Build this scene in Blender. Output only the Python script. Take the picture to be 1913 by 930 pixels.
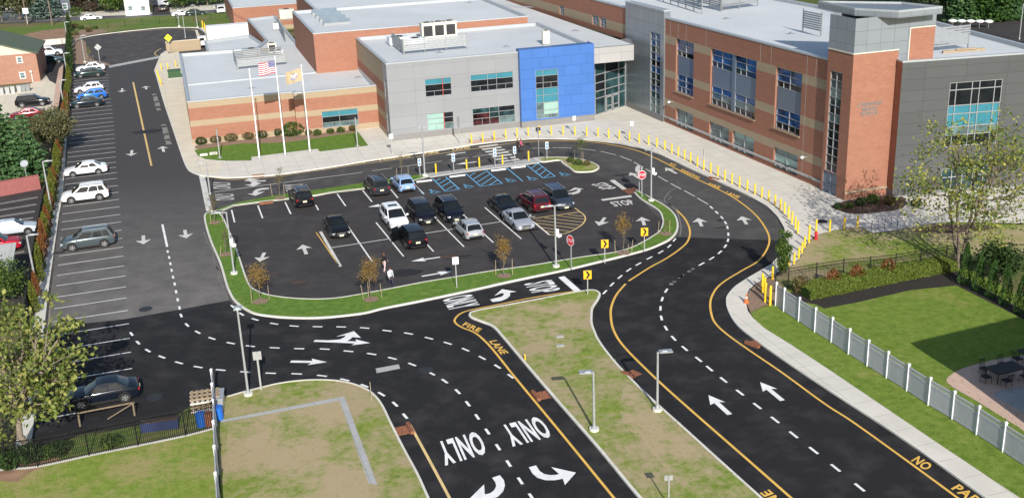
import bpy, math, random
import numpy as np
from mathutils import Vector, Matrix

for _o in list(bpy.data.objects):
    bpy.data.objects.remove(_o)
SC = bpy.context.scene
COL = SC.collection
RND = random.Random(11)
rad = math.radians

# ------------------------------------------------------------------ camera
PW, PH = 1913.0, 930.0                      # size of the survey photograph in pixels
FPX, PITCH, ROLL, CAMH = 2095.571, 0.3441695, -0.03919034, 33.4224
_c, _s = math.cos(PITCH), math.sin(PITCH)
_cr, _sr = math.cos(ROLL), math.sin(ROLL)
FWD = Vector((0, _c, -_s))
_rt, _up = Vector((1, 0, 0)), Vector((0, _s, _c))
RT = _cr * _rt + _sr * _up
UP = -_sr * _rt + _cr * _up
CAM = Vector((0, 0, CAMH))
cd = bpy.data.cameras.new('camera')
cd.sensor_width = 36
cd.lens = 36 * FPX / PW
cd.clip_start, cd.clip_end = 0.5, 3000
cam = bpy.data.objects.new('camera', cd)
COL.objects.link(cam)
cam.matrix_world = Matrix(((RT.x, UP.x, -FWD.x, 0), (RT.y, UP.y, -FWD.y, 0), (RT.z, UP.z, -FWD.z, CAMH), (0, 0, 0, 1)))
SC.camera = cam

# ------------------------------------------------------------------ sky, sun, exposure
SUN_AZ, SUN_EL = 281.0, 28.0                # direction towards the sun, degrees from +X
w = bpy.data.worlds.new('World')
SC.world = w
w.use_nodes = True
nt = w.node_tree
sky = nt.nodes.new('ShaderNodeTexSky')
sky.sky_type = 'NISHITA'
sky.sun_disc = False
sky.sun_elevation = rad(SUN_EL)
sky.sun_rotation = rad(90 - SUN_AZ + 360)
bg = nt.nodes['Background']
bg.inputs[1].default_value = 0.11
nt.links.new(sky.outputs[0], bg.inputs[0])
ld = bpy.data.lights.new('sun', 'SUN')
ld.energy = 4.6
ld.angle = rad(0.5)
ld.color = (1.0, 0.95, 0.875)
sun = bpy.data.objects.new('sun', ld)
COL.objects.link(sun)
sv = Vector((math.cos(rad(SUN_AZ)) * math.cos(rad(SUN_EL)), math.sin(rad(SUN_AZ)) * math.cos(rad(SUN_EL)), math.sin(rad(SUN_EL))))
sun.rotation_euler = sv.to_track_quat('Z', 'Y').to_euler()
sun.location = (0, 0, 120)
SC.view_settings.view_transform = 'Standard'
SC.view_settings.look = 'None'
SC.view_settings.exposure = 0.34
SC.view_settings.gamma = 1.0
SC.view_settings.use_curve_mapping = False
SC.cycles.max_bounces = 6
SC.cycles.diffuse_bounces = 3
SC.cycles.use_denoising = True

# ------------------------------------------------------------------ survey helpers
def G(x, y, z=0.0):
    """the place at height z that the photograph shows at pixel x, y"""
    d = FWD + ((x - PW / 2) / FPX) * RT - ((y - PH / 2) / FPX) * UP
    return CAM + d * ((z - CAMH) / d.z)
def g2(p, z=0.0):
    return G(p[0], p[1], z)
def proj(P):
    d = Vector(P) - CAM
    k = d.dot(FWD)
    return (PW / 2 + FPX * d.dot(RT) / k, PH / 2 - FPX * d.dot(UP) / k)
def hgt(base, ytop, z0=0.0):
    """height of an upright standing at pixel base whose top is at image row ytop"""
    B = G(base[0], base[1], z0)
    lo, hi = 0.0, 40.0
    for _ in range(40):
        m = (lo + hi) / 2
        if proj(B + Vector((0, 0, m)))[1] > ytop: lo = m
        else: hi = m
    return lo
def Z(off, s, pts):
    """pixels read in an enlarged crop -> pixels of the photograph"""
    return [(off[0] + x / s, off[1] + y / s) for x, y in pts]
def uvec(deg):
    return Vector((math.cos(rad(deg)), math.sin(rad(deg)), 0))
def spline(pts, n=6, closed=False):
    P = [Vector(p) for p in pts]
    N = len(P)
    out = []
    rng = range(N if closed else N - 1)
    for i in rng:
        p1, p2 = P[i], P[(i + 1) % N]
        p0 = P[i - 1] if (i > 0 or closed) else p1 + (p1 - p2)
        p3 = P[(i + 2) % N] if (i + 2 < N or closed) else p2 + (p2 - p1)
        for k in range(n):
            t = k / n
            out.append(0.5 * ((2 * p1) + (p2 - p0) * t + (2 * p0 - 5 * p1 + 4 * p2 - p3) * t * t + (-p0 + 3 * p1 - 3 * p2 + p3) * t ** 3))
    if not closed: out.append(P[-1])
    return out

# ------------------------------------------------------------------ materials
def lin(c):
    if isinstance(c, str):
        c = [int(c[i:i + 2], 16) / 255 for i in (0, 2, 4)]
        return tuple(x / 12.92 if x <= .04045 else ((x + .055) / 1.055) ** 2.4 for x in c)
    return tuple(c)
class NT:
    def __init__(s, name):
        s.m = bpy.data.materials.new(name)
        s.m.use_nodes = True
        s.t = s.m.node_tree
        s.b = s.t.nodes['Principled BSDF']
    def n(s, typ, **kw):
        q = s.t.nodes.new(typ)
        for k, v in kw.items(): setattr(q, k, v)
        return q
    def l(s, a, b): s.t.links.new(a, b)
    def pos(s): return s.n('ShaderNodeNewGeometry').outputs['Position']
    def noise(s, scale, detail=3, rough=.55, vec=None):
        q = s.n('ShaderNodeTexNoise')
        q.inputs['Scale'].default_value = scale
        q.inputs['Detail'].default_value = detail
        q.inputs['Roughness'].default_value = rough
        s.l(vec or s.pos(), q.inputs['Vector'])
        return q.outputs['Fac']
    def ramp(s, fac, stops):
        q = s.n('ShaderNodeValToRGB')
        e = q.color_ramp.elements
        while len(e) < len(stops): e.new(.5)
        for i, (p, c) in enumerate(stops):
            e[i].position = p
            c = lin(c) if not isinstance(c, (int, float)) else (c, c, c)
            e[i].color = (*c, 1)
        s.l(fac, q.inputs[0])
        return q.outputs[0]
    def mix(s, a, b, fac, blend='MIX'):
        q = s.n('ShaderNodeMix', data_type='RGBA', blend_type=blend)
        for sock, v in ((q.inputs[6], a), (q.inputs[7], b), (q.inputs[0], fac)):
            if hasattr(v, 'is_output'): s.l(v, sock)
            elif isinstance(v, (int, float)) and sock.type == 'VALUE': sock.default_value = v
            else: sock.default_value = (*(lin(v) if not isinstance(v, (int, float)) else (v, v, v)), 1)
        return q.outputs[2]
    def bump(s, h, strength=.3, dist=.02):
        q = s.n('ShaderNodeBump')
        q.inputs['Strength'].default_value = strength
        q.inputs['Distance'].default_value = dist
        s.l(h, q.inputs['Height'])
        s.l(q.outputs[0], s.b.inputs['Normal'])
    def wallvec(s):
        """(along the wall, up) for any upright face"""
        g = s.n('ShaderNodeNewGeometry')
        c = s.n('ShaderNodeVectorMath', operation='CROSS_PRODUCT')
        s.l(g.outputs['True Normal'], c.inputs[0]); c.inputs[1].default_value = (0, 0, 1)
        d = s.n('ShaderNodeVectorMath', operation='DOT_PRODUCT')
        s.l(c.outputs[0], d.inputs[0]); s.l(g.outputs['Position'], d.inputs[1])
        sp = s.n('ShaderNodeSeparateXYZ'); s.l(g.outputs['Position'], sp.inputs[0])
        cb = s.n('ShaderNodeCombineXYZ'); s.l(d.outputs['Value'], cb.inputs[0]); s.l(sp.outputs[2], cb.inputs[1])
        return cb.outputs[0]
    def done(s, col, rough=.7, metal=0.0, spec=.4, coat=0.0):
        if hasattr(col, 'is_output'): s.l(col, s.b.inputs['Base Color'])
        else: s.b.inputs['Base Color'].default_value = (*lin(col), 1)
        s.b.inputs['Roughness'].default_value = rough
        s.b.inputs['Metallic'].default_value = metal
        s.b.inputs['Specular IOR Level'].default_value = spec
        if coat: s.b.inputs['Coat Weight'].default_value = coat; s.b.inputs['Coat Roughness'].default_value = .04
        return s.m
def mat(name, col, rough=.65, metal=0.0, var=.12, scale=2.5, spec=.4, coat=0.0, bump=0):
    q = NT(name)
    c = lin(col)
    f = q.noise(scale, 4)
    lo = tuple(x * (1 - var) for x in c); hi = tuple(min(1, x * (1 + var)) for x in c)
    r = q.ramp(f, [(.3, lo), (.7, hi)])
    if bump: q.bump(q.noise(scale * 12, 2), bump, .02)
    return q.done(r, rough, metal, spec, coat)

M = {}
def asphalt(name, base, dust, dustamt, seed):
    base = tuple(x * 1.22 for x in base); dust = tuple(x * 1.25 for x in dust)
    q = NT(name)
    fine = q.noise(22, 2, .7); mid = q.noise(.55, 5, .6); big = q.noise(.09, 4, .6)
    c = q.ramp(fine, [(.25, tuple(x * .72 for x in base)), (.75, tuple(x * 1.3 for x in base))])
    c = q.mix(c, dust, q.ramp(mid, [(.46, 0), (.8, dustamt)]))
    c = q.mix(c, tuple(x * .7 for x in base), q.ramp(big, [(.5, 0), (.72, .55)]))
    q.bump(fine, .25, .01)
    return q.done(c, .85, 0, .15)
M['asphalt_old'] = asphalt('weathered asphalt', (.054, .051, .050), (.125, .115, .105), .65, 1)
M['asphalt_new'] = asphalt('fresh asphalt', (.0175, .0170, .0182), (.055, .052, .050), .6, 2)
M['asphalt_worn'] = asphalt('worn curve asphalt', (.062, .06, .059), (.12, .115, .108), .5, 5)
M['asphalt_lot'] = asphalt('lot asphalt', (.042, .0385, .038), (.085, .077, .072), .5, 3)
def drive_asphalt():
    q = NT('dusty drive asphalt')
    fine = q.noise(22, 2, .7); mid = q.noise(.5, 5, .65)
    sp = q.n('ShaderNodeSeparateXYZ'); q.l(q.pos(), sp.inputs[0])
    g = q.n('ShaderNodeMapRange'); g.inputs[1].default_value = 122; g.inputs[2].default_value = 80
    q.l(sp.outputs[1], g.inputs[0])
    ad = q.n('ShaderNodeMath', operation='MULTIPLY'); q.l(g.outputs[0], ad.inputs[0]); q.l(q.ramp(mid, [(.32, .45), (.68, 1.0)]), ad.inputs[1])
    c = q.ramp(fine, [(.25, (.042, .039, .038)), (.75, (.074, .068, .067))])
    c = q.mix(c, (.19, .175, .16), ad.outputs[0])
    q.bump(fine, .25, .01)
    return q.done(c, .8, 0, .3)
M['asphalt_drive'] = drive_asphalt()
M['asphalt_far'] = asphalt('street asphalt', (.10, .10, .105), (.15, .15, .15), .5, 4)
def concrete(name, col, w_, var=.1):
    col = tuple(min(.72, x * 1.12) for x in col)
    q = NT(name)
    n1 = q.noise(.5, 5, .6); n2 = q.noise(12, 2)
    c = q.ramp(n1, [(.3, tuple(x * (1 - var) for x in lin(col))), (.7, tuple(min(1, x * (1 + var * .6)) for x in lin(col)))])
    c = q.mix(c, tuple(x * .8 for x in lin(col)), q.ramp(n2, [(.55, 0), (.8, .4)]))
    if w_:
        b = q.n('ShaderNodeTexBrick', offset=0.0)
        b.inputs['Scale'].default_value = 1
        b.inputs['Brick Width'].default_value = w_; b.inputs['Row Height'].default_value = w_
        b.inputs['Mortar Size'].default_value = .022 if w_ > 1 else .006; b.inputs['Mortar Smooth'].default_value = .2
        mp = q.n('ShaderNodeMapping'); mp.inputs['Rotation'].default_value = (0, 0, rad(-17))
        q.l(q.pos(), mp.inputs[0]); q.l(mp.outputs[0], b.inputs['Vector'])
        c = q.mix(c, tuple(x * .62 for x in lin(col)), b.outputs['Fac'])
    q.bump(n2, .15, .01)
    return q.done(c, .85, 0, .25)
M['walk'] = concrete('sidewalk concrete', (.57, .54, .475), 1.9)
M['walk_warm'] = concrete('apron concrete', (.60, .54, .43), 2.6)
M['walk_grey'] = concrete('grey concrete', (.36, .36, .35), 1.6)
M['kerb'] = concrete('kerb concrete', (.58, .56, .50), 0, .14)
def grass(name, a, b, c_, patch, lo, hi, s1=.16):
    a, b, c_, patch = [tuple(x * 1.2 for x in k) for k in (a, b, c_, patch)]
    q = NT(name)
    n1 = q.noise(s1, 8, .70); n2 = q.noise(1.7, 8, .75); n3 = q.noise(26, 2, .8)
    c = q.ramp(n2, [(.34, a), (.5, b), (.66, c_)])
    add = q.n('ShaderNodeMath', operation='MULTIPLY_ADD'); add.inputs[1].default_value = .35
    q.l(n2, add.inputs[0]); q.l(n1, add.inputs[2])
    c = q.mix(c, patch, q.ramp(add.outputs[0], [(lo, 0), (hi, .85)]))
    c = q.mix(c, .55, q.ramp(n3, [(.36, .5), (.6, 0)]), 'MULTIPLY')
    q.bump(n3, .35, .04)
    return q.done(c, .9, 0, .15)
M['grass'] = grass('verge grass', (.07, .135, .02), (.10, .18, .028), (.15, .22, .042), (.26, .23, .10), .8, .98)
M['grass_worn'] = grass('worn grass', (.125, .175, .03), (.18, .235, .04), (.25, .26, .08), (.37, .285, .18), .60, .74, .15)
M['grass_bare'] = grass('bare seeded grass', (.13, .18, .03), (.18, .235, .042), (.25, .25, .085), (.40, .305, .195), .55, .70, .15)
M['grass_lawn'] = grass('lawn grass', (.095, .155, .022), (.14, .205, .03), (.19, .24, .048), (.28, .25, .09), .72, .95)
M['grass_dry'] = grass('yard grass', (.13, .19, .03), (.185, .245, .042), (.24, .27, .065), (.33, .265, .125), .62, .84, .3)
M['grass_back'] = grass('rough grass', (.07, .12, .02), (.10, .16, .03), (.13, .16, .045), (.22, .16, .09), .66, .86, .1)
M['ground'] = grass('ground', (.06, .08, .025), (.09, .11, .03), (.12, .12, .045), (.18, .14, .085), .6, .85, .05)
M['soil'] = mat('bare reddish soil', (.27, .165, .105), .95, var=.3, scale=.9, bump=.4)
M['mulch'] = mat('bark mulch', (.10, .063, .045), .95, var=.45, scale=5, bump=.8)
M['mulch_tan'] = mat('tan mulch', (.26, .175, .12), .95, var=.3, scale=6, bump=.8)
M['mulch_dark'] = mat('dark mulch', (.03, .024, .02), .95, var=.4, scale=6, bump=.8)
M['paver'] = concrete('pink pavers', (.52, .37, .29), .35)
def road_paint(name, col, wear, lo):
    q = NT(name); n1 = q.noise(5, 6, .75); n2 = q.noise(1.1, 4)
    c = q.mix(col, tuple(x * .86 for x in col), q.ramp(n2, [(.4, 0), (.65, 1)]))
    c = q.mix(c, (.07, .068, .066), q.ramp(n1, [(lo, 0), (lo + .14, wear * .6)]))
    return q.done(c, .65, 0, .25)
M['white_paint'] = road_paint('white road paint', (.82, .82, .80), .55, .60)
M['old_white_paint'] = road_paint('worn white road paint', (.64, .62, .57), .65, .54)
M['yellow_paint'] = road_paint('yellow road paint', (.78, .47, .10), .5, .60)
M['pale_yellow_paint'] = road_paint('pale yellow road paint', (.74, .54, .24), .6, .57)
M['blue_paint'] = road_paint('blue road paint', (.15, .45, .72), .55, .58)
M['rust'] = mat('rusted iron', (.24, .095, .05), .85, var=.35, scale=9, bump=.3)
M['iron'] = mat('dark iron', (.04, .04, .042), .6, .4, var=.2)

def brick(name, col, alt):
    q = NT(name)
    v = q.wallvec()
    b = q.n('ShaderNodeTexBrick')
    b.inputs['Scale'].default_value = 1
    b.inputs['Brick Width'].default_value = .42; b.inputs['Row Height'].default_value = .14
    b.inputs['Mortar Size'].default_value = .012
    b.inputs['Color1'].default_value = (*col, 1); b.inputs['Color2'].default_value = (*alt, 1)
    b.inputs['Mortar'].default_value = (*[x * .8 + .07 for x in col], 1)
    q.l(v, b.inputs['Vector'])
    mp = q.n('ShaderNodeMapping'); mp.inputs['Scale'].default_value = (.12, 1.6, 1)
    q.l(v, mp.inputs[0])
    st = q.noise(1.0, 4, .6, mp.outputs[0])
    c = q.mix(b.outputs['Color'], .80, q.ramp(st, [(.4, 0), (.8, .4)]), 'MULTIPLY')
    q.bump(b.outputs['Fac'], -.2, .01)
    return q.done(c, .88, 0, .2)
M['brick'] = brick('red brick', (.335, .152, .096), (.29, .126, .08))
M['tan'] = brick('tan block', (.365, .285, .19), (.34, .262, .172))
M['brick_house'] = brick('brown brick', (.37, .20, .14), (.32, .16, .11))
def panels(name, col, pw, ph, off=0.0, rough=.45, metal=.25, line=.6):
    q = NT(name)
    v = q.wallvec()
    b = q.n('ShaderNodeTexBrick', offset=off)
    b.inputs['Scale'].default_value = 1
    b.inputs['Brick Width'].default_value = pw; b.inputs['Row Height'].default_value = ph
    b.inputs['Mortar Size'].default_value = .022; b.inputs['Mortar Smooth'].default_value = .1
    b.inputs['Color1'].default_value = (*[x * .96 for x in col], 1); b.inputs['Color2'].default_value = (*[x * 1.04 for x in col], 1)
    b.inputs['Mortar'].default_value = (*[x * line for x in col], 1)
    q.l(v, b.inputs['Vector'])
    n1 = q.noise(.35, 4)
    c = q.mix(b.outputs['Color'], .9, q.ramp(n1, [(.4, 0), (.7, .6)]), 'MULTIPLY')
    q.bump(b.outputs['Fac'], -.3, .01)
    return q.done(c, rough, metal, .4)
M['panel_grey'] = panels('pale grey metal panels', (.262, .275, .29), 3.4, 1.5, 0, .5, .15, .76)
M['panel_canopy'] = panels('light metal panels', (.42, .42, .415), 3.0, 1.4)
M['panel_dark'] = panels('charcoal grey panels', (.10, .106, .108), 4.2, 1.05)
M['panel_steel'] = panels('blue grey metal panels', (.28, .31, .34), 1.35, 1.5, 0, .32, .55)
M['panel_tower'] = panels('tower metal panels', (.30, .335, .37), 1.5, 1.25, 0, .4, .4)
M['panel_spandrel'] = mat('spandrel panel', (.155, .19, .245), .4, .3, var=.05)
M['panel_blue'] = panels('blue metal panels', (.06, .165, .46), 2.1, 1.25, .4, .4, .1, .62)
M['block_grey'] = brick('grey block', (.22, .215, .21), (.20, .195, .19))
q = NT('white roof membrane')
_n1 = q.noise(.12, 5, .6); _n2 = q.noise(1.5, 4)
_c1 = q.ramp(_n1, [(.3, (.515, .54, .548)), (.7, (.60, .62, .625))])
_c1 = q.mix(_c1, (.44, .46, .465), q.ramp(_n2, [(.5, 0), (.8, .35)]))
_bk = q.n('ShaderNodeTexBrick', offset=.5)
for _k, _v in (('Scale', 1), ('Brick Width', 30), ('Row Height', 3.0), ('Mortar Size', .025)): _bk.inputs[_k].default_value = _v
_mp = q.n('ShaderNodeMapping'); _mp.inputs['Rotation'].default_value = (0, 0, rad(73))
q.l(q.pos(), _mp.inputs[0]); q.l(_mp.outputs[0], _bk.inputs['Vector'])
_c1 = q.mix(_c1, (.5, .52, .53), q.n('ShaderNodeMath', operation='MULTIPLY').outputs[0])
_mm = [x for x in q.t.nodes if x.type == 'MATH'][-1]; _mm.inputs[1].default_value = .55; q.l(_bk.outputs['Fac'], _mm.inputs[0])
M['roof'] = q.done(_c1, .75, 0, .3)
M['coping'] = mat('metal coping', (.42, .45, .47), .45, .3, var=.06)
M['alu'] = mat('silver aluminium', (.33, .345, .355), .45, .3, var=.05)
M['louvre'] = mat('grey louvre steel', (.27, .285, .29), .5, .3, var=.08)
M['galv'] = mat('galvanised steel', (.47, .49, .50), .45, .5, var=.1, scale=4)
M['dark_galv'] = mat('weathered grey steel', (.27, .285, .29), .5, .4, var=.12)
M['cream'] = mat('cream enamel', (.60, .57, .49), .55, var=.08)
M['vinyl_shaded'] = mat('white vinyl boards with painted shade', (.43, .44, .475), .5, var=.06)  # white boards made greyer so their colour holds the shaded side
M['white'] = mat('white vinyl', (.66, .67, .70), .5, var=.05)
M['pole_white'] = mat('white pole paint', (.74, .74, .73), .4, var=.04)
def glass(name, col, rough=.06, spec=.42, var=.3):
    q = NT(name)
    n1 = q.noise(.8, 2)
    c = lin(col)
    r = q.ramp(n1, [(.35, tuple(x * (1 - var) for x in c)), (.65, tuple(x * (1 + var) for x in c))])
    return q.done(r, rough, 0, spec)
M['skylight'] = glass('pale skylight glazing', (.20, .25, .29), .15, .6, .1)
M['glass_dark'] = glass('dark window glass', (.010, .013, .016))
M['glass_sky'] = glass('window glass with painted sky reflection', (.016, .065, .185), .05, .45, .6)  # blue of the reflected sky is put into the base colour
M['glass_entry'] = glass('green tinted glass', (.02, .05, .055), .05, .5, .6)
M['glass_teal'] = glass('teal spandrel glass', (.045, .195, .25), .2, .3, .06)
M['glass_mint'] = glass('glass with pale blinds', (.27, .42, .375), .3, .5, .06)
M['glass_olive'] = glass('glass with drawn blinds', (.10, .155, .16), .1, .6, .35)
M['glass_red'] = glass('glass over red chairs', (.05, .013, .016), .1, .4, .9)
M['red_paint'] = mat('red mullion paint', (.42, .06, .055), .5)
M['yellow'] = mat('yellow safety paint', (.78, .50, .025), .5, var=.10, scale=3)
M['sign_white'] = mat('white sign face', (.72, .74, .76), .45, var=.04)
M['sign_back'] = mat('bare aluminium sign back', (.50, .51, .52), .4, .5, var=.06)
M['sign_red'] = mat('red sign face', (.55, .02, .035), .45, var=.05)
M['sign_yellow'] = mat('yellow sign face', (.85, .46, .02), .45, var=.04)
M['sign_lime'] = mat('fluorescent sign face', (.85, .85, .03), .45, var=.04)
M['sign_blue'] = mat('blue sign symbol', (.05, .22, .6), .45, var=.04)
M['black'] = mat('black paint', (.012, .012, .013), .5, var=.1)
M['black_metal'] = mat('black fence metal', (.013, .013, .014), .45, .2, var=.1)
M['wood'] = mat('weathered timber', (.34, .26, .17), .85, var=.25, scale=8)
M['stake'] = mat('timber stake', (.36, .29, .20), .85, var=.2, scale=8)
M['bark'] = mat('grey brown bark', (.17, .135, .105), .9, var=.35, scale=7, bump=.6)
M['bark_pale'] = mat('pale bark', (.22, .18, .14), .9, var=.3, scale=7, bump=.6)
M['tyre'] = mat('tyre rubber', (.016, .016, .017), .8, var=.1)
M['rim'] = mat('alloy wheel', (.50, .51, .52), .3, .7, var=.05)
M['car_glass'] = glass('car glass', (.010, .013, .015), .04, .4, .2)
M['trim'] = mat('black plastic trim', (.014, .014, .015), .5, var=.05)
M['chrome'] = mat('chrome', (.6, .61, .62), .15, .9, var=.02)
M['head_light'] = mat('headlight lens', (.62, .64, .66), .12, .3, var=.05, spec=.8)
M['tail_light'] = mat('red tail lens', (.38, .012, .016), .2, var=.05, spec=.8)
M['plate'] = mat('number plate', (.68, .64, .46), .5, var=.05)
def paint(name, col, rough=.25, metal=.2):
    return mat(name, col, max(rough * .5, .1), metal * .5, var=.03, spec=.15, coat=.14)
def leaf(name, a, b, c, trans=.25, shift=None):
    a, b, c = [tuple(x * 1.15 for x in k) for k in (a, b, c)]
    q = NT(name)
    g = q.n('ShaderNodeNewGeometry')
    col = q.ramp(g.outputs['Random Per Island'], [(.1, a), (.5, b), (.95, c)])
    q.done(col, .6, 0, .25)
    tr = q.n('ShaderNodeBsdfTranslucent'); q.l(col, tr.inputs[0])
    ms = q.n('ShaderNodeMixShader'); ms.inputs[0].default_value = trans
    q.l(q.b.outputs[0], ms.inputs[1]); q.l(tr.outputs[0], ms.inputs[2])
    q.l(ms.outputs[0], q.t.nodes['Material Output'].inputs[0])
    return q.m
M['leaf_oak'] = leaf('oak leaves', (.07, .108, .02), (.155, .195, .044), (.31, .30, .095))
M['leaf_ash'] = leaf('turning leaves', (.075, .12, .03), (.16, .20, .045), (.30, .275, .06))
M['leaf_amber'] = leaf('amber leaves', (.15, .09, .025), (.24, .15, .045), (.32, .21, .06))
M['leaf_dull'] = leaf('dull brown green leaves', (.07, .07, .03), (.12, .11, .045), (.19, .15, .06))
M['leaf_green'] = leaf('mid green leaves', (.035, .07, .014), (.06, .105, .02), (.11, .15, .035))
M['leaf_deep'] = leaf('deep green leaves', (.018, .04, .012), (.03, .062, .016), (.055, .09, .025))
M['leaf_spruce'] = leaf('spruce needles', (.03, .075, .028), (.055, .12, .042), (.10, .175, .065), .1)
M['leaf_blue'] = leaf('blue spruce needles', (.06, .10, .09), (.10, .15, .125), (.15, .20, .17), .1)
M['leaf_bronze'] = leaf('bronze leaves', (.03, .022, .018), (.05, .035, .025), (.09, .06, .035))
M['leaf_olive'] = leaf('olive leaves', (.07, .075, .035), (.11, .115, .05), (.17, .165, .08))
M['leaf_hedge'] = leaf('hedge leaves', (.085, .125, .02), (.14, .19, .03), (.19, .235, .045))
M['leaf_arb'] = leaf('arborvitae foliage', (.014, .042, .01), (.03, .078, .015), (.07, .14, .028), .1)
M['blade'] = leaf('grass blades', (.11, .175, .03), (.17, .24, .045), (.26, .25, .085), .3)
M['blade_green'] = leaf('green grass blades', (.06, .12, .018), (.10, .185, .028), (.16, .235, .045), .3)
M['leaf_arb_yellow'] = leaf('yellow green foliage', (.055, .075, .012), (.095, .115, .016), (.15, .155, .025), .1)
M['leaf_arb_rust'] = leaf('rusty foliage', (.11, .042, .016), (.17, .068, .022), (.22, .10, .032), .1)
M['leaf_red'] = leaf('red orange foliage', (.13, .042, .018), (.20, .065, .022), (.12, .10, .028))
M['leaf_shrub'] = leaf('shrub foliage', (.06, .055, .022), (.10, .09, .03), (.16, .10, .04))
M['skin'] = mat('skin', (.48, .29, .21), .6, var=.05)

# ------------------------------------------------------------------ objects
def tag(o, label=None, cat=None, group=None, kind=None):
    for k, v in (('label', label), ('category', cat), ('group', group), ('kind', kind)):
        if v: o[k] = v
    return o
def thing(name, label, cat, loc=(0, 0, 0), rz=0.0, group=None):
    o = bpy.data.objects.new(name, None)
    o.empty_display_size = .3
    COL.objects.link(o)
    o.location = loc
    o.rotation_euler = (0, 0, rz)
    return tag(o, label, cat, group)
def link(name, me, parent=None, mats=None):
    o = bpy.data.objects.new(name, me)
    COL.objects.link(o)
    if parent: o.parent = parent
    return o
class MB:
    """collects faces and links them as one mesh object"""
    def __init__(s): s.v, s.f, s.m = [], [], []
    def add(s, vs, fs, mi=0):
        b = len(s.v)
        s.v += [tuple(v) for v in vs]
        for f in fs:
            s.f.append(tuple(b + i for i in f)); s.m.append(mi)
        return s
    def box(s, c, size, rz=0.0, mi=0, ax=None):
        c = Vector(c); hx, hy, hz = size[0] / 2, size[1] / 2, size[2] / 2
        X, Y, Z_ = ax or (Vector((math.cos(rz), math.sin(rz), 0)), Vector((-math.sin(rz), math.cos(rz), 0)), Vector((0, 0, 1)))
        vs = [c + X * a * hx + Y * b * hy + Z_ * d * hz for a, b, d in ((-1, -1, -1), (1, -1, -1), (1, 1, -1), (-1, 1, -1), (-1, -1, 1), (1, -1, 1), (1, 1, 1), (-1, 1, 1))]
        return s.add(vs, [(0, 3, 2, 1), (4, 5, 6, 7), (0, 1, 5, 4), (1, 2, 6, 5), (2, 3, 7, 6), (3, 0, 4, 7)], mi)
    def bar(s, a, b, wd, ht, mi=0):
        """a straight bar of width wd (sideways) and height ht from a to b"""
        a, b = Vector(a), Vector(b)
        X = (b - a).normalized()
        Y = Vector((0, 0, 1)).cross(X)
        Y = Y.normalized() if Y.length > 1e-4 else Vector((0, 1, 0))
        return s.box((a + b) / 2, ((b - a).length, wd, ht), 0, mi, (X, Y, X.cross(Y)))
    def tube(s, a, b, r0, r1=None, n=8, mi=0, cap=True):
        a, b = Vector(a), Vector(b)
        r1 = r0 if r1 is None else r1
        X = (b - a).normalized()
        U = X.cross(Vector((0, 0, 1)) if abs(X.z) < .9 else Vector((1, 0, 0))).normalized()
        V = X.cross(U)
        ring = lambda c, r: [c + (U * math.cos(2 * math.pi * k / n) + V * math.sin(2 * math.pi * k / n)) * r for k in range(n)]
        vs = ring(a, r0) + ring(b, r1)
        fs = [(k, n + k, n + (k + 1) % n, (k + 1) % n)[::-1] for k in range(n)]
        if cap: fs += [tuple(range(n)), tuple(range(2 * n - 1, n - 1, -1))]
        return s.add(vs, fs, mi)
    def poly(s, pts, mi=0):
        return s.add(pts, [tuple(range(len(pts)))], mi)
    def prism(s, pts, z0, z1, mi=0, mtop=None):
        """upright walls and a top over a polygon; pts anticlockwise or not"""
        P = [Vector((p[0], p[1], 0)) for p in pts]
        if sum(P[i].x * P[(i + 1) % len(P)].y - P[(i + 1) % len(P)].x * P[i].y for i in range(len(P))) < 0: P.reverse()
        n = len(P)
        vs = [(p.x, p.y, z0) for p in P] + [(p.x, p.y, z1) for p in P]
        s.add(vs, [(i, (i + 1) % n, n + (i + 1) % n, n + i) for i in range(n)], mi)
        return s.add([(p.x, p.y, z1) for p in P], [tuple(range(n))], mi if mtop is None else mtop)
    def sphere(s, c, r, n=10, m=6, mi=0, sc=(1, 1, 1)):
        c = Vector(c); vs = []; fs = []
        for j in range(m + 1):
            t = math.pi * j / m
            for i in range(n):
                p = 2 * math.pi * i / n
                vs.append(c + Vector((math.sin(t) * math.cos(p) * r * sc[0], math.sin(t) * math.sin(p) * r * sc[1], math.cos(t) * r * sc[2])))
        for j in range(m):
            for i in range(n):
                fs.append((j * n + i, (j + 1) * n + i, (j + 1) * n + (i + 1) % n, j * n + (i + 1) % n))
        return s.add(vs, fs, mi)
    def mesh(s, name, mats, smooth=0):
        me = bpy.data.meshes.new(name)
        me.from_pydata(s.v, [], s.f)
        mats = mats if isinstance(mats, (list, tuple)) else [mats]
        for m_ in mats: me.materials.append(m_)
        if len(mats) > 1: me.polygons.foreach_set('material_index', s.m)
        if smooth:
            me.polygons.foreach_set('use_smooth', [True] * len(me.polygons))
            me.set_sharp_from_angle(angle=rad(smooth))
        me.update()
        return me
    def build(s, name, mats, parent=None, world=False, smooth=0):
        if world and parent:
            iv = (Matrix.Translation(parent.location) @ parent.rotation_euler.to_matrix().to_4x4()).inverted()
            s.v = [tuple(iv @ Vector(v)) for v in s.v]
        return link(name, s.mesh(name, mats, smooth), parent)
def struct(name, mb, mats, smooth=0):
    return tag(mb.build(name, mats, None, False, smooth), kind='structure')
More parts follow.
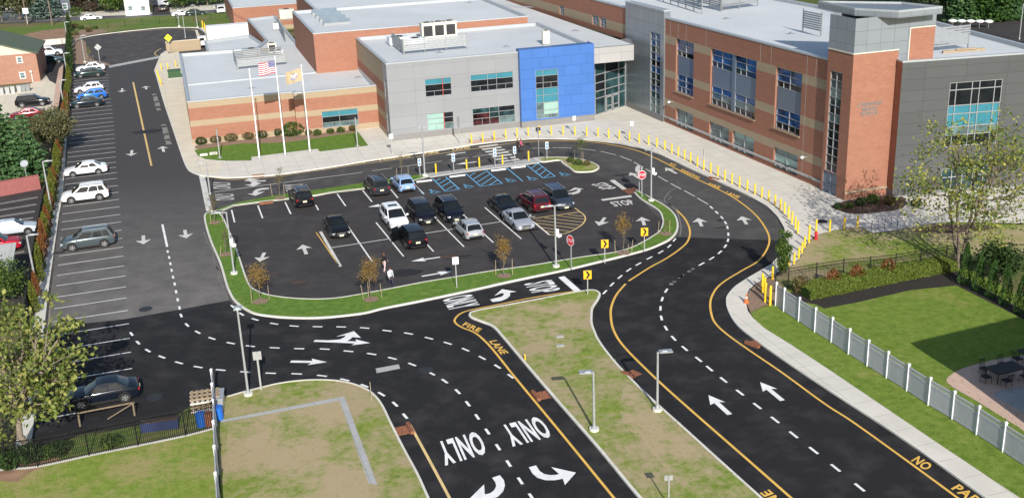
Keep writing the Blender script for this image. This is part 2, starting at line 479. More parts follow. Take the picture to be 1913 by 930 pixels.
ORD = ['first', 'second', 'third', 'fourth', 'fifth', 'sixth', 'seventh', 'eighth', 'ninth', 'tenth', 'eleventh', 'twelfth', 'thirteenth', 'fourteenth', 'fifteenth', 'sixteenth', 'seventeenth', 'eighteenth', 'nineteenth', 'twentieth', 'twenty-first', 'twenty-second', 'twenty-third', 'twenty-fourth', 'twenty-fifth', 'twenty-sixth', 'twenty-seventh', 'twenty-eighth', 'twenty-ninth', 'thirtieth', 'thirty-first', 'thirty-second', 'thirty-third', 'thirty-fourth', 'thirty-fifth', 'thirty-sixth', 'thirty-seventh', 'thirty-eighth', 'thirty-ninth', 'fortieth', 'forty-first', 'forty-second', 'forty-third']
def copy_tree(o, loc, rz=None, label=None, scale=None):
    c = o.copy(); COL.objects.link(c)
    c.location = loc
    if rz is not None: c.rotation_euler = (0, 0, rz)
    if scale: c.scale = scale
    if label: c['label'] = label
    for ch in o.children:
        k = ch.copy(); COL.objects.link(k); k.parent = c
        for gch in ch.children:
            h = gch.copy(); COL.objects.link(h); h.parent = k
    return c

# ================================================================== GROUND, ROADS, KERBS
def sheet(name, px, z, m, smooth=False, n=5):
    P = [g2(p, 0) for p in px]
    if smooth: P = spline(P, n, True)
    mb = MB()
    Q = [Vector((p.x, p.y, z)) for p in P]
    if sum(Q[i].x * Q[(i + 1) % len(Q)].y - Q[(i + 1) % len(Q)].x * Q[i].y for i in range(len(Q))) < 0: Q.reverse()
    mb.poly(Q)
    return struct(name, mb, m)
def offset_line(P, d):
    """shift a polyline sideways (to the left for d > 0)"""
    out = []
    for i, p in enumerate(P):
        a = P[max(0, i - 1)]; b = P[min(len(P) - 1, i + 1)]
        t = (b - a); t.z = 0
        t = t.normalized() if t.length > 1e-6 else Vector((1, 0, 0))
        out.append(p + Vector((-t.y, t.x, 0)) * d)
    return out
def ribbon(P, wd, z, mb=None, mi=0):
    mb = mb or MB()
    L, R_ = offset_line(P, wd / 2), offset_line(P, -wd / 2)
    vs = [(p.x, p.y, z) for p in L] + [(p.x, p.y, z) for p in R_]
    n = len(P)
    mb.add(vs, [(i, n + i, n + i + 1, i + 1) for i in range(n - 1)], mi)
    return mb
def line(name, px, wd, m, z=.012, n=6, curve=True):
    P = [g2(p) for p in px]
    if curve and len(P) > 2: P = spline(P, n)
    return struct(name, ribbon(P, wd, z), m)
def kerb(name, px, wd=.17, top=.13, side=1, closed=False, n=6, curve=True):
    """raised kerb stone whose foot runs along the pixels; it lies to the left (side 1) or right of the path"""
    P = [g2(p) for p in px]
    if curve: P = spline(P, n, closed)
    elif closed: P = P + [P[0]]
    if closed and curve: P = P + [P[0]]
    Q = offset_line(P, wd * side)
    if closed: Q[0] = Q[-1] = (Q[0] + Q[-1]) / 2
    mb = MB(); k = len(P)
    bev = offset_line(P, .02 * side)
    vs = [(p.x, p.y, -.05) for p in P] + [(p.x, p.y, top - .02) for p in P] + [(p.x, p.y, top) for p in bev] + [(p.x, p.y, top) for p in Q] + [(p.x, p.y, -.05) for p in Q]
    for r in range(4):
        for i in range(k - 1):
            f = (r * k + i, r * k + i + 1, (r + 1) * k + i + 1, (r + 1) * k + i)
            mb.add([], [])
            mb.f.append(f if side < 0 else f[::-1]); mb.m.append(0)
    mb.v = [tuple(v) for v in vs]
    return struct(name, mb, M['kerb'])

mb = MB(); mb.poly([(-900, -300, -.12), (900, -300, -.12), (900, 1500, -.12), (-900, 1500, -.12)])
struct('ground', mb, M['ground'])
# asphalt: the weathered sheet under everything, then the fresh course of the lower road
sheet('parking_asphalt', [(124, 285), (129, 140), (134, 92), (146, 74), (172, 67), (220, 61), (262, 56.5), (305, 52.7), (350, 52), (372, 54), (388, 66), (420, 80), (520, 120), (740, 240), (1000, 200), (1200, 230), (1420, 300), (1500, 380), (1500, 480), (1420, 560), (1440, 650), (1700, 800), (2010, 960), (1960, 1010), (1100, 1010), (780, 1000), (700, 760), (600, 740), (420, 760), (300, 800), (56, 850), (87, 580), (110, 407)], 0.0, M['asphalt_old'])
sheet('lot_asphalt', [(416, 404), (440, 380), (540, 370), (730, 340), (870, 320), (1045, 297), (1110, 325), (1180, 352), (1200, 375), (1238, 415), (1225, 440), (1150, 472), (1053, 488), (920, 508), (787, 530), (640, 558), (540, 557), (487, 549), (455, 510), (432, 450)], .004, M['asphalt_lot'])
sheet('curve_asphalt', [(1110, 270), (1180, 275), (1280, 314), (1400, 370), (1452, 408), (1467, 447), (1362, 445), (1264, 442), (1268, 410), (1236, 381), (1190, 355), (1160, 325), (1125, 300)], .0055, M['asphalt_worn'])
sheet('drive_asphalt', [(205, 120), (300, 103), (302, 150), (330, 250), (348, 316), (380, 335), (384, 400), (395, 455), (425, 545), (428, 562), (235, 596), (88, 610), (115, 370), (126, 190)], .005, M['asphalt_drive'])
sheet('road_asphalt', [(233, 596), (330, 579), (428, 561), (440, 573), (520, 596), (600, 598), (840, 556), (1000, 520), (1150, 486), (1262, 443), (1360, 446), (1466, 450), (1475, 480), (1400, 522), (1375, 537), (1363, 553), (1364, 580), (1382, 607), (1410, 630), (1447, 657), (1578, 744), (1700, 826), (1830, 914), (2000, 1024), (1950, 1060), (1100, 1020), (780, 1010), (735, 800), (690, 735), (600, 715), (430, 742), (300, 790), (60, 850), (92, 612)], .008, M['asphalt_new'])

# --- island round the parking lot
isl_out = [(391, 397), (381.7, 403), (383, 420), (393, 453), (410, 493), (421.7, 533), (431.7, 556), (443, 569), (460, 581), (480, 589), (520, 594), (570, 596), (620, 594), (680, 587), (717, 578), (780, 565.5), (840, 553), (900, 540), (953, 528), (1053, 507), (1120, 491), (1200, 471), (1235, 458), (1256, 446), (1267, 429), (1265, 409), (1254, 394), (1235.5, 381), (1215, 370), (1199, 361.5), (1190, 357)]
isl_in = [(1184, 361), (1193.5, 371), (1206, 379.5), (1221, 388.6), (1232, 398), (1237, 412), (1236, 423), (1230, 434), (1217, 443.5), (1199, 454), (1177, 464.5), (1146, 473), (1097, 480), (1053, 487), (987, 498), (920, 507), (853, 518), (787, 529), (720, 542), (627, 558), (560, 559), (510, 553.5), (487, 547), (470, 537), (460, 517), (450, 487), (438, 453), (428, 430), (419, 410), (412, 400)]
def raised(name, px, z, m, n=5, smooth=True, inset=0.0):
    P = [g2(p) for p in px]
    if smooth: P = spline(P, n, True)
    if sum(P[i].x * P[(i + 1) % len(P)].y - P[(i + 1) % len(P)].x * P[i].y for i in range(len(P))) < 0: P.reverse()
    if inset:
        Q = P + P[:2]; Q = offset_line([P[-1]] + Q, inset)[1:len(P) + 1]; P = Q
    mb = MB(); mb.poly([(p.x, p.y, z) for p in P])
    return struct(name, mb, m)
raised('island_grass', isl_out + isl_in, .11, M['grass'], 4, True, .1)
kerb('kerb', isl_out, side=1)
kerb('kerb', isl_in, wd=.15, side=1)
# strip between entrance road and lot, walkway by the accessible bays, island at its end
strip = [(405, 391), (420, 388), (443, 380), (507, 368), (540, 363), (587, 357), (680, 343), (740, 334), (800, 325.5), (803, 330), (773, 341), (727, 345), (687, 353.5), (620, 361.5), (588, 367), (540, 373), (486, 379.5), (437, 386), (418, 394), (405, 398)]
raised('verge_grass', strip, .11, M['grass'], 3, False)
kerb('kerb', [(391, 397), (418, 393.5), (437, 385.5), (486, 379), (540, 372.6), (588, 367), (620, 361), (687, 353), (727, 343.5), (773, 339.5), (803, 330)], side=1, curve=False)
mb = MB(); mb.prism([g2(p) for p in [(797, 326), (848, 320), (880, 315.3), (953, 305.5), (1000, 296), (1012, 299), (1008, 305), (953, 312), (870, 322), (803, 332.5)]], -.05, .125)
struct('sidewalk', mb, M['walk_grey'])
tip = [(1000, 296.5), (1043, 295), (1073, 297), (1100, 302.5), (1117, 310), (1119, 316), (1108, 321.5), (1090, 323), (1073, 322), (1062, 314), (1050, 306), (1043, 301), (1012, 304)]
raised('island_planting', tip, .11, M['grass_worn'], 4, True, .12)
kerb('kerb', tip, closed=True, side=-1)

# --- median between the two roads
med = [(1083, 545.5), (1100, 543), (1114, 544), (1122, 550), (1119, 560), (1109, 576), (1107, 590), (1107.5, 606), (1113, 622), (1119, 635), (1134, 657), (1161.7, 689.6), (1212.6, 740.5), (1282, 803), (1356, 870), (1423, 930), (1480, 980), (1560, 1050), (1320, 1050), (1240, 975), (1191.7, 930), (1113, 835), (1034.5, 745), (979, 680), (937, 630), (919, 611), (897, 602), (880, 595), (876, 588.5), (891, 581), (979, 564.7), (1040, 553)]
raised('median_grass', med, .11, M['grass_worn'], 5, True, .1)
kerb('kerb', med, closed=True, side=-1)

# --- lower left corner
corner = [(424, 742), (455, 733), (487, 725), (519, 717.5), (559, 712), (599, 710.4), (638, 713), (670, 721), (694, 733), (714, 755), (734, 795), (758, 842), (782, 886), (802, 930), (835, 1000)]
raised('corner_grass', corner + [(700, 1100), (424, 1100), (414, 930), (404, 790), (402, 742)], .10, M['grass_worn'], 1, False)
kerb('kerb', corner, wd=.15, side=-1)
mb = MB(); mb.poly([tuple(g2(p)) [:2] + (.106,) for p in Z((360, 560), 2.5125, [(132, 570), (712, 458), (868, 874), (828, 870), (690, 479), (132, 583)])][::-1])
struct('paving_band', mb, M['walk_grey'])
raised('bare_plot', [(428, 790), (520, 768), (634, 744), (655, 800), (690, 898), (690, 1000), (424, 1000), (415, 900)], .103, M['grass_bare'], 1, False)
raised('bare_median', [(905, 592), (960, 580), (1060, 560), (1085, 575), (1075, 610), (1060, 650), (1010, 640), (955, 622)], .113, M['grass_bare'], 3)
raised('bare_median', [(1175, 720), (1230, 780), (1330, 870), (1390, 930), (1300, 930), (1220, 850), (1160, 780)], .113, M['grass_bare'], 3)
raised('yard_grass', [(-60, 905), (16, 873), (71, 870), (166, 850), (258, 831), (347, 813), (402, 797), (407, 885), (414, 935), (424, 1100), (-200, 1100)], .02, M['grass_dry'], 1, False)
raised('yard_soil', [(-20, 890), (30, 865), (70, 858), (100, 850), (110, 862), (60, 880), (30, 900)], .026, M['soil'], 3)
raised('yard_soil', [(0, 872), (60, 845), (150, 812), (225, 800), (252, 796), (330, 775), (378, 745), (418, 740), (418, 752), (402, 795), (340, 812), (258, 829), (166, 848), (71, 868), (16, 872)], .015, M['grass_back'], 1, False)

# --- front sidewalk, its kerb and everything behind it
kline = [(288, 133), (293, 148), (305, 190), (325, 250), (335, 280), (347, 312), (358, 323), (378, 329.5), (400, 331.5), (427, 333.5), (470, 331.5), (520, 327.5), (627, 312), (680, 303), (760, 291), (852, 277), (895, 270), (967, 262.5), (1000, 260.5), (1053, 260.7), (1093, 262.5), (1140, 267), (1180, 274), (1223, 286), (1280, 312), (1347, 343), (1400, 368), (1433, 387), (1453, 407), (1465, 428), (1468, 450), (1461, 474), (1440, 496), (1400, 519), (1374, 536), (1360, 551), (1356, 562), (1359, 580), (1374, 606), (1402, 630), (1439, 657), (1500, 699), (1569, 744.5), (1690, 824), (1811, 911), (1860, 946), (1960, 1020)]
back = [(2080, 1020), (1960, 972), (1901, 930), (1763, 838), (1642, 756), (1540, 687), (1476, 645), (1429, 616), (1407, 597), (1397, 583), (1394, 570), (1397, 547), (1410, 533), (1440, 518), (1474, 502), (1491, 487), (1509, 454), (1524, 442), (1560, 432), (1606, 425.5), (1631, 437.5), (1665, 434), (1700, 426.5), (1763, 417), (1925, 420), (2050, 424), (2050, 330)]
wk = kline + back + [(1700, 330), (1560, 330), (1240, 210), (1170, 180), (1100, 190), (730, 240), (700, 225), (365, 262), (352, 230), (333, 150), (322, 110), (310, 96), (300, 103)]
raised('sidewalk', wk, .125, M['walk'], 1, False)
kerb('kerb', kline, wd=.16, side=1)
raised('apron', [(300, 104), (334, 98), (352, 180), (363, 268), (372, 286), (382, 300), (400, 304), (420, 305), (405, 328), (380, 327), (352, 316), (338, 284), (327, 250), (307, 190), (294, 147), (290, 133)], .129, M['walk_warm'], 1, False)
raised('crossing_ramp', Z((680, 200), 5.8125, [(1090, 400), (1180, 380), (1350, 350), (1480, 345), (1530, 352), (1390, 380), (1200, 410)]), .130, M['paver'], 1, False)
raised('lawn', Z((300, 0), 3, [(190, 848), (212, 880), (250, 897), (320, 905), (400, 908), (510, 906), (510, 886), (880, 840), (893, 856), (1165, 822), (1112, 750), (1090, 735), (880, 775), (700, 800), (450, 806), (225, 838)]), .135, M['grass'], 1, False)
raised('mulch_bed', Z((300, 0), 3, [(190, 838), (200, 822), (500, 783), (765, 733), (1080, 722), (1098, 748), (885, 779), (700, 806), (450, 811), (225, 842)]), .139, M['mulch_tan'], 1, False)
raised('mulch_bed', [(1553, 388), (1578, 378), (1655, 366), (1690, 372), (1686, 392), (1640, 399), (1606, 402.5), (1575, 399)], .135, M['mulch'], 2)
raised('lawn', [(1606, 426), (1560, 432.5), (1525, 443), (1510, 455), (1492, 488), (1475, 503), (1447, 521), (1449, 545), (1524, 531), (1624, 518), (1718, 504), (1790, 494), (1960, 470), (1960, 424), (1763, 418), (1700, 427.5), (1664, 435), (1631, 439)], .13, M['grass_worn'], 1, False)
raised('mulch_strip', [(1440, 519), (1412, 534), (1398, 548), (1395, 570), (1402, 587), (1425, 575), (1449, 570), (1449, 545), (1447, 520)], .134, M['mulch_tan'], 1, False)
raised('verge_grass', [(1402, 587), (1425, 576), (1449, 571), (1522, 621), (1620, 684), (1734, 757), (1873, 843), (1980, 913), (2200, 1060), (2100, 1030), (1962, 973), (1902, 931), (1764, 839), (1643, 757), (1541, 688), (1477, 646), (1430, 617), (1408, 598)], .13, M['grass_lawn'], 1, False)
raised('yard_lawn', [(1449, 570), (1449, 545), (1524, 531), (1624, 518), (1718, 504), (1790, 494), (1990, 600), (2300, 780), (2300, 1000), (1980, 912), (1734, 756)], .131, M['grass_lawn'], 1, False)
raised('mulch_strip', [(1449, 556), (1486, 548), (1560, 528), (1660, 512), (1775, 497), (1800, 520), (1900, 575), (1990, 628), (1990, 640), (1890, 588), (1786, 536), (1700, 545), (1600, 568), (1540, 579), (1525, 572)], .136, M['mulch_dark'], 1, False)
pat = Z((1720, 560), 3.876, [(185, 595), (205, 565), (255, 530), (330, 500), (430, 470), (560, 440), (748, 412), (960, 400), (1300, 700), (1100, 1150), (700, 930), (400, 742), (230, 645)])
raised('patio', pat, .141, M['paver'], 2)
raised('patio_centre', Z((1720, 560), 3.876, [(520, 700), (640, 660), (760, 640), (1000, 640), (1200, 760), (1050, 1000), (748, 830)]), .146, M['walk_grey'], 2)
raised('mulch_strip', Z((1433, 280), 3, [(820, 455), (1000, 425), (1200, 428), (1300, 445), (1100, 470), (960, 475), (850, 470)]), .136, M['mulch'], 2)
# --- loop at the far end, its verges, the strip by the hedge
raised('hedge_strip', [(130, 60), (134, 92), (128, 145), (124, 285), (117, 363), (100, 480), (87, 580), (60, 830), (30, 850), (62, 600), (80, 470), (100, 330), (112, 230), (122, 130), (126, 70)], .09, M['mulch'], 1, False)
kerb('kerb', [(131, 118), (128, 150), (126, 220), (123.5, 283), (117, 363), (110, 407), (100, 480), (93, 530), (87, 580), (75, 690), (58, 840)], wd=.9, side=-1, top=.12)
raised('verge_grass', [(-40, 56), (60, 50), (130, 40), (140, 40), (330, 29), (425, 24), (600, 20), (600, 55), (420, 66), (388, 66), (372, 53), (350, 51), (305, 52), (262, 55.5), (220, 60), (172, 66), (146, 73), (134, 88), (128, 62), (60, 66), (-40, 75)], .08, M['grass_back'], 1, False)
raised('soil', [(40, 68), (70, 60), (100, 56), (124, 55), (124, 76), (70, 81), (45, 76)], .085, M['soil'], 3)
raised('soil', [(134, 90), (150, 72), (180, 65), (200, 60), (180, 56), (140, 62)], .086, M['mulch_tan'], 3)
raised('island_planting', [(134, 98), (140, 84), (150, 76), (160, 80), (163, 100), (172, 112), (200, 119), (202, 124), (150, 121), (133, 120)], .1, M['mulch_tan'], 3)
kerb('kerb', [(133, 120), (133, 98), (137, 84), (146, 75), (172, 68), (220, 61.5), (262, 57), (305, 53.2), (350, 52.5), (370, 54), (382, 62), (386, 70)], side=1)
kerb('kerb', [(310, 99), (303, 101), (301, 106)], side=1)
raised('apron', [(388, 66), (374, 53), (450, 46), (480, 80), (395, 92)], .11, M['walk'], 1, False)
sheet('trench_drain', [(203, 123.2), (302, 104.3), (302.6, 108.3), (204, 127.3)], .016, M['walk_grey'])
line('edge_line', [(301, 91), (293, 96), (289, 100), (292, 104), (301, 106)], .16, M['pale_yellow_paint'])
line('edge_line', [(152, 78), (148, 90), (146, 112)], .16, M['pale_yellow_paint'])
line('edge_line', [(220, 63.5), (262, 59), (305, 55.5), (340, 55), (362, 57), (374, 66)], .16, M['pale_yellow_paint'])
# street behind, neighbouring ground on the left
sheet('street', [(-60, 46), (130, 40), (240, 37), (420, 28), (640, 14), (640, 6), (420, 19), (240, 30), (120, 33), (-60, 38)], .0, M['asphalt_far'])
raised('pavement', [(-60, 38), (120, 33), (240, 29.5), (420, 18.5), (640, 5), (640, -8), (420, 8), (240, 20), (120, 24), (-60, 28)], .06, M['walk'], 1, False)
sheet('driveway', [(284, 29), (318, 27), (316, 0), (318, -20), (290, -18)], .07, M['asphalt_lot'])
sheet('neighbour_drive', [(-60, 235), (0, 228), (60, 215), (100, 205), (108, 180), (112, 160), (108, 130), (112, 104), (70, 104), (70, 150), (30, 168), (-60, 178)], -.06, M['walk_warm'])
sheet('neighbour_asphalt', [(66, 82), (124, 77), (122, 106), (118, 128), (110, 160), (92, 150), (80, 130), (68, 110)], -.05, M['asphalt_lot'])
sheet('brick_path', [(98, 205), (113, 195), (118, 120), (110, 128), (104, 158)], -.045, M['paver'])
sheet('neighbour_lot', [(-80, 385), (0, 366), (80, 350), (92, 352), (84, 440), (66, 560), (-80, 590)], -.05, M['asphalt_lot'])
sheet('rear_parking', [(1740, 45), (1790, 38), (1960, 30), (2100, 40), (2100, 110), (1913, 82)], .02, M['asphalt_lot'])

# ================================================================== ROAD MARKINGS
dirC = (G(905.7, 387.7) - G(974, 446.3)); dirC.z = 0
def stripe(a, b, wd, m='white_paint', name='stall_line', z=.014):
    return struct(name, ribbon([a, b], wd, z), M[m])
def pline(a, b, wd, m='white_paint', name='stall_line'): return stripe(g2(a), g2(b), wd, m, name)
# left lot
Lr = [(246.8, 688), (244.8, 657.5), (242.8, 631.6), (241, 604.5), (239, 579.7), (236.7, 556.3), (235.3, 535.7), (234.3, 515.3), (232.3, 496.7), (231, 478.3), (230, 461.7), (228.3, 445), (227, 430), (226, 414.7), (225, 400.7), (223.7, 386.3), (222.7, 372.7), (221.7, 359.3), (220.3, 346.7), (219, 333.3), (218.3, 322.7), (217.3, 312.7), (216.7, 303.3), (216.7, 293.3), (216, 284), (215.7, 275.7), (215, 267.3), (214.3, 259), (214, 251), (213.7, 243), (213, 235.3), (212, 227.7), (211, 220), (210.3, 212), (210, 205), (209, 198), (207.3, 191.7), (206.5, 185.2), (205.4, 179), (204.8, 173), (204.2, 167), (203.7, 161.2), (203.3, 155.8), (203, 150.5), (202.6, 145.3), (202, 140)]
eL = uvec(198.65) * 5.55
for p in Lr + [(249, 718), (251, 752)]:
    a = g2(p); stripe(a, a + eL, .11)
# centre lot
Cb = [(754, 479), (810, 470), (866.7, 461), (921.7, 453.3), (974, 446.3), (1026.7, 439)]
pline((650, 423), (695, 488), .13)
for p in Cb: a = g2(p); stripe(a, a + dirC, .13)
pline((618, 463), (840, 429), .11); pline((840, 429), (1000, 404.5), .11)
pline((715, 457), (828, 655 / 3 + 280), .13) if False else None
pline(*Z((360, 280), 3, [(716, 458), (828, 654)]), .28, 'old_white_paint'); pline(*Z((360, 280), 3, [(692, 463), (820, 650)]), .10, 'yellow_paint')
for a, b in (((218, 337), (235, 407)), ((365, 312), (392, 383)), ((518, 293), (550, 360)), ((690, 310), (705, 338)), ((810, 248), (857, 315)), ((953, 228), (1005, 292)), ((1110, 222), (1150, 270))):
    pline(*Z((360, 280), 3, [a, b]), .14)
zA = lambda *p: Z((770, 280), 6.377, p)
pline(*zA((20, 410), (140, 528)), .16)
pline(*zA((8, 398), (130, 530)), .09, 'blue_paint')
pline(*Z((720, 240), 3, [(0, 430), (42, 424)]), .13)
for grp in ([((245, 345), (395, 495)), ((395, 495), (565, 470)), ((565, 470), (400, 322)), ((285, 370), (340, 340)), ((320, 405), (425, 345)), ((355, 440), (465, 378)), ((400, 480), (505, 425)), ((515, 468), (548, 455))],
            [((640, 283), (815, 437)), ((815, 437), (1072, 402)), ((1072, 402), (885, 250)), ((690, 310), (755, 270)), ((730, 350), (880, 258)), ((775, 385), (930, 290)), ((820, 425), (970, 322)), ((915, 425), (1015, 362))],
            [((1120, 212), (1318, 375))],
            [((1360, 180), (1560, 338)), ((1560, 338), (1705, 318)), ((1705, 318), (1500, 163)), ((1415, 222), (1500, 165)), ((1470, 260), (1550, 205)), ((1520, 300), (1595, 240)), ((1570, 335), (1640, 285))]):
    for k, (a, b) in enumerate(grp):
        A_, B_ = zA(a, b)
        struct('hatch_line', ribbon([g2(A_), g2(B_)], .12, .014 + .0006 * k), M['blue_paint'])
# accessible symbols
iso_r, iso_u = uvec(18.3), uvec(108.3)
def symbol(px):
    c = g2(px)
    P = lambda x, y: tuple(c + iso_r * x + iso_u * y * 1.25 + Vector((0, 0, .0145)))
    mb = MB()
    mb.poly([P(-.18 + .13 * math.cos(a), .55 + .13 * math.sin(a)) for a in np.linspace(0, 2 * math.pi, 12, endpoint=False)])
    def st(pts, wd): 
        Q = [Vector(P(*p)) for p in pts]; ribbon(Q, wd, .0145, mb)
    st([(-.16, .40), (-.10, .0), (.28, -.02), (.42, -.42), (.6, -.38)], .13)
    st([(-.14, .2), (.22, .2)], .10)
    st([(-.22, .12), (-.38, -.15), (-.33, -.45), (-.05, -.6), (.22, -.45)], .11)
    struct('wheelchair_symbol', mb, M['blue_paint'])
for p in zA((258, 497), (664, 432), (1165, 362), (1422, 340), (1808, 290)): symbol(p)
# hatched end of the middle row
zB = lambda *p: Z((840, 330), 6.2, p)
line('hatch_edge', zB((960, 487), (1220, 450), (1500, 410)), .13, M['pale_yellow_paint'], curve=False)
line('hatch_edge', zB((1450, 365), (1505, 405), (1555, 445), (1572, 490), (1545, 545), (1470, 600), (1370, 648), (1270, 670), (1155, 676)), .13, M['pale_yellow_paint'])
line('hatch_edge', zB((990, 535), (1155, 676)), .16, M['pale_yellow_paint'])
for a, b in (((1370, 440), (1548, 463)), ((1255, 455), (1562, 496)), ((1100, 478), (1552, 530)), ((1000, 505), (1510, 565)), ((1000, 540), (1450, 598)), ((1060, 590), (1380, 632)), ((1110, 630), (1290, 660))):
    pline(*zB(a, b), .10, 'pale_yellow_paint', 'hatch_line')
# dashes
def dash_run(pts, ln, wd, m='white_paint', name='lane_dash'):
    P = [g2(p) for p in pts]
    for i, p in enumerate(P):
        t = P[min(i + 1, len(P) - 1)] - P[max(i - 1, 0)]; t.z = 0; t.normalize()
        stripe(p - t * ln / 2, p + t * ln / 2, wd, m, name)
zC = lambda p: Z((360, 560), 2.5125, p); zD = lambda p: Z((720, 500), 2.1625, p); zE = lambda p: Z((1080, 240), 3, p); zF = lambda p: Z((1060, 500), 2.1625, p); zG = lambda p: Z((0, 560), 2.5125, p)
zH = lambda p: Z((0, 280), 3, p)
dash_run(zH([(940, 570), (948, 603), (955, 638), (962, 675), (970, 713), (979, 752), (987, 795), (996, 840), (1006, 885), (1015, 928)]) + zG([(878, 118), (928, 152), (995, 181), (1083, 203), (1175, 217)]) + zC([(385, 225), (500, 229), (620, 231), (731, 241), (840, 254), (937, 274), (1030, 303), (1120, 345), (1183, 381)]) + zD([(292, 500), (333, 549), (371, 602), (412, 661), (455, 724), (498, 790), (545, 860), (590, 925), (640, 1000)]), .75, .17)
dash_run(zC([(188, 32), (229, 67), (293, 92), (382, 112), (476, 123), (586, 126), (697, 127), (807, 132), (912, 145), (1013, 158), (1109, 180)]) + zD([(252, 305), (324, 331), (391, 364), (453, 399), (506, 438)]), .75, .17)
dash_run(zG([(617, 160), (648, 201), (694, 238), (760, 268), (840, 295), (930, 315), (1036, 329)]) + zC([(247, 338), (366, 344), (488, 347), (607, 356), (714, 375), (807, 403), (886, 442), (950, 489), (997, 545)]), .75, .17)
dash_run([(1606, 909.8), (1561, 873.5), (1520, 841)] + zF([(914, 674), (839, 614), (767, 558), (697, 504), (631, 453), (574, 407), (530, 370), (474, 326), (429, 285), (398, 244), (380, 203), (376, 164), (383, 127), (399, 93), (426, 62), (459, 36), (500, 10)]) + zE([(530, 866), (578, 829), (632, 795), (692, 760), (749, 728), (795, 694), (825, 660), (840, 627), (842, 593), (837, 555), (826, 529), (806, 500), (777, 471), (747, 443)]), .85, .17)
dash_run(zE([(698, 408), (624, 365), (548, 325), (475, 284), (405, 243), (338, 204), (268, 169), (168, 139), (50, 119)]) + [(1050, 276.5), (1010, 277.2)], 2.3, .13, 'old_white_paint')
dash_run([(958, 281), (900, 291), (858, 297), (808, 303.6), (761, 310.3), (714, 316.8)], 2.3, .12, 'old_white_paint')
line('lane_line', [(677, 322.2), (540, 340), (400, 359)], .14, M['old_white_paint'], curve=False)
dash_run(zE([(540, 625), (511, 660), (463, 693), (400, 726), (338, 760), (284, 793), (235, 832), (190, 874), (150, 917)]), .85, .16)
pline(*zH([(910, 418), (937, 543)]), .2, 'white_paint', 'lane_line')
line('centre_line', Z((0, 0), 3, [(745, 462), (795, 690), (848, 930)]), .17, M['pale_yellow_paint'], curve=False)
line('centre_line', Z((0, 0), 3, [(750, 462), (800, 690), (853, 930)]), .07, M['yellow_paint'], curve=False)
# edge lines
line('edge_line', [(967, 266), (1020, 264), (1093, 265), (1147, 271.7), (1190, 281.7), (1223, 295), (1253, 310), (1287, 328), (1327, 346.7), (1363, 365), (1390, 383), (1413, 403), (1428, 423), (1437, 443), (1434, 463), (1417, 487), (1387, 505), (1357, 523), (1340, 537), (1331, 551), (1327, 565), (1328, 582), (1335, 601.7), (1356, 622.5), (1397.6, 652.6), (1462, 696.5), (1540, 753.4), (1593.6, 788), (1690, 857), (1787, 928), (1850, 976)], .16, M['yellow_paint'])
line('edge_line', [(390, 330.5), (427, 335.5), (463, 334.5), (527, 328.5), (643, 311.5), (680, 306.3), (766, 295), (820, 287.5), (878, 279.5), (930, 271.5), (967, 266)], .14, M['pale_yellow_paint'])
line('edge_line', [(1076, 543.5), (1007, 553.8), (920.7, 570.7), (877.6, 579.5), (860, 586), (850, 595.7), (851, 603), (862, 611), (886, 620.8), (903.5, 634.5), (923.5, 656), (965, 708), (1043.7, 803), (1136, 916), (1180, 970)], .16, M['yellow_paint'])
line('edge_line', [(766, 793), (801.8, 858.5), (840, 930), (860, 970)], .17, M['pale_yellow_paint'])
pline((749, 799), (766, 793), .16, 'old_white_paint', 'edge_line')
line('edge_line', zE([(545, 452), (590, 495), (617, 540), (627, 580), (620, 620), (590, 660), (500, 725), (400, 780), (283, 855)]), .17, M['yellow_paint'])
line('edge_line', [(1168.7, 530), (1152, 550), (1143, 570), (1141, 588), (1146, 615.6), (1166.4, 648), (1226.5, 708), (1291, 766), (1383.7, 846.8), (1476, 927.7), (1530, 975)], .17, M['yellow_paint'])
def patch(name, px, m, z=.015):
    mb = MB(); P = [g2(p, 0) for p in px]
    P = [Vector((p.x, p.y, z)) for p in P]
    if sum(P[i].x * P[(i + 1) % len(P)].y - P[(i + 1) % len(P)].x * P[i].y for i in range(len(P))) < 0: P.reverse()
    mb.poly(P)
    return struct(name, mb, M[m])
# crossing, stop bars
zS = lambda *p: Z((680, 200), 5.8125, p)
for a, b in (((1250, 435), (1455, 409)), ((1283, 463), (1490, 436)), ((1318, 490), (1530, 463)), ((1355, 517), (1570, 489)), ((1392, 545), (1605, 516)), ((1430, 572), (1645, 544)), ((1465, 598), (1685, 569))):
    pline(*zS(a, b), .62, 'old_white_paint', 'crossing_bar')
zR = lambda *p: Z((1060, 310), 5.47, p)
patch('stop_bar', zR((430, 150), (480, 143), (612, 240), (570, 248)), 'old_white_paint')
patch('stop_bar', zR((340, 343), (650, 299), (662, 318), (362, 358)), 'old_white_paint')
zM = lambda *p: Z((800, 500), 5.797, p)
patch('stop_bar', zM((1408, 105), (1475, 92), (1665, 258), (1605, 280)), 'white_paint')
patch('stop_bar', [(371.6, 328), (382.3, 327), (396.8, 394), (385.2, 395)], 'old_white_paint')
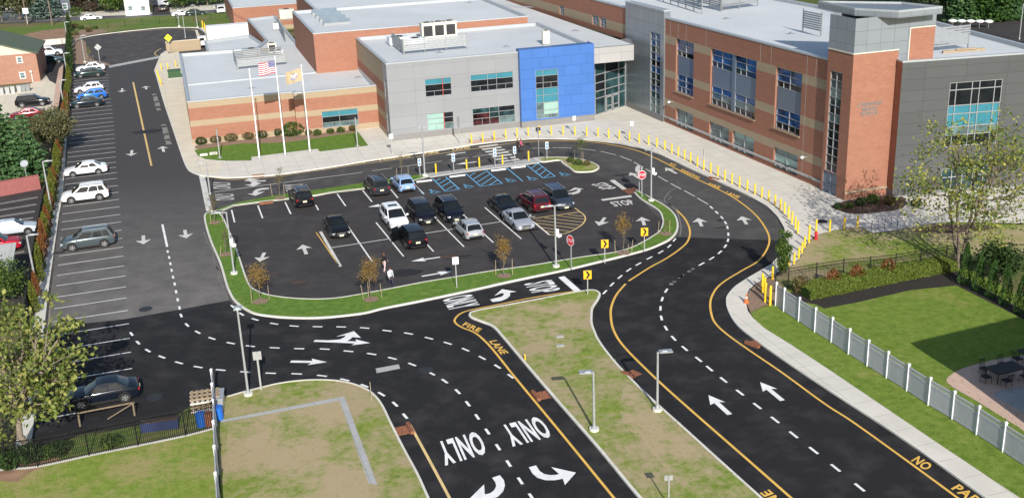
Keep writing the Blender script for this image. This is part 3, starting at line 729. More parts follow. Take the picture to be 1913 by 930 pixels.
# straight arrows: tip, tail
def arrow(tip, tail, wd=None, m='white_paint', long=False, hw=None):
    a, b = g2(tail), g2(tip)
    t = b - a; L = t.length; t.normalize(); s_ = Vector((-t.y, t.x, 0))
    h = hw or (.62 if not long else .5); sh = .16 if not long else .13; hl = min(L * .5, 1.25) if not long else L * .5
    if wd: h, sh = wd
    pts = [a + s_ * sh, b - t * hl * .88 + s_ * sh, b - t * hl + s_ * h, b, b - t * hl - s_ * h, b - t * hl * .88 - s_ * sh, a - s_ * sh]
    mb = MB(); mb.poly([(p.x, p.y, .015) for p in pts][::-1])
    struct('straight_arrow', mb, M[m])
for tip_, tail in (((485.5, 489), (494, 472)), ((565, 457), (572.5, 475)), ((268.3, 456.3), (267.7, 440)), ((348.3, 445.3), (345, 429.5)), ((245, 291.7), (246.7, 281)), ((303, 273.6), (306, 284)), ((227.5, 172.8), (228.5, 165.5)), ((271.5, 161.3), (273.5, 167.5)), ((1118.5, 422), (1130, 406.5)), ((1198.6, 405.6), (1204, 421)), ((1304, 407.5), (1311, 423)), ((1385.5, 404), (1395, 419.5))):
    arrow(tip_, tail, m='old_white_paint', hw=.7)
for tip_, tail in (((1176.5, 322.3), (1194, 333.5)), ((1242.4, 313.4), (1264, 324.6))): arrow(tip_, tail, (.62, .16), 'old_white_paint')
for tip_, tail in (((1420, 713.5), (1461.8, 748)), ((1323.5, 737.8), (1363.3, 774)), ((611, 676.2), (543, 675.2)), ((691.5, 640.5), (587, 636.5))): arrow(tip_, tail, (.52, .17))
for tip_, tail in (((768, 488.3), (822, 480.5)), ((845.5, 506.5), (788, 516.2)), ((687.6, 387), (733.5, 380.6)), ((832.5, 290), (870, 284.9)), ((852, 307.5), (890.3, 302.6))): arrow(tip_, tail, (.48, .12))
def painted(name, px, m='white_paint', z=.016): patch(name, px, m, z)
painted('turn_arrow', zC([(640, 190), (690, 186), (712, 176), (718, 166), (672, 173), (757, 147), (790, 178), (750, 175), (738, 186), (722, 194), (700, 198), (650, 199)]))
painted('turn_arrow', zM((670, 345), (790, 316), (818, 297), (816, 278), (790, 277), (715, 306), (800, 233), (957, 261), (886, 270), (886, 305), (852, 336), (790, 360), (698, 372)))
zB2 = lambda *p: Z((820, 780), 5.626, p)
painted('turn_arrow', zB2((945, 520), (1020, 500), (1060, 560), (1105, 590), (1165, 602), (1225, 600), (1265, 592), (1180, 518), (1440, 576), (1325, 706), (1302, 640), (1220, 656), (1120, 656), (1035, 630), (985, 588)))
painted('turn_arrow', zB2((560, 630), (640, 603), (683, 655), (694, 712), (675, 772), (622, 828), (550, 858), (492, 872), (480, 960), (240, 930), (474, 700), (482, 806), (540, 792), (583, 758), (602, 718), (594, 680)))
painted('turn_arrow', zR((-30, 285), (40, 277), (80, 265), (105, 248), (100, 240), (5, 263), (75, 222), (168, 238), (132, 243), (135, 262), (115, 280), (60, 293), (-30, 297)), 'old_white_paint')
zI = lambda *p: Z((360, 300), 5.165, p)
painted('turn_arrow', zI((735, 264), (735, 276), (665, 285), (628, 300), (630, 308), (697, 300), (607, 341), (528, 322), (580, 320), (582, 300), (612, 279), (660, 267)), 'old_white_paint')
painted('turn_arrow', zI((705, 189), (705, 201), (620, 206), (622, 214), (662, 220), (590, 252), (500, 236), (560, 232), (566, 214), (575, 205), (545, 207), (548, 198), (497, 200), (545, 170), (648, 182), (590, 192), (640, 195)), 'old_white_paint')
# lettering
def letters(s, bold=.025):
    cu = bpy.data.curves.new('text', 'FONT'); cu.body = s; cu.offset = bold; cu.resolution_u = 3; cu.space_character = 1.08
    o = bpy.data.objects.new('text', cu); COL.objects.link(o)
    me = bpy.data.meshes.new_from_object(o.evaluated_get(bpy.context.evaluated_depsgraph_get()))
    bpy.data.objects.remove(o); bpy.data.curves.remove(cu)
    V = np.array([v.co[:] for v in me.vertices]); F = [tuple(p.vertices) for p in me.polygons]
    bpy.data.meshes.remove(me)
    lo, hi = V.min(0), V.max(0)
    return [((x - lo[0]) / (hi[0] - lo[0]), (y - lo[1]) / (hi[1] - lo[1])) for x, y, _ in V], F, (hi[0] - lo[0]) / (hi[1] - lo[1])
_lt = {}
def ground_text(s, bl, br, tl, m='white_paint', z=.016, bold=.03):
    if (s, bold) not in _lt: _lt[(s, bold)] = letters(s, bold)
    V, F, _ = _lt[(s, bold)]
    o, a, b = g2(bl), g2(br), g2(tl)
    mb = MB(); mb.add([tuple(o + (a - o) * x + (b - o) * y + Vector((0, 0, z))) for x, y in V], F)
    struct('road_lettering', mb, M[m])
ground_text('ONLY', (1006.7, 776.5), (932.7, 794.8), (1034.5, 815))
ground_text('ONLY', (892, 804), (814, 826), (912.5, 846.5))
ground_text('STOP', *zM((1030, 178), (1130, 290), (1335, 128)))
ground_text('ONLY', *zM((145, 345), (228, 468), (470, 280)))
ground_text('STOP', *zR((238, 192), (368, 252), (375, 168)), 'old_white_paint')
ground_text('STOP', *zR((487, 418), (702, 392), (425, 371)), 'old_white_paint')
ground_text('ONLY', *zI((373, 274), (361, 206), (196, 276)), 'old_white_paint', bold=.01)
ground_text('ONLY', *zI((408, 379), (392, 314), (222, 390)), 'old_white_paint', bold=.01)
ground_text('ONLY', *zI((1085, 288), (1058, 220), (902, 306)), 'old_white_paint', bold=.02)
for t, a, b, c in (('NO', (666, 306.6), (684, 304.2), (664.5, 302.4)), ('PARKING', (710, 301), (767, 293.2), (708, 296.7)), ('FIRE', (794, 289.6), (820.5, 286), (792, 285.3)), ('LANE', (846, 282.2), (879, 277.6), (844, 277.9))):
    ground_text(t, a, b, c, 'pale_yellow_paint')
for t, a, b, c in (('NO', (1250.5, 307.5), (1261, 311.4), (1254, 304)), ('PARKING', (1270.6, 319), (1304.5, 334.4), (1274.7, 315.9)), ('FIRE', (1322, 345.5), (1343, 353), (1326, 342)), ('LANE', (1354.5, 361.3), (1379, 371), (1358.8, 357.5)), ('FIRE', (863, 607.8), (894, 621), (870, 601.5)), ('LANE', (913, 637.5), (936, 662), (927.5, 635)), ('NO', (1056, 547.6), (1031, 552.2), (1054.4, 552.4)), ('PARKING', (980, 561.6), (890.6, 579), (977.7, 567)), ('NO', (1701, 860.5), (1728, 879), (1717, 851)), ('PARKING', (1775.6, 912.5), (1883, 984), (1792, 903.5)), ('LANE', (1490, 958), (1436.4, 913.7), (1472, 965))):
    ground_text(t, a, b, c, 'yellow_paint')
zL = lambda *p: Z((230, 150), 6.64, p)
for words in ([(358, 172, 415, 190, 'NO'), (370, 205, 440, 265, 'PARKING'), (390, 280, 458, 325, 'FIRE'), (410, 343, 470, 380, 'LANE')], [(468, 548, 532, 570, 'NO'), (478, 588, 565, 662, 'PARKING'), (503, 680, 580, 735, 'FIRE'), (525, 750, 603, 800, 'LANE')]):
    for x0, y0, x1, y1, t in words:
        sk = (y1 - y0) * .22
        ground_text(t, *zL((x0, y0 + 4), (x0 + sk, y1), (x1 - sk, y0)), 'old_white_paint', bold=.0)
# patches, manholes, drains
patch('asphalt_patch', zC([(858, 322), (968, 302), (974, 322), (864, 344)]), 'walk_grey', .013)
# repairs, stains and older scars of the surface
def scar(name, px, wd, m, z=.0135): return line(name, px, wd, m, z, 4)
M['sealant'] = mat('pale crack filler', (.16, .15, .14), .9, var=.4, scale=4)
M['stain'] = mat('dark oil stain', (.018, .017, .017), .7, var=.3, scale=3)
M['stain_rust'] = mat('reddish clay stain', (.075, .045, .032), .95, var=.4, scale=3)
for pts in ([(380, 433), (388, 452), (398, 470), (400, 488), (408, 505), (404, 498), (411, 512), (408, 522), (416, 534), (420, 550), (414, 556)],): line('crack_filler', pts, .09, M['sealant'], .0135, 1, False)
for pts in (Z((1060, 310), 5.47, [(1110, 235), (1050, 262), (1015, 300), (990, 345), (1010, 375), (1075, 410), (1120, 470), (1150, 560), (1160, 640), (1150, 720)]), Z((1060, 310), 5.47, [(935, 345), (990, 375), (1050, 395), (1090, 440)]), Z((1060, 310), 5.47, [(1020, 300), (1060, 320), (1020, 350)])): scar('crack_filler', pts, .13, M['sealant'])
def blot(name, px, a, b, m, rz=16, seed=1, z=.0125):
    c = g2(px); rr = np.random.default_rng(seed); u, v_ = uvec(rz), uvec(rz + 90); mb = MB()
    mb.poly([tuple(c + u * a * math.cos(t) * rr.uniform(.75, 1.15) + v_ * b * math.sin(t) * rr.uniform(.75, 1.15) + Vector((0, 0, z))) for t in np.linspace(0, 2 * math.pi, 22, endpoint=False)])
    struct(name, mb, M[m])
struct('fence_kerb', ribbon(spline([g2(p) for p in [(-30, 881), (16, 877), (71, 872), (166.5, 851.5), (258, 833), (347, 814.5), (402, 800)]], 4), .28, .05), M['kerb'])
blot('clay_stain', (556, 527), .75, .35, 'stain_rust', 10, 2); blot('clay_stain', (508, 510), .5, .22, 'stain_rust', 10, 3); blot('clay_stain', (838, 479), 1.1, .3, 'stain_rust', 16, 4); blot('oil_stain', (757, 510), 1.6, .9, 'stain', 16, 5); blot('oil_stain', (690, 528), 1.3, .5, 'stain', 16, 6); blot('oil_stain', (864, 479), .9, .3, 'stain', 16, 7); blot('oil_stain', (277, 246), 2.2, 1.2, 'stain', 16, 8); blot('oil_stain', (1350, 425), .15, .9, 'stain', 100, 9); blot('oil_stain', (1345, 412), .3, .25, 'stain', 60, 10)
# lines of the neighbouring lot
for (xa, ya), (xb, yb_) in (((0, 381), (71, 368.5)), ((0, 393), (68, 382)), ((0, 405), (65, 395)), ((0, 417), (62, 407)), ((20, 475), (46, 470))):
    for k in (0, .35):
        a_, b__ = g2((xa, ya)), g2((xb, yb_)); n__ = Vector((-(b__ - a_).y, (b__ - a_).x, 0)).normalized() * k
        struct('stall_line', ribbon([a_ + n__ - (b__ - a_) * .3, b__ + n__], .1, -.035), M['old_white_paint'])
def disc(name, px, r, m, z=.012):
    c = g2(px); mb = MB(); mb.poly([(c.x + r * math.cos(a), c.y + r * math.sin(a), z) for a in np.linspace(0, 2 * math.pi, 20, endpoint=False)])
    return struct(name, mb, m)

# ================================================================== THE SCHOOL
class Wall:
    """an upright plane: foot P, unit direction d (outside lies to the right of d), length S"""
    def __init__(s, P, d, S): s.P, s.d, s.S = Vector((P[0], P[1], 0)), Vector(d).normalized(), S; s.n = Vector((s.d.y, -s.d.x, 0))
    def at(s, u, z, off=0.0): return s.P + s.d * u + s.n * off + Vector((0, 0, z))
    def px(s, x, y):
        r = FWD + ((x - PW / 2) / FPX) * RT - ((y - PH / 2) / FPX) * UP
        t = (s.P - CAM).dot(s.n) / r.dot(s.n)
        H = CAM + r * t
        return (H - s.P).dot(s.d), H.z
    def rect(s, tl, br):
        u0, z1 = s.px(*tl); u1, z0 = s.px(*br)
        return [u0, u1, z0, z1]
def wall_mesh(mb, W, z0, z1, holes=(), bands=None, default=0, u0=0.0, u1=None, rev=.22, revm=None):
    u1 = W.S if u1 is None else u1
    us = sorted({u0, u1} | {round(h[k], 4) for h in holes for k in (0, 1)})
    zs = sorted({z0, z1} | {round(h[k], 4) for h in holes for k in (2, 3)} | {b[k] for b in (bands or []) for k in (0, 1) if z0 < b[k] < z1})
    for i in range(len(us) - 1):
        for j in range(len(zs) - 1):
            um, zm = (us[i] + us[i + 1]) / 2, (zs[j] + zs[j + 1]) / 2
            if any(h[0] < um < h[1] and h[2] < zm < h[3] for h in holes): continue
            mi = default
            for b in bands or []:
                if b[0] < zm < b[1]: mi = b[2]
            mb.add([W.at(us[i], zs[j]), W.at(us[i + 1], zs[j]), W.at(us[i + 1], zs[j + 1]), W.at(us[i], zs[j + 1])], [(0, 1, 2, 3)], mi)
    for h in holes:
        a = [W.at(h[0], h[2]), W.at(h[1], h[2]), W.at(h[1], h[3]), W.at(h[0], h[3])]
        b = [W.at(h[0], h[2], -rev), W.at(h[1], h[2], -rev), W.at(h[1], h[3], -rev), W.at(h[0], h[3], -rev)]
        mb.add(a + b, [(0, 1, 5, 4), (1, 2, 6, 5), (2, 3, 7, 6), (3, 0, 4, 7)], default if revm is None else revm)
GK = ['glass_dark', 'glass_teal', 'glass_mint', 'glass_sky', 'glass_red', 'glass_olive', 'panel_spandrel', 'glass_entry']
def window(parent, W, rect, cols, rows, kinds, dep=.13, bar=.048, mull=None, name='window', frame='alu', subs=()):
    """cols, rows: inner divisions 0..1 (rows from the top); kinds: one row of glass letters per row
    d dark, t teal, m mint, s sky, r red, o olive, p spandrel, e entry"""
    u0, u1, z0, z1 = rect
    cu = [0] + list(cols) + [1]; rv = [0] + list(rows) + [1]
    gm = MB(); fm = MB()
    key = 'dtmsrope'
    for j in range(len(rv) - 1):
        ks = kinds[j]
        for i in range(len(cu) - 1):
            k = ks[i] if len(ks) > 1 else ks
            a0, a1 = u0 + (u1 - u0) * cu[i], u0 + (u1 - u0) * cu[i + 1]
            b1, b0 = z1 - (z1 - z0) * rv[j], z1 - (z1 - z0) * rv[j + 1]
            tl_ = RND.uniform(-.006, .006)
            gm.add([W.at(a0, b0, -dep + tl_), W.at(a1, b0, -dep - tl_), W.at(a1, b1, -dep - tl_), W.at(a0, b1, -dep + tl_)], [(0, 1, 2, 3)], key.index(k))
    def vb(u, za, zb, mi=0, wd=bar):
        fm.box((W.at(u, (za + zb) / 2, -dep + .05)), (wd, .1, zb - za), 0, mi, (W.d, W.n, Vector((0, 0, 1))))
    def hb(z, ua, ub, wd=bar):
        fm.box(W.at((ua + ub) / 2, z, -dep + .048), (ub - ua, .096, wd), 0, 0, (W.d, W.n, Vector((0, 0, 1))))
    for i, c in enumerate(cu): vb(u0 + (u1 - u0) * c + (bar / 2 if c == 0 else -bar / 2 if c == 1 else 0), z0, z1, 1 if (mull is not None and i == mull) else 0, bar * (1.6 if (mull is not None and i == mull) else 1))
    for r in rv: hb(z1 - (z1 - z0) * r + (-bar / 2 if r == 0 else bar / 2 if r == 1 else 0), u0, u1)
    for c, ra, rb in subs: vb(u0 + (u1 - u0) * c, z1 - (z1 - z0) * rb, z1 - (z1 - z0) * ra, 0, bar * .8)
    g = gm.build(name, [M[k] for k in GK], parent, True)
    f = fm.build('frame', [M[frame], M['red_paint']], g); f.location = (0, 0, 0)
    if parent: f.data.transform(Matrix.Translation(-parent.location))
    return g

A = uvec(16.3); B = uvec(106.3)                    # axes of the left wings
D = uvec(-69.95); E_ = uvec(20.05)                 # axes of the classroom wing
c0 = G(360.7, 273); g0 = G(731.7, 265.7); b0 = G(1238.5, 230); b1 = G(1537, 358); t0 = G(1577, 376.7); m0 = G(1169, 200); d0 = G(1669.7, 371.7)
SCH = thing('school_building', 'large red brick, grey and blue panelled school with flat white roofs behind the parking lot', 'school', (c0.x, c0.y, 0))
def roof_block(poly, z, drop=.38, cw=.32, m='coping', name='roof', base=None):
    """flat roof inside a parapet with a metal coping; poly anticlockwise"""
    P = [Vector((p[0], p[1], 0)) for p in poly]
    if sum(P[i].x * P[(i + 1) % len(P)].y - P[(i + 1) % len(P)].x * P[i].y for i in range(len(P))) < 0: P.reverse()
    n = len(P); Q = []
    for i in range(n):
        a, b, c = P[i - 1], P[i], P[(i + 1) % n]
        e1 = (b - a).normalized(); e2 = (c - b).normalized()
        n1 = Vector((-e1.y, e1.x, 0)); n2 = Vector((-e2.y, e2.x, 0))
        k = (n1 + n2); k = k / max(.3, k.dot(n1))
        Q.append(b + k * cw)
    def ring(PP, off): 
        return PP
    O = []
    for i in range(n):
        a, b, c = P[i - 1], P[i], P[(i + 1) % n]
        e1 = (b - a).normalized(); e2 = (c - b).normalized()
        k = (Vector((-e1.y, e1.x, 0)) + Vector((-e2.y, e2.x, 0))); k = k / max(.3, k.dot(Vector((-e1.y, e1.x, 0))))
        O.append(b - k * .05)
    rm = MB(); rm.poly([(q.x, q.y, z - drop) for q in Q])
    rf = rm.build(name, M['roof'], SCH, True)
    cm = MB()
    rings = [[(q.x, q.y, z - .14) for q in O], [(q.x, q.y, z + .03) for q in O], [(q.x, q.y, z + .03) for q in Q], [(q.x, q.y, z - drop) for q in Q]]
    for r in range(3):
        for i in range(n):
            j = (i + 1) % n
            cm.add([rings[r][i], rings[r][j], rings[r + 1][j], rings[r + 1][i]], [(0, 1, 2, 3)])
    cp = cm.build('coping', M[m], rf)
    cp.data.transform(Matrix.Translation(-SCH.location))
    return rf

# --- low entrance wing
M1, M2 = G(496.7, 75, 5.58), G(461.7, 35.7, 5.58)
K0, K1 = G(388, 97, 5.58), G(478, 90, 5.58)
zl, zg, zgym, zR_, zT = 5.58, 9.62, 10.67, 13.1, 14.22
BR, TN = 0, 1
low_bands = [(0, .83, TN), (.83, 2.41, BR), (2.41, 3.13, TN), (3.13, 4.69, BR), (4.69, zl, TN)]
Wl = Wall(c0, A, 40)
sj = Wl.px(555, 250)[0]; JOG = .85
P_r = c0 + A * sj - B * JOG
sg = (Vector((g0.x, g0.y, 0)) - P_r).dot(A)
Wl2 = Wall(P_r, A, sg + .3)
Wl.S = sj
hl = Wl2.rect((600.7, 209.3), (670.5, 232.8))
mb = MB()
wall_mesh(mb, Wl, 0, zl, [], low_bands)
wall_mesh(mb, Wl2, 0, zl, [hl], low_bands)
wall_mesh(mb, Wall(c0 + A * sj, -B, JOG), 0, zl, [], low_bands)
lw_back = 37.5
wall_mesh(mb, Wall(c0 + B * lw_back, -B, lw_back), 0, zl, [], low_bands)
wall_mesh(mb, Wall(c0 + A * 5.5 + B * lw_back, -A, 5.5), 0, zl, [], low_bands)
mb.build('entrance_wing_wall', [M['brick'], M['tan']], SCH, True)
window(SCH, Wl2, hl, [.48], [.34, .70], ['t', 'd', 'o'], subs=[(.27, .7, 1), (.75, .7, 1)])
gym0 = G(591.7, 132.7, zl); gym0.z = 0
gymA, gymB = 30.4, 24.5
roof_block([c0, c0 + A * sj, P_r, P_r + A * sg, g0 + B * 14, gym0 + A * 6, gym0 + A * .4 + B * 10, gym0 + A * .4 + B * 60, M2, M1, K1, K0, c0 + B * lw_back], zl)
mb = MB()
for k in range(2):
    a_, b_ = ((351, 159), (590, 136)) if k == 0 else ((590, 136), (706, 121))
    mb.bar(G(*a_, zl - .3), G(*b_, zl - .3), .22, .22)
mb.build('roof_ridge', M['coping'], SCH, True)
# kitchen wing (lower roof behind) and rear brick block
Ka = G(387, 97, 4.5); Kb = G(381.7, 76.7, 4.5); Kc = G(458, 66, 4.5)
Kp = [Ka - B * 2, K1 - B * 2 + A * 2, M1 + A * .2, Kc + A * .8, Kb]
mb = MB()
for i in range(len(Kp)):
    a_, b_ = Kp[i], Kp[(i + 1) % len(Kp)]
    wall_mesh(mb, Wall(a_, (b_ - a_), (b_ - a_).length), 0, 4.5)
mb.build('kitchen_wall', M['tan'], SCH, True)
roof_block(Kp, 4.5)
mb = MB(); wall_mesh(mb, Wall(M2, M1 - M2, (M1 - M2).length), 0, zl); mb.build('rear_wing_wall', M['brick'], SCH, True)
n0 = G(440, 63); zn = hgt((440, 63), 15)
nb = [(0, zn * .18, TN), (zn * .18, zn * .36, BR), (zn * .36, zn * .42, TN)]
mb = MB()
wall_mesh(mb, Wall(n0, A, 19), 0, zn, [], nb); wall_mesh(mb, Wall(n0 + B * 30, -B, 30), 0, zn, [], nb); wall_mesh(mb, Wall(n0 + A * 19, B, 30), 0, zn)
mb.build('rear_block_wall', [M['brick'], M['tan']], SCH, True)
roof_block([n0, n0 + A * 19, n0 + A * 19 + B * 30, n0 + B * 30], zn)
# --- gym box
gb = []
mb = MB()
wall_mesh(mb, Wall(gym0, A, gymA), 4.8, zgym); wall_mesh(mb, Wall(gym0 + B * gymB, -B, gymB), 4.8, zgym); wall_mesh(mb, Wall(gym0 + A * gymA, B, gymB), 4.8, zgym); wall_mesh(mb, Wall(gym0 + A * gymA + B * gymB, -A, gymA), 4.8, zgym)
mb.build('gym_wall', M['brick'], SCH, True)
roof_block([gym0, gym0 + A * gymA, gym0 + A * gymA + B * gymB, gym0 + B * gymB], zgym)
for k, (x, y) in enumerate(((606, 27), (613.5, 33), (621, 39.5), (629, 46.5))):
    p = G(x, y, zgym - .38)
    mb = MB(); mb.prism([p - A * 1.9 - B * .55, p + A * 1.9 - B * .55, p + A * 1.9 + B * .55, p - A * 1.9 + B * .55], zgym - .37, zgym + .02)
    vs = [p - A * 1.9 - B * .6, p + A * 1.9 - B * .6, p + A * 1.9 + B * .6, p - A * 1.9 + B * .6]
    mb.add([(v.x, v.y, zgym + .02) for v in vs] + [tuple(p - A * 1.9 + Vector((0, 0, .85))), tuple(p + A * 1.9 + Vector((0, 0, .85)))], [(0, 1, 5, 4), (2, 3, 4, 5), (0, 4, 3), (1, 2, 5)], 1)
    mb.build('skylight', [M['alu'], M['skylight']], SCH, True)
# block behind the gym on the right
q0 = gym0 + A * 4 + B * (gymB + .02)
mb = MB(); wall_mesh(mb, Wall(q0 + A * .1, A, 24), 4.8, 10.2); wall_mesh(mb, Wall(q0 + B * 30, -B, 30), 4.8, 10.2); wall_mesh(mb, Wall(q0 + A * 24.1, B, 30), 4.8, 10.2); mb.build('hall_wall', M['brick'], SCH, True)
roof_block([q0, q0 + A * 24, q0 + A * 24 + B * 30, q0 + B * 30], 10.2)
# --- grey two storey front with the blue bay
Wg = Wall(g0, A, 40)
s_end = Wg.px(1106, 213)[0]; s_bl = Wg.px(972, 240)[0]
Wg.S = s_bl + .3
gh = [Wg.rect((793.3, 149), (844.3, 177)), Wg.rect((878.3, 141), (959.3, 164.8)), Wg.rect((797.5, 213.3), (848.5, 239.6)), Wg.rect((882.3, 204), (962.9, 227.6))]
mb = MB()
wall_mesh(mb, Wg, 0, zg, gh, [(0, .85, 1)])
gd = (Vector((gym0.x, gym0.y, 0)) - Vector((g0.x, g0.y, 0))).dot(B)
Wgs = Wall(g0 + B * (gd + 3), -B, gd + 3)
u_m = Wgs.S - 2.6; u_t = Wgs.S - 9.5
sh_ = [[Wgs.S - 2.3, Wgs.S - 1.6, 5.4, 7.6], [Wgs.S - 1.2, Wgs.S - .5, 4.9, 6.9]]
gsb = [(0, .83, 3), (.83, 2.2, 2), (2.2, 3.0, 3), (3.0, 4.6, 2), (4.6, 5.5, 3), (5.5, 6.8, 2), (6.8, 9.62, 3)]
wall_mesh(mb, Wgs, 0, zg, [], gsb, 2, 0, u_t); wall_mesh(mb, Wgs, 0, zg, [], gsb, 2, u_t, u_m)
wall_mesh(mb, Wgs, 0, zg, [[Wgs.S - 1.9, Wgs.S - 1.0, 5.2, 7.4], [Wgs.S - 1.9, Wgs.S - 1.0, .9, 3.4]], [(0, .85, 1)], 0, u_m)
wall_mesh(mb, Wall(g0 + A * s_end, B, gd), 4.8, zg)
mb.build('front_wall', [M['panel_grey'], M['block_grey'], M['brick'], M['tan']], SCH, True)
window(SCH, Wgs, [Wgs.S - 1.9, Wgs.S - 1.0, 5.2, 7.4], [], [.35], ['t', 'd'])
window(SCH, Wgs, [Wgs.S - 1.9, Wgs.S - 1.0, .9, 3.4], [], [.35], ['t', 'd'])
window(SCH, Wg, gh[0], [.67], [.33, .70], ['t', 'd', 'd'], mull=1, subs=[(.34, .7, 1)])
window(SCH, Wg, gh[1], [.40, .61], [.33, .68], ['t', 'd', 'd'], subs=[(.22, .68, 1), (.82, .68, 1)])
window(SCH, Wg, gh[2], [.64], [.31, .62], ['md', 'md', 'mo'], mull=1, subs=[(.34, .62, 1)])
window(SCH, Wg, gh[3], [.40, .62], [.30, .60], ['eed', 'ree', 'rro'], subs=[(.22, .6, 1), (.8, .6, 1)])
roof_block([g0, g0 + A * s_end, g0 + A * s_end + B * gd, g0 + B * gd], zg)
BP = .75
Wb = Wall(g0 + A * s_bl - B * BP, A, s_end - s_bl + .1)
hb_ = Wb.rect((1000.3, 132.5), (1044.3, 218.5)); zb = zg + .28
mb = MB()
wall_mesh(mb, Wb, .95, zb, [hb_]); wall_mesh(mb, Wall(g0 + A * s_bl, -B, BP), .95, zb)
wall_mesh(mb, Wall(Wb.at(Wb.S, 0), B, BP + 1.6), .95, zb)
wall_mesh(mb, Wall(Wb.at(Wb.S, 0) + B * BP * 1.9, -A, Wb.S), zg - .4, zb)
mb.add([Wb.at(0, zb), Wb.at(Wb.S, zb), Wb.at(Wb.S, zb, -BP * 1.9), Wb.at(0, zb, -BP * 1.9)], [(0, 1, 2, 3)])
mb.build('blue_bay', M['panel_blue'], SCH, True)
mb = MB(); wall_mesh(mb, Wall(g0 + A * s_bl - B * (BP - .06), A, Wb.S), 0, .95); wall_mesh(mb, Wall(g0 + A * s_bl, -B, BP - .06), 0, .95); wall_mesh(mb, Wall(Wb.at(Wb.S, 0, -.06), B, 2.3), 0, .95)
mb.build('bay_plinth', M['block_grey'], SCH, True)
window(SCH, Wb, hb_, [.33], [.12, .26, .37, .52, .67, .83, .92], ['t', 'd', 'd', 't', 't', 'om', 'om', 'oo'], subs=[(.68, .26, .37), (.66, .92, 1)])
# --- glazed entrance and its canopy, link roof
e0 = g0 + A * s_end + B * 1.2; e1 = Vector((m0.x, m0.y, 0)); ed = (e1 - e0)
We = Wall(e0, ed, ed.length)
he = [0.02, We.S - .02, .12, 7.3]
window(SCH, We, he, [.17, .44, .81], [.04, .27, .42, .57, .70], ['e', 'dede', 'ddee', 'ddee', 'deee', 'e'], dep=.05, bar=.11, name='entrance_glazing')
for k, (a_, b_) in enumerate(((.02, .16), (.455, .62), (.635, .80))):
    mb = MB(); u0_, u1_ = We.S * a_, We.S * b_
    for (x0, x1, z0_, z1_) in ((u0_, u1_, 2.02, 2.22), (u0_, u1_, .13, .38), (u0_, u1_, .85, .97), (u0_, u0_ + .14, .13, 2.22), (u1_ - .14, u1_, .13, 2.22)):
        mb.box(We.at((x0 + x1) / 2, (z0_ + z1_) / 2, .05), (x1 - x0, .08, z1_ - z0_), 0, 0, (We.d, We.n, Vector((0, 0, 1))))
    dr = mb.build('entrance_door', M['alu'], SCH, True)
cz0, cz1 = 7.25, 9.2
ca = g0 + A * (s_end + .02) - B * .15
cn = (We.d - We.d.dot(B) * B).normalized()
mb = MB()
cpoly = [ca, ca + A * (5.7), e1 + A * .5, e0]
mb.prism(cpoly, cz0, cz1); mb.poly([(p.x, p.y, cz0) for p in cpoly])
mb.build('entrance_canopy', [M['panel_canopy']], SCH, True)
lk = [g0 + A * (s_end + .05) + B * .6, e1 + A * .5 - B * .2, e1 + Vector((0, 0, 0)) - D * 48 + E_ * .5, g0 + A * (s_end + .05) + B * gd, gym0 + A * (gymA + .05) + B * 46]
lk = [ca + B * .3, ca + A * 5.6 + B * .3, e1 - D * 55 + E_ * .6, gym0 + A * (gymA + .05) + B * 52]
mb = MB(); mb.poly([(p.x, p.y, 9.22) for p in lk]); mb.build('link_roof', M['roof'], SCH, True)
# --- steel clad stair tower
sm = (Vector((b0.x, b0.y, 0)) - e1).length
Wm = Wall(e1, D, sm)
zm = 13.95
hm = Wm.rect((1215, 59), (1232.6, 216.7)); hm[2] = .9
mb = MB(); wall_mesh(mb, Wm, .85, zm, [hm]); wall_mesh(mb, Wm, 0, .85, [], None, 1)
wall_mesh(mb, Wall(Wm.at(sm, 0), E_, .9), 0, zm); wall_mesh(mb, Wall(e1 + E_ * .9, -E_, .9), 9, zm); wall_mesh(mb, Wall(Wm.at(sm, 0) + E_ * .9, -D, sm), zR_ - .5, zm)
mb.build('stair_wall', [M['panel_steel'], M['block_grey']], SCH, True)
roof_block([Wm.at(0, 0), Wm.at(sm, 0), Wm.at(sm, 0) + E_ * .9, Wm.at(0, 0) + E_ * .9], zm, .1)
window(SCH, Wm, hm, [.5], [.08, .17, .25, .34, .42, .50, .58, .66, .74, .82, .91], ['s', 's', 'e', 's', 'd', 's', 'd', 'd', 's', 'e', 'o', 'o'], .16, .06)
# --- brick classroom wing
Wr = Wall(Vector((b0.x, b0.y, 0)) + E_ * .22, D, (b1 - b0).length)
def bay(wins, spand):
    return wins
UW = [((1263.3, 71.7), (1295.7, 113.3)), ((1328.3, 90.7), (1365.7, 136.7)), ((1371.7, 103.3), (1412.3, 150.7)), ((1450.3, 125), (1497, 176.7))]
LW = [((1263.3, 136.7), (1294.7, 182.7)), ((1327.7, 159.3), (1364.3, 207.3)), ((1371, 174.3), (1410.3, 224)), ((1448, 201.7), (1494.3, 256.7))]
GW = [((1262.7, 200), (1294, 245)), ((1325, 226.7), (1360.7, 275)), ((1368.3, 243.3), (1407.3, 295)), ((1445.7, 276), (1488.3, 331.7))]
U = [Wr.rect(*p) for p in UW]; Lo = [Wr.rect(*p) for p in LW]; Gr = [Wr.rect(*p) for p in GW]
zu1 = sum(r[3] for r in U) / 4; zu0 = sum(r[2] for r in U) / 4; zl1 = sum(r[3] for r in Lo) / 4; zl0 = sum(r[2] for r in Lo) / 4; zq1 = sum(r[3] for r in Gr) / 4; zq0 = sum(r[2] for r in Gr) / 4
bays = [(U[0][0], U[0][1]), (U[1][0], U[2][1]), (U[3][0], U[3][1])]
holes = [[a_, b_, zl0, zu1] for a_, b_ in bays] + [[r[0], r[1], zq0, zq1] for r in Gr]
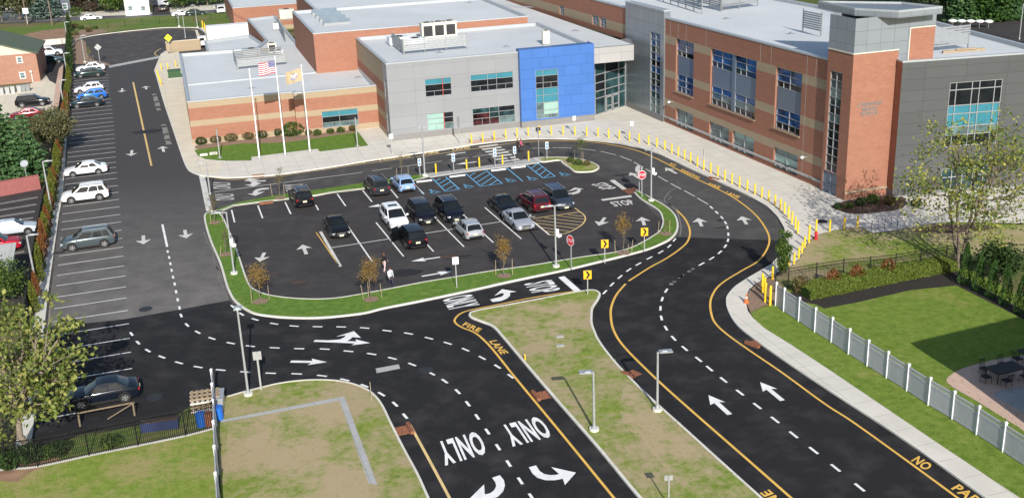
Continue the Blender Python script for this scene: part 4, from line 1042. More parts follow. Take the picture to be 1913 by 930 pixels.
rb = [(.95, 2.15, 0), (2.15, 3.1, 1), (5.75, 6.7, 1), (10.0, 10.95, 1)]
rb = [(2.3, 3.2, 1), (5.9, 6.8, 1), (10.05, 11.0, 1)]
mb = MB(); wall_mesh(mb, Wr, 0, zR_, holes, rb, 0, rev=.3)
mb.build('classroom_wall', [M['brick'], M['tan']], SCH, True)
for r, ks in zip(U, ('s', 's', 's', 's')):
    window(SCH, Wr, [r[0], r[1], zu0, zu1], [.5], [.34, .68], ['s', 's', 'd'], .27, .048, subs=[(.25, .68, 1)])
for i, r in enumerate(Lo):
    window(SCH, Wr, [r[0], r[1], zl0, zl1], [.5], [.34, .68], [['s', 's', 's'], ['s', 'o', 'd'], ['s', 'o', 'd'], ['s', 's', 'd']][i], .27, .048, subs=[(.25, .68, 1), (.75, .68, 1)])
for i, r in enumerate(Gr):
    window(SCH, Wr, [r[0], r[1], zq0, zq1], [.5], [.34, .68], [['o', 'o', 'o'], ['o', 'o', 'o'], ['m', 'o', 'o'], ['o', 'm', 'o']][i], .27, .048, subs=[(.25, .68, 1), (.75, .68, 1)])
for a_, b_ in bays:
    mb = MB(); mb.add([Wr.at(a_, zl1, -.2), Wr.at(b_, zl1, -.2), Wr.at(b_, zu0, -.2), Wr.at(a_, zu0, -.2)], [(0, 1, 2, 3)])
    mb.build('spandrel', M['panel_spandrel'], SCH, True)
    mb = MB(); mb.box(Wr.at((a_ + b_) / 2, zl0 - .05, .04), (b_ - a_ + .2, .22, .1), 0, 0, (Wr.d, Wr.n, Vector((0, 0, 1)))); mb.build('sill', M['tan'], SCH, True)
mb = MB(); cc = (Lo[1][1] + Lo[2][0]) / 2; mb.box(Wr.at(cc, (zl0 + zu1) / 2, -.16), (Lo[2][0] - Lo[1][1] + .02, .12, zu1 - zl0 - .02), 0, 0, (Wr.d, Wr.n, Vector((0, 0, 1))))
mb.build('pier', M['panel_spandrel'], SCH, True)
mb = MB(); mb.box(Wr.at(Wr.S / 2, .85, .05), (Wr.S, .16, .22), 0, 0, (Wr.d, Wr.n, Vector((0, 0, 1))))
mb.build('stone_ledge', M['walk_grey'], SCH, True)
mb = MB()
for x in (1252, 1266, 1281, 1318, 1420, 1440, 1508, 1525):
    u = Wr.px(x, 120)[0]; mb.box(Wr.at(u, (zR_ + 1) / 2 if x in (1508,) else (zR_ + 11) / 2, .004), (.025, .01, zR_ - (1 if x == 1508 else 11)), 0, 0, (Wr.d, Wr.n, Vector((0, 0, 1))))
mb.build('control_joint', M['walk_grey'], SCH, True)
# far part of the same wing, above the link roof
Wf = Wall(Wr.at(0, 0) - D * 56, D, 56 - sm - .1)
fh = [Wf.rect((1045, 10.7), (1053.7, 30.5)), Wf.rect((1106, 27.7), (1118, 50)), Wf.rect((1120.7, 31.7), (1132.5, 53.5))]
zf1 = sum(r[3] for r in fh) / 3; zf0 = sum(r[2] for r in fh) / 3
fh = [[r[0], r[1], zf0, zf1] for r in fh]
mb = MB(); wall_mesh(mb, Wf, 8.9, zR_, fh, [(zf1 - 1.3, zf1 - .1, 1)], rev=.3); mb.build('classroom_wall', [M['brick'], M['tan']], SCH, True)
for r in fh: window(SCH, Wf, r, [.5], [.3, .65], ['t', 's', 'o'], .2, .1)
# big roof
rk = [Wr.at(-56, 0), Wr.at(Wr.S, 0), Wr.at(Wr.S, 0) + E_ * 9, Wr.at(Wr.S, 0) + E_ * 9 - D * 4, Wr.at(Wr.S, 0) + E_ * 23 - D * 9, G(1600, 24, zR_), G(1527, 10, zR_), G(1480, 0, zR_), G(1420, -10, zR_) , Wr.at(-56, 0) + E_ * 18]
rk = [Wr.at(-56, 0), Wr.at(Wr.S, 0), Wr.at(Wr.S, 0) + E_ * 18.5, Wr.at(-8, 0) + E_ * 18.5 + D * 0, Wr.at(-56, 0) + E_ * 20]
rk[2] = G(1640, 36, zR_); rk[3] = G(1527, 10, zR_); rk[2] = rk[3] + (rk[2] - rk[3]) * 1.6
roof_block(rk, zR_, .35, .45)
mb = MB()
P_ = [Vector((p.x, p.y, 0)) for p in rk]
for i in (2, 3):
    a_, b_ = P_[i], P_[(i + 1) % 5]
    wall_mesh(mb, Wall(a_, b_ - a_, (b_ - a_).length), 0, zR_)
mb.build('rear_wall', M['brick'], SCH, True)
# --- corner tower
Wt = Wall(Wr.at(Wr.S - .2, 0, .2), D, (t0 - b1).length + .2)
tA = uvec(17.5)
Wt.P = Vector((t0.x, t0.y, 0)) - D * Wt.S
ht = Wt.rect((1551.5, 131.7), (1562, 330)); ht[2] = 2.35
du0 = ht[0] - .25; du1 = ht[1] + .1
hd = [du0, du1, .12, 2.3]
Wt2 = Wall(t0, tA, 5.0)
Wt2.S = Wt2.px(1679, 97)[0]
wu = Wt2.px(1747, 60)[0]; wub = Wt2.px(1697, 100)[0]
mb = MB()
tb = []
wall_mesh(mb, Wt, 0, zT, [ht, hd]); wall_mesh(mb, Wt2, 0, zT); wall_mesh(mb, Wall(Wt.at(0, 0) + tA * 3, -tA, 3), zR_ - 1, zT)
wall_mesh(mb, Wall(Wt2.at(Wt2.S, 0), uvec(107.5), 1.5), 0, zT)
mb.build('tower_wall', M['brick'], SCH, True)
window(SCH, Wt, ht, [.5], [k / 12 for k in range(1, 12)], ['d', 'e', 'o', 'e', 'd', 'o', 'd', 'd', 'd', 'd', 'd', 'd'], .16, .06, name='stair_window')
window(SCH, Wt, hd, [.5], [.06, .55], ['p', 'p', 'p'], .14, .06, name='door', frame='panel_spandrel')
mb = MB(); mb.box(Wt2.at(Wt2.S / 2, .9, .05), (Wt2.S + .1, .12, .2), 0, 0, (Wt2.d, Wt2.n, Vector((0, 0, 1)))); mb.build('stone_ledge', M['tan'], SCH, True)
zc = 17.45
td = 4.2                                                # depth of the upper tower
mb = MB()
wall_mesh(mb, Wt, zT, zc); wall_mesh(mb, Wt2, zT, zc, [], None, 0, 0, Wt2.S)
wall_mesh(mb, Wt2, 11, zc, [], None, 0, Wt2.S + .001, wub)
zbp = Wt2.px(1720, 51)[1]
wall_mesh(mb, Wt2, zbp, zc, [], None, 0, wub, wu)
wall_mesh(mb, Wall(Wt2.at(wu, 0), uvec(107.5), td), 11, zc)
wall_mesh(mb, Wall(Wt.at(0, 0) + tA * wu, -tA, wu), zR_ - 1, zc)
mb.build('tower_top', M['panel_tower'], SCH, True)
mb = MB(); wall_mesh(mb, Wt2, 11, zbp, [], None, 0, wub, wu); mb.build('tower_brick_panel', M['brick'], SCH, True)
mb = MB()
mb.bar(Wt2.at(0, zT, .03), Wt2.at(Wt2.S, zT, .03), .06, .1); mb.bar(Wt.at(0, zT, .03), Wt.at(Wt.S, zT, .03), .06, .1); mb.bar(Wt2.at(wub, zbp, .03), Wt2.at(wu, zbp, .03), .06, .1); mb.bar(Wt2.at(wub, 13, .03), Wt2.at(wub, zbp, .03), .06, .08)
mb.build('trim', M['cream'], SCH, True)
cap = [G(1528, 15, zc), G(1596, 29.5, zc), G(1678, 34.3, zc), G(1760, 26, zc), G(1686, 4, zc + .68)]
mb = MB(); mb.prism(cap, zc - .02, zc + .5); mb.poly([(p.x, p.y, zc - .02) for p in cap]); mb.build('tower_cap', M['panel_tower'], SCH, True)
cc_ = sum((Vector((p.x, p.y, 0)) for p in cap), Vector((0, 0, 0))) / 5
mb = MB()
rng_ = [(Vector((p.x, p.y, 0)), Vector((p.x, p.y, 0)) * .95 + cc_ * .05) for p in cap]
for i in range(5):
    (o1, i1), (o2, i2) = rng_[i], rng_[(i + 1) % 5]
    for a_, b_, za, zb_ in ((o1, o2, zc + .98, zc + 1.25), ):
        mb.add([(o1.x, o1.y, zc + .5), (o2.x, o2.y, zc + .5), (o2.x, o2.y, zc + .68), (o1.x, o1.y, zc + .68), (i1.x, i1.y, zc + .68), (i2.x, i2.y, zc + .68), (i1.x, i1.y, zc + .5), (i2.x, i2.y, zc + .5)], [(0, 1, 2, 3), (3, 2, 5, 4), (4, 5, 7, 6)])
mb.build('tower_parapet', M['coping'], SCH, True)
# lettering on the tower
def wall_text(s, W, u0, u1, z0, z1, m, parent, off=.05, name='lettering'):
    V, F, _ = letters(s, .01)
    mb = MB(); mb.add([W.at(u0 + (u1 - u0) * x, z0 + (z1 - z0) * y, off) for x, y in V], F)
    k = len(mb.v)
    mb.add([W.at(u0 + (u1 - u0) * x, z0 + (z1 - z0) * y, .005) for x, y in V], [f[::-1] for f in F])
    mb.build(name, m, parent, True)
for s, (x0, y0), (x1, y1) in (('LYNDHURST', (1603.5, 191), (1648, 197)), ('MIDDLE', (1611, 200.5), (1638, 206)), ('SCHOOL', (1608.5, 209), (1640, 215))):
    ua, za = Wt2.px(x0, y0); ub, zb2 = Wt2.px(x1, y1)
    zm_ = Wt2.px((x0 + x1) / 2, (y0 + y1) / 2)[1]
    wall_text(s, Wt2, ua, ub, zm_ - .185, zm_ + .185, M['dark_galv'], SCH)
# --- charcoal box on the right
zd = 13.33
dq = G(1687, 115, zd); dq.z = 0
dv = G(1913, 99, zd) - G(1687, 115, zd); dv.z = 0; dv.normalize()
Wd = Wall(dq, dv, 20)
hd1 = Wd.rect((1775.3, 155), (1861, 267.8)); hd2 = Wd.rect((1759.5, 316), (1853, 356)); hd2[2] = max(.3, hd2[2])
dn = Vector((-dv.y, dv.x, 0))
mb = MB(); wall_mesh(mb, Wd, .8, zd, [hd1, hd2]); wall_mesh(mb, Wall(dq + dn * 6, -dn, 6), .8, zd, [], None, 2); wall_mesh(mb, Wd, 0, .8, [h for h in [hd2] if h[2] < .8] and [[hd2[0], hd2[1], hd2[2], .8]], None, 1); wall_mesh(mb, Wall(dq + dn * 6, -dn, 6), 0, .8, [], None, 1); wall_mesh(mb, Wall(Wd.at(20, 0), dn, 4), 0, zd)
mb.build('annex_wall', [M['panel_dark'], M['block_grey'], M['brick']], SCH, True)
window(SCH, Wd, hd1, [.13, .43, .57, .86], [.12, .36, .49, .69, .82], ['d', 'd', 't', 't', 'o', 'd'], .15, .08)
window(SCH, Wd, hd2, [.2, .4, .6, .8], [.4], ['e', 'e'], .15, .09)
rf_b = [dq, dq + dv * 34, dq + dv * 34 + dn * 26, dq + dn * 26]
r3, r4 = G(1747, 40, zd), G(1913, 83, zd); r3.z = r4.z = 0
rdir = (r4 - r3).normalized()
roof_block([dq, dq + dv * 15, r4 + rdir * 3, r3 - rdir * 2, dq + dn * 8], zd)
mb = MB(); wall_mesh(mb, Wall(r4 + rdir * 3, -rdir, (r4 - r3).length + 5), 0, zd); mb.build('rear_wall', M['brick'], SCH, True)

# ---------------------------------------------------------------- things on the roofs
def louvre_side(root, a, b, z0, z1, slat=.24, inner=False, m='louvre'):
    """a screen of sloping slats between two points, with posts"""
    a = Vector((a[0], a[1], 0)); b = Vector((b[0], b[1], 0)); d_ = (b - a); L = d_.length; d_.normalize(); n_ = Vector((d_.y, -d_.x, 0))
    mb = MB(); k = int((z1 - z0) / slat)
    for i in range(k):
        z = z0 + (i + .5) * slat
        X, Y = d_, (n_ * .45 + Vector((0, 0, -.9))).normalized()
        mb.box(a + d_ * L / 2 + Vector((0, 0, z)), (L, .17, .02), 0, 0, (X, Y, X.cross(Y)))
    mb.build('slat_panel', M[m], root, True)
    pm = max(1, int(L / 2.4))
    for i in range(pm + 1):
        p = a + d_ * (L * i / pm) - n_ * .09
        q_ = MB(); q_.box((p.x, p.y, (z0 - .45 + z1) / 2), (.1, .1, z1 - z0 + .45), math.atan2(d_.y, d_.x))
        q_.build('post', M['dark_galv'], root, True)
def screen(label, pts, zr, z0, z1, m='louvre', grp='louvred screens on the school roof'):
    r = thing('louvre_screen', label, 'roof screen', (pts[0].x, pts[0].y, zr), 0, grp)
    for i in range(len(pts) - 1): louvre_side(r, pts[i], pts[i + 1], zr + z0, zr + z1, m=m)
    return r
zr1 = zl - .38
f1, f2 = G(444, 131, zr1), G(536, 121, zr1)
sb = uvec(106.3) * 7.0
screen('long grey louvred screen around the units on the low entrance wing roof, behind the flags', [f1 + sb, f1, f2], zr1, .35, 1.75)
screen('short back panel of the grey louvred screen on the low wing roof', [f2 + sb, f1 + sb], zr1, .35, 1.75)
zr2 = zg - .38
h1, h2 = G(754, 103, zr2), G(873, 92, zr2)
screen('silver louvred screen on the grey roof in front of the cream units', [h1 + B * 7.2, h1, h2], zr2, .4, 2.0)
zr3 = zR_ - .35
s1, s2 = G(1310, 27, zr3), G(1225, 1, zr3)
screen('dark louvred screen at the top edge of the classroom roof, above the brick bays', [s2, s1], zr3, .5, 3.0, 'dark_galv')
s3, s4 = G(1347, 22, zr3), G(1416, 13, zr3)
screen('pale louvred screen beside the dark one at the top edge of the classroom roof', [s3 - D * 6, s3, s4], zr3, .5, 2.9)
s5 = G(1498, 62, zr3); s6 = G(1532, 70, zr3)
screen('dark slatted screen standing just left of the corner tower', [s5, s6], zr3, .6, 2.7, 'dark_galv')
zr4 = zd - .38
s7, s8 = G(1742, 99, zr4), G(1809, 92, zr4)
screen('silver slatted screen on the charcoal annex roof just right of the corner tower', [s7, s8], zr4, .5, 2.5)
def unit(label, px, zr, size, rz=16.3, m='cream', fan=True, grp='air conditioning units on the school roof', fm='iron'):
    p = G(px[0], px[1], zr)
    r = thing('rooftop_unit', label, 'roof unit', (p.x, p.y, zr), rad(rz), grp)
    L, W_, H_ = size
    mb = MB(); mb.box((0, 0, H_ / 2 + .15), (L, W_, H_)); mb.box((0, 0, H_ + .17), (L + .1, W_ + .1, .05)); mb.build('casing', M[m], r)
    mb = MB(); mb.box((0, 0, .07), (L * .9, W_ * .9, .15)); mb.build('base_rail', M['dark_galv'], r)
    if fan:
        mb = MB(); mb.box((0, -W_ / 2 - .012, H_ * .55 + .1), (L * .72, .03, H_ * .62)); mb.build('grille', M[fm], r)
    mb = MB(); mb.tube((0, 0, H_ + .19), (0, 0, H_ + .26), min(L, W_) * .34, n=14); mb.build('fan_guard', M['iron'], r)
unit('left of three tall cream units behind the silver screen', (799, 76), zr2, (1.7, 1.3, 2.2))
unit('middle of three tall cream units behind the silver screen', (820, 74), zr2, (1.7, 1.3, 2.2))
unit('right of three tall cream units behind the silver screen', (841, 72), zr2, (1.7, 1.3, 2.2))
unit('low white unit inside the silver screen left of the cream ones', (744, 84), zr2, (2.6, 2.0, .9), m='white', fan=False)
unit('long low white unit inside the silver screen', (776, 84), zr2, (2.6, 1.4, .7), m='white', fan=False)
unit('grey low unit inside the screen on the low wing roof', (470, 103), zr1, (2.6, 1.5, .8), m='galv', fan=False)
unit('cream unit inside the right end of the screen on the low wing roof', (509, 100), zr1, (1.3, 1.0, 1.4))
unit('white vent box at the right end of the low wing screen', (521, 102), zr1, (1.2, .9, .5), m='white', fan=False)
unit('pair of cream vent stacks standing near the top of the blue bay', (1020, 84), zr2, (.9, .5, 1.6), m='cream', fan=False)
unit('tall green cream unit against the far brick wing', (1023, 19), 9.22, (2.0, 1.8, 2.4))
unit('dark open unit beside the far brick wall at the top edge', (985, 8), 9.22, (2.2, 1.6, 1.2), m='dark_galv', fan=False)
unit('grey louvred unit behind the gym roof at the top edge', (642, 13), zl, (4.6, 3, 3.4), m='dark_galv')
unit('grey boxy unit left of the louvred one behind the gym', (586, 14), zl, (2.6, 2.4, 2.2), m='galv', fan=False)
unit('small grey unit right of the louvred one behind the gym', (678, 10), zl, (2.0, 2.2, 3.0), m='galv')
unit('white vent box on the low roof beside the gym wall', (516, 56), zl - .3, (1.0, .9, 1.0), m='white', fan=False)
unit('cream unit by the gym wall on the rear low roof', (536, 36), zl - .3, (2.6, 1.6, 1.6), m='cream', fan=False)
# slatted screen next to the gym
screen('grey louvred screen on the low roof against the left gym wall', [G(519, 52, zr1), G(533, 80, zr1)], zr1, .3, 2.0, 'dark_galv')
def roof_drain(px, zr, label):
    p = G(px[0], px[1], zr); t_ = thing('roof_vent', label, 'vent', (p.x, p.y, zr), 0, 'small vents on the school roofs')
    mb = MB(); mb.tube((0, 0, 0), (0, 0, .18), .16, n=10); mb.build('pipe', M['dark_galv'], t_)
    mb = MB(); mb.tube((0, 0, 0), (0, 0, .02), .55, n=12); mb.build('flashing', M['coping'], t_)
for px, zr, lb in (((821, 99), zr2, 'small vent on the grey roof below the silver screen'), ((946, 88), zr2, 'small vent on the grey roof left of the blue bay'), ((470, 165), zr1, 'small vent on the low wing roof left of the flags'), ((1357, 36), zr3, 'small vent on the classroom roof near the pale screen'), ((1477, 64), zr3, 'small vent on the classroom roof left of the slatted screen'), ((1075, 58), 9.23, 'small vent on the link roof beside the far brick wing'), ((669, 145), zr1, 'small vent on the low roof near the grey front'), ((877, 6), zgym - .38, 'small vent on the gym roof at the top edge')): roof_drain(px, zr, lb)
t_ = thing('timber_baulk', 'brown timber baulk lying on the annex roof under the silver screen', 'timber', tuple(G(1800, 97, zr4)))
mb = MB(); mb.bar((-2.2, -.4, .12), (2.2, .35, .12), .25, .22); mb.bar((-.9, -.35, .3), (1.2, 0, .3), .2, .14); mb.build('beam', M['wood'], t_)
# wall lights
for W_, px, lb in ((Wr, (1257, 191), 'small white wall light on the brick wing near the steel stair block'), (Wr, (1507, 294), 'small white wall light on the brick wing near the corner tower')):
    u, z = W_.px(*px); p = W_.at(u, z)
    t_ = thing('wall_light', lb, 'wall light', tuple(p), math.atan2(W_.d.y, W_.d.x), 'wall lights on the brick wing')
    mb = MB(); mb.tube((0, 0, 0), (0, -.45, .1), .05, n=8); mb.build('arm', M['galv'], t_)
    mb = MB(); mb.sphere((0, -.55, .05), .2, 10, 6, 0, (1, 1, .8)); mb.build('lamp', M['pole_white'], t_, smooth=60)

# ================================================================== VEHICLES
KINDS_ = {
 'sedan': dict(L=4.75, W=1.83, st=[(-.5, .40, .70, .80), (-.485, .28, .86, .90), (-.45, .22, .95, .95), (-.38, .2, 1.0, .985), (-.28, .2, 1.0, 1), (0, .2, .97, 1), (.18, .2, .95, 1), (.27, .2, .91, .99), (.36, .2, .85, .975), (.44, .21, .76, .93), (.48, .24, .66, .86), (.5, .32, .56, .76)],
   gh=(-.385, .215, -.215, .045, .96, 1.44, .90, .68), side=[(.13, .47), (.51, .90)], wb=2.75, R=.33, rw=(.10, .92), rail=False),
 'hatch': dict(L=4.35, W=1.78, st=[(-.5, .42, .76, .82), (-.485, .30, .92, .92), (-.45, .24, 1.0, .97), (-.35, .2, 1.03, 1), (0, .2, 1.0, 1), (.18, .2, .98, 1), (.27, .2, .94, .985), (.36, .2, .87, .965), (.44, .21, .78, .92), (.48, .24, .66, .85), (.5, .32, .56, .75)],
   gh=(-.475, .235, -.36, .04, .98, 1.52, .91, .70), side=[(.08, .24), (.27, .55), (.59, .92)], wb=2.62, R=.33, rw=(.14, .86), rail=False),
 'suv': dict(L=4.75, W=1.9, st=[(-.5, .46, .84, .84), (-.488, .34, 1.02, .93), (-.45, .27, 1.10, .98), (-.35, .25, 1.12, 1), (0, .25, 1.10, 1), (.2, .25, 1.08, 1), (.28, .25, 1.06, .985), (.38, .25, 1.02, .965), (.45, .26, .95, .93), (.485, .30, .80, .87), (.5, .38, .64, .79)],
   gh=(-.488, .265, -.40, .075, 1.06, 1.72, .93, .74), side=[(.07, .25), (.27, .56), (.585, .93)], wb=2.8, R=.38, rw=(.12, .80), rail=True),
 'van': dict(L=5.1, W=1.98, st=[(-.5, .46, .90, .84), (-.488, .30, 1.05, .93), (-.45, .22, 1.12, .98), (-.35, .2, 1.13, 1), (0, .2, 1.10, 1), (.25, .2, 1.06, 1), (.34, .2, 1.0, .98), (.42, .22, .9, .95), (.47, .26, .76, .88), (.5, .36, .6, .78)],
   gh=(-.485, .30, -.43, .10, 1.08, 1.76, .92, .74), side=[(.05, .28), (.31, .60), (.64, .92)], wb=3.0, R=.35, rw=(.12, .82), rail=True),
}
_cm = {}
def car_meshes(k):
    if k in _cm: return _cm[k]
    K = KINDS_[k]; L, W_ = K['L'], K['W']; hw = W_ / 2
    mb = MB(); rings = []
    for fx, zb, zt, wf in K['st']:
        x = fx * L; h = hw * wf
        half = [(.78 * h, zb), (.96 * h, zb + .06), (1.0 * h, zb + .42 * (zt - zb)), (.995 * h, zb + .62 * (zt - zb)), (.965 * h, zt - .10), (.90 * h, zt - .015), (.5 * h, zt + .018), (0, zt + .028)]
        ring = [(x, y, z) for y, z in half] + [(x, -y, z) for y, z in half[-2::-1]]
        rings.append(ring)
    m = len(rings[0])
    vs = [v for r in rings for v in r]; fs = []
    for i in range(len(rings) - 1):
        for j in range(m - 1): fs.append((i * m + j, i * m + j + 1, (i + 1) * m + j + 1, (i + 1) * m + j))
        fs.append((i * m + m - 1, i * m, (i + 1) * m, (i + 1) * m + m - 1))
    fs.append(tuple(range(m))[::-1]); fs.append(tuple(range((len(rings) - 1) * m, len(rings) * m)))
    mb.add(vs, fs)
    out = {'body': mb.mesh('body', M['white'], 38)}
    xr0, xf0, xr1, xf1, zb, zt, wb_, wt_ = K['gh']; xr0 *= L; xf0 *= L; xr1 *= L; xf1 *= L; yb, yt = hw * wb_, hw * wt_
    mb = MB()
    xm = (xr1 + xf1) / 2
    top = [(xr1, -yt, zt - .03), (xr1, 0, zt), (xr1, yt, zt - .03), (xm, yt, zt + .01), (xf1, yt, zt - .03), (xf1, 0, zt), (xf1, -yt, zt - .03), (xm, -yt, zt + .01), (xm, 0, zt + .05)]
    bot = [(xr0, -yb, zb - .06), (xr0, 0, zb), (xr0, yb, zb - .06), ((xr0 + xf0) / 2, yb, zb - .06), (xf0, yb, zb - .06), (xf0 + .10, 0, zb - .04), (xf0, -yb, zb - .06), ((xr0 + xf0) / 2, -yb, zb - .06)]
    mb.add(top + bot, [(0, 1, 8, 7)[::-1], (1, 2, 3, 8)[::-1], (8, 3, 4, 5)[::-1], (7, 8, 5, 6)[::-1]] + [(i, (i + 1) % 8, 9 + (i + 1) % 8, 9 + i) for i in range(8)])
    out['roof'] = mb.mesh('roof', M['white'], 30)
    def pane(a, b, c, d_, off):
        a, b, c, d_ = map(Vector, (a, b, c, d_)); n_ = (b - a).cross(d_ - a).normalized()
        q = MB(); q.add([v + n_ * off for v in (a, b, c, d_)], [(0, 1, 2, 3)]); return q
    def bil(P, s, t): return P[0] * (1 - s) * (1 - t) + P[1] * s * (1 - t) + P[2] * s * t + P[3] * (1 - s) * t
    V = lambda *p: Vector(p)
    sides = []
    for sg_ in (-1, 1):
        P = [V(xr0, sg_ * yb, zb - .06), V(xf0, sg_ * yb, zb - .06), V(xf1, sg_ * yt, zt - .03), V(xr1, sg_ * yt, zt - .03)]
        for s0, s1 in K['side']:
            q = [bil(P, s0, .13), bil(P, s1, .13), bil(P, s1, .86), bil(P, s0, .86)]
            if sg_ > 0: q = q[::-1]
            sides.append(pane(*q, .008).mesh('side_window', M['car_glass']))
    out['side_window'] = sides
    # windscreen follows the bowed front in two facets
    mb = MB()
    t0_, t1_ = .06, .93
    f = lambda y, t: V(xf0 + (.10 if y == 0 else .0), y * yb, zb - .06 + (.02 if y == 0 else 0)) * (1 - t) + V(xf1, y * yt, zt - (0 if y == 0 else .03)) * t + V(.012, 0, .012)
    mb.add([f(-.92, t0_), f(0, t0_), f(.92, t0_), f(.92, t1_), f(0, t1_), f(-.92, t1_)], [(0, 1, 4, 5), (1, 2, 3, 4)])
    out['windscreen'] = mb.mesh('windscreen', M['car_glass'], 60)
    mb = MB(); r0_, r1_ = K['rw']
    f = lambda y, t: V(xr0, y * yb, zb - (.06 if y else 0)) * (1 - t) + V(xr1, y * yt, zt - (.03 if y else 0)) * t + V(-.012, 0, .012)
    mb.add([f(.86, r0_), f(0, r0_), f(-.86, r0_), f(-.86, r1_), f(0, r1_), f(.86, r1_)], [(0, 1, 4, 5), (1, 2, 3, 4)])
    out['rear_window'] = mb.mesh('rear_window', M['car_glass'], 60)
    # sills, arches, lower bumpers
    mb = MB(); wb2 = K['wb'] / 2; R_ = K['R']
    for sx in (-1, 1):
        for sy in (-1, 1):
            mb.tube((sx * wb2, sy * (hw - .16), R_ + .02), (sx * wb2, sy * (hw + .004), R_ + .02), R_ + .075, n=18)
    mb.box((0, 0, .27), (K['wb'] - .6, W_ * .985, .16)); mb.box((L * .47, 0, .36), (.26, W_ * .72, .18)); mb.box((-L * .472, 0, .42), (.26, W_ * .70, .2))
    out['underbody'] = mb.mesh('underbody', M['trim'], 30)
    mb = MB()
    n = 20
    for r0, r1, y0, y1 in ((R_ * .66, R_ * .97, -.11, -.11), (R_ * .97, R_, -.11, -.07), (R_, R_, -.07, .07), (R_, R_ * .97, .07, .11), (R_ * .97, R_ * .66, .11, .11), (R_ * .66, R_ * .66, .11, -.11)):
        vs = []
        for i in range(n):
            a = 2 * math.pi * i / n; vs += [(r0 * math.cos(a), y0, r0 * math.sin(a)), (r1 * math.cos(a), y1, r1 * math.sin(a))]
        mb.add(vs, [(2 * i, 2 * i + 1, (2 * i + 3) % (2 * n), (2 * i + 2) % (2 * n)) for i in range(n)])
    out['wheel'] = mb.mesh('wheel', M['tyre'], 40)
    mb = MB(); mb.tube((0, .02, 0), (0, -.03, 0), R_ * .64, n=18, mi=1); mb.tube((0, -.03, 0), (0, -.085, 0), R_ * .17, n=10)
    for i in range(5):
        a = 2 * math.pi * i / 5; c_ = Vector((math.cos(a), 0, math.sin(a)))
        mb.box(c_ * R_ * .38 + Vector((0, -.055, 0)), (R_ * .58, .05, R_ * .20), 0, 0, (c_, Vector((0, 1, 0)), c_.cross(Vector((0, 1, 0)))))
    for i in range(18):
        a, b = 2 * math.pi * i / 18, 2 * math.pi * (i + 1) / 18
        mb.add([(r * math.cos(t), y, r * math.sin(t)) for r, y, t in ((R_ * .58, -.07, a), (R_ * .68, -.07, a), (R_ * .68, -.07, b), (R_ * .58, -.07, b))], [(0, 1, 2, 3)])
    out['rim'] = mb.mesh('rim', [M['rim'], M['trim']], 40)
    hi = [s for s in K['st'] if s[0] <= .45][-1]
    mb = MB(); mb.box((0, 0, 0), (.22, .42, .15)); out['headlight'] = mb.mesh('headlight', M['head_light'], 0)
    mb = MB(); mb.box((0, 0, 0), (.10, .30 if k != 'van' else .2, .15 if k in ('sedan', 'hatch') else .24)); out['taillight'] = mb.mesh('taillight', M['tail_light'], 0)
    mb = MB(); mb.box((0, 0, 0), (.03, .40, .17)); out['number_plate'] = mb.mesh('number_plate', M['plate'])
    mb = MB(); mb.box((0, 0, 0), (.16, .2, .14)); mb.box((.02, 0, -.05), (.08, .3, .04)); out['mirror'] = mb.mesh('mirror', M['white'])
    mb = MB()
    for i in range(4): mb.box((0, 0, i * .055), (.05, .78, .03))
    mb.box((-.02, 0, .08), (.03, .84, .26), mi=1); out['grille'] = mb.mesh('grille', [M['chrome'], M['trim']])
    if K['rail']:
        mb = MB(); mb.bar((xr1 + .15, 0, 0), (xf1 - .1, 0, 0), .045, .05)
        for x in (xr1 + .15, xm, xf1 - .1): mb.box((x, 0, -.03), (.08, .045, .05))
        out['roof_rail'] = mb.mesh('roof_rail', M['alu'])
    out['_d'] = (yb, yt, zb, zt, xf0, xr1, xf1, xm)
    _cm[k] = out
    return out
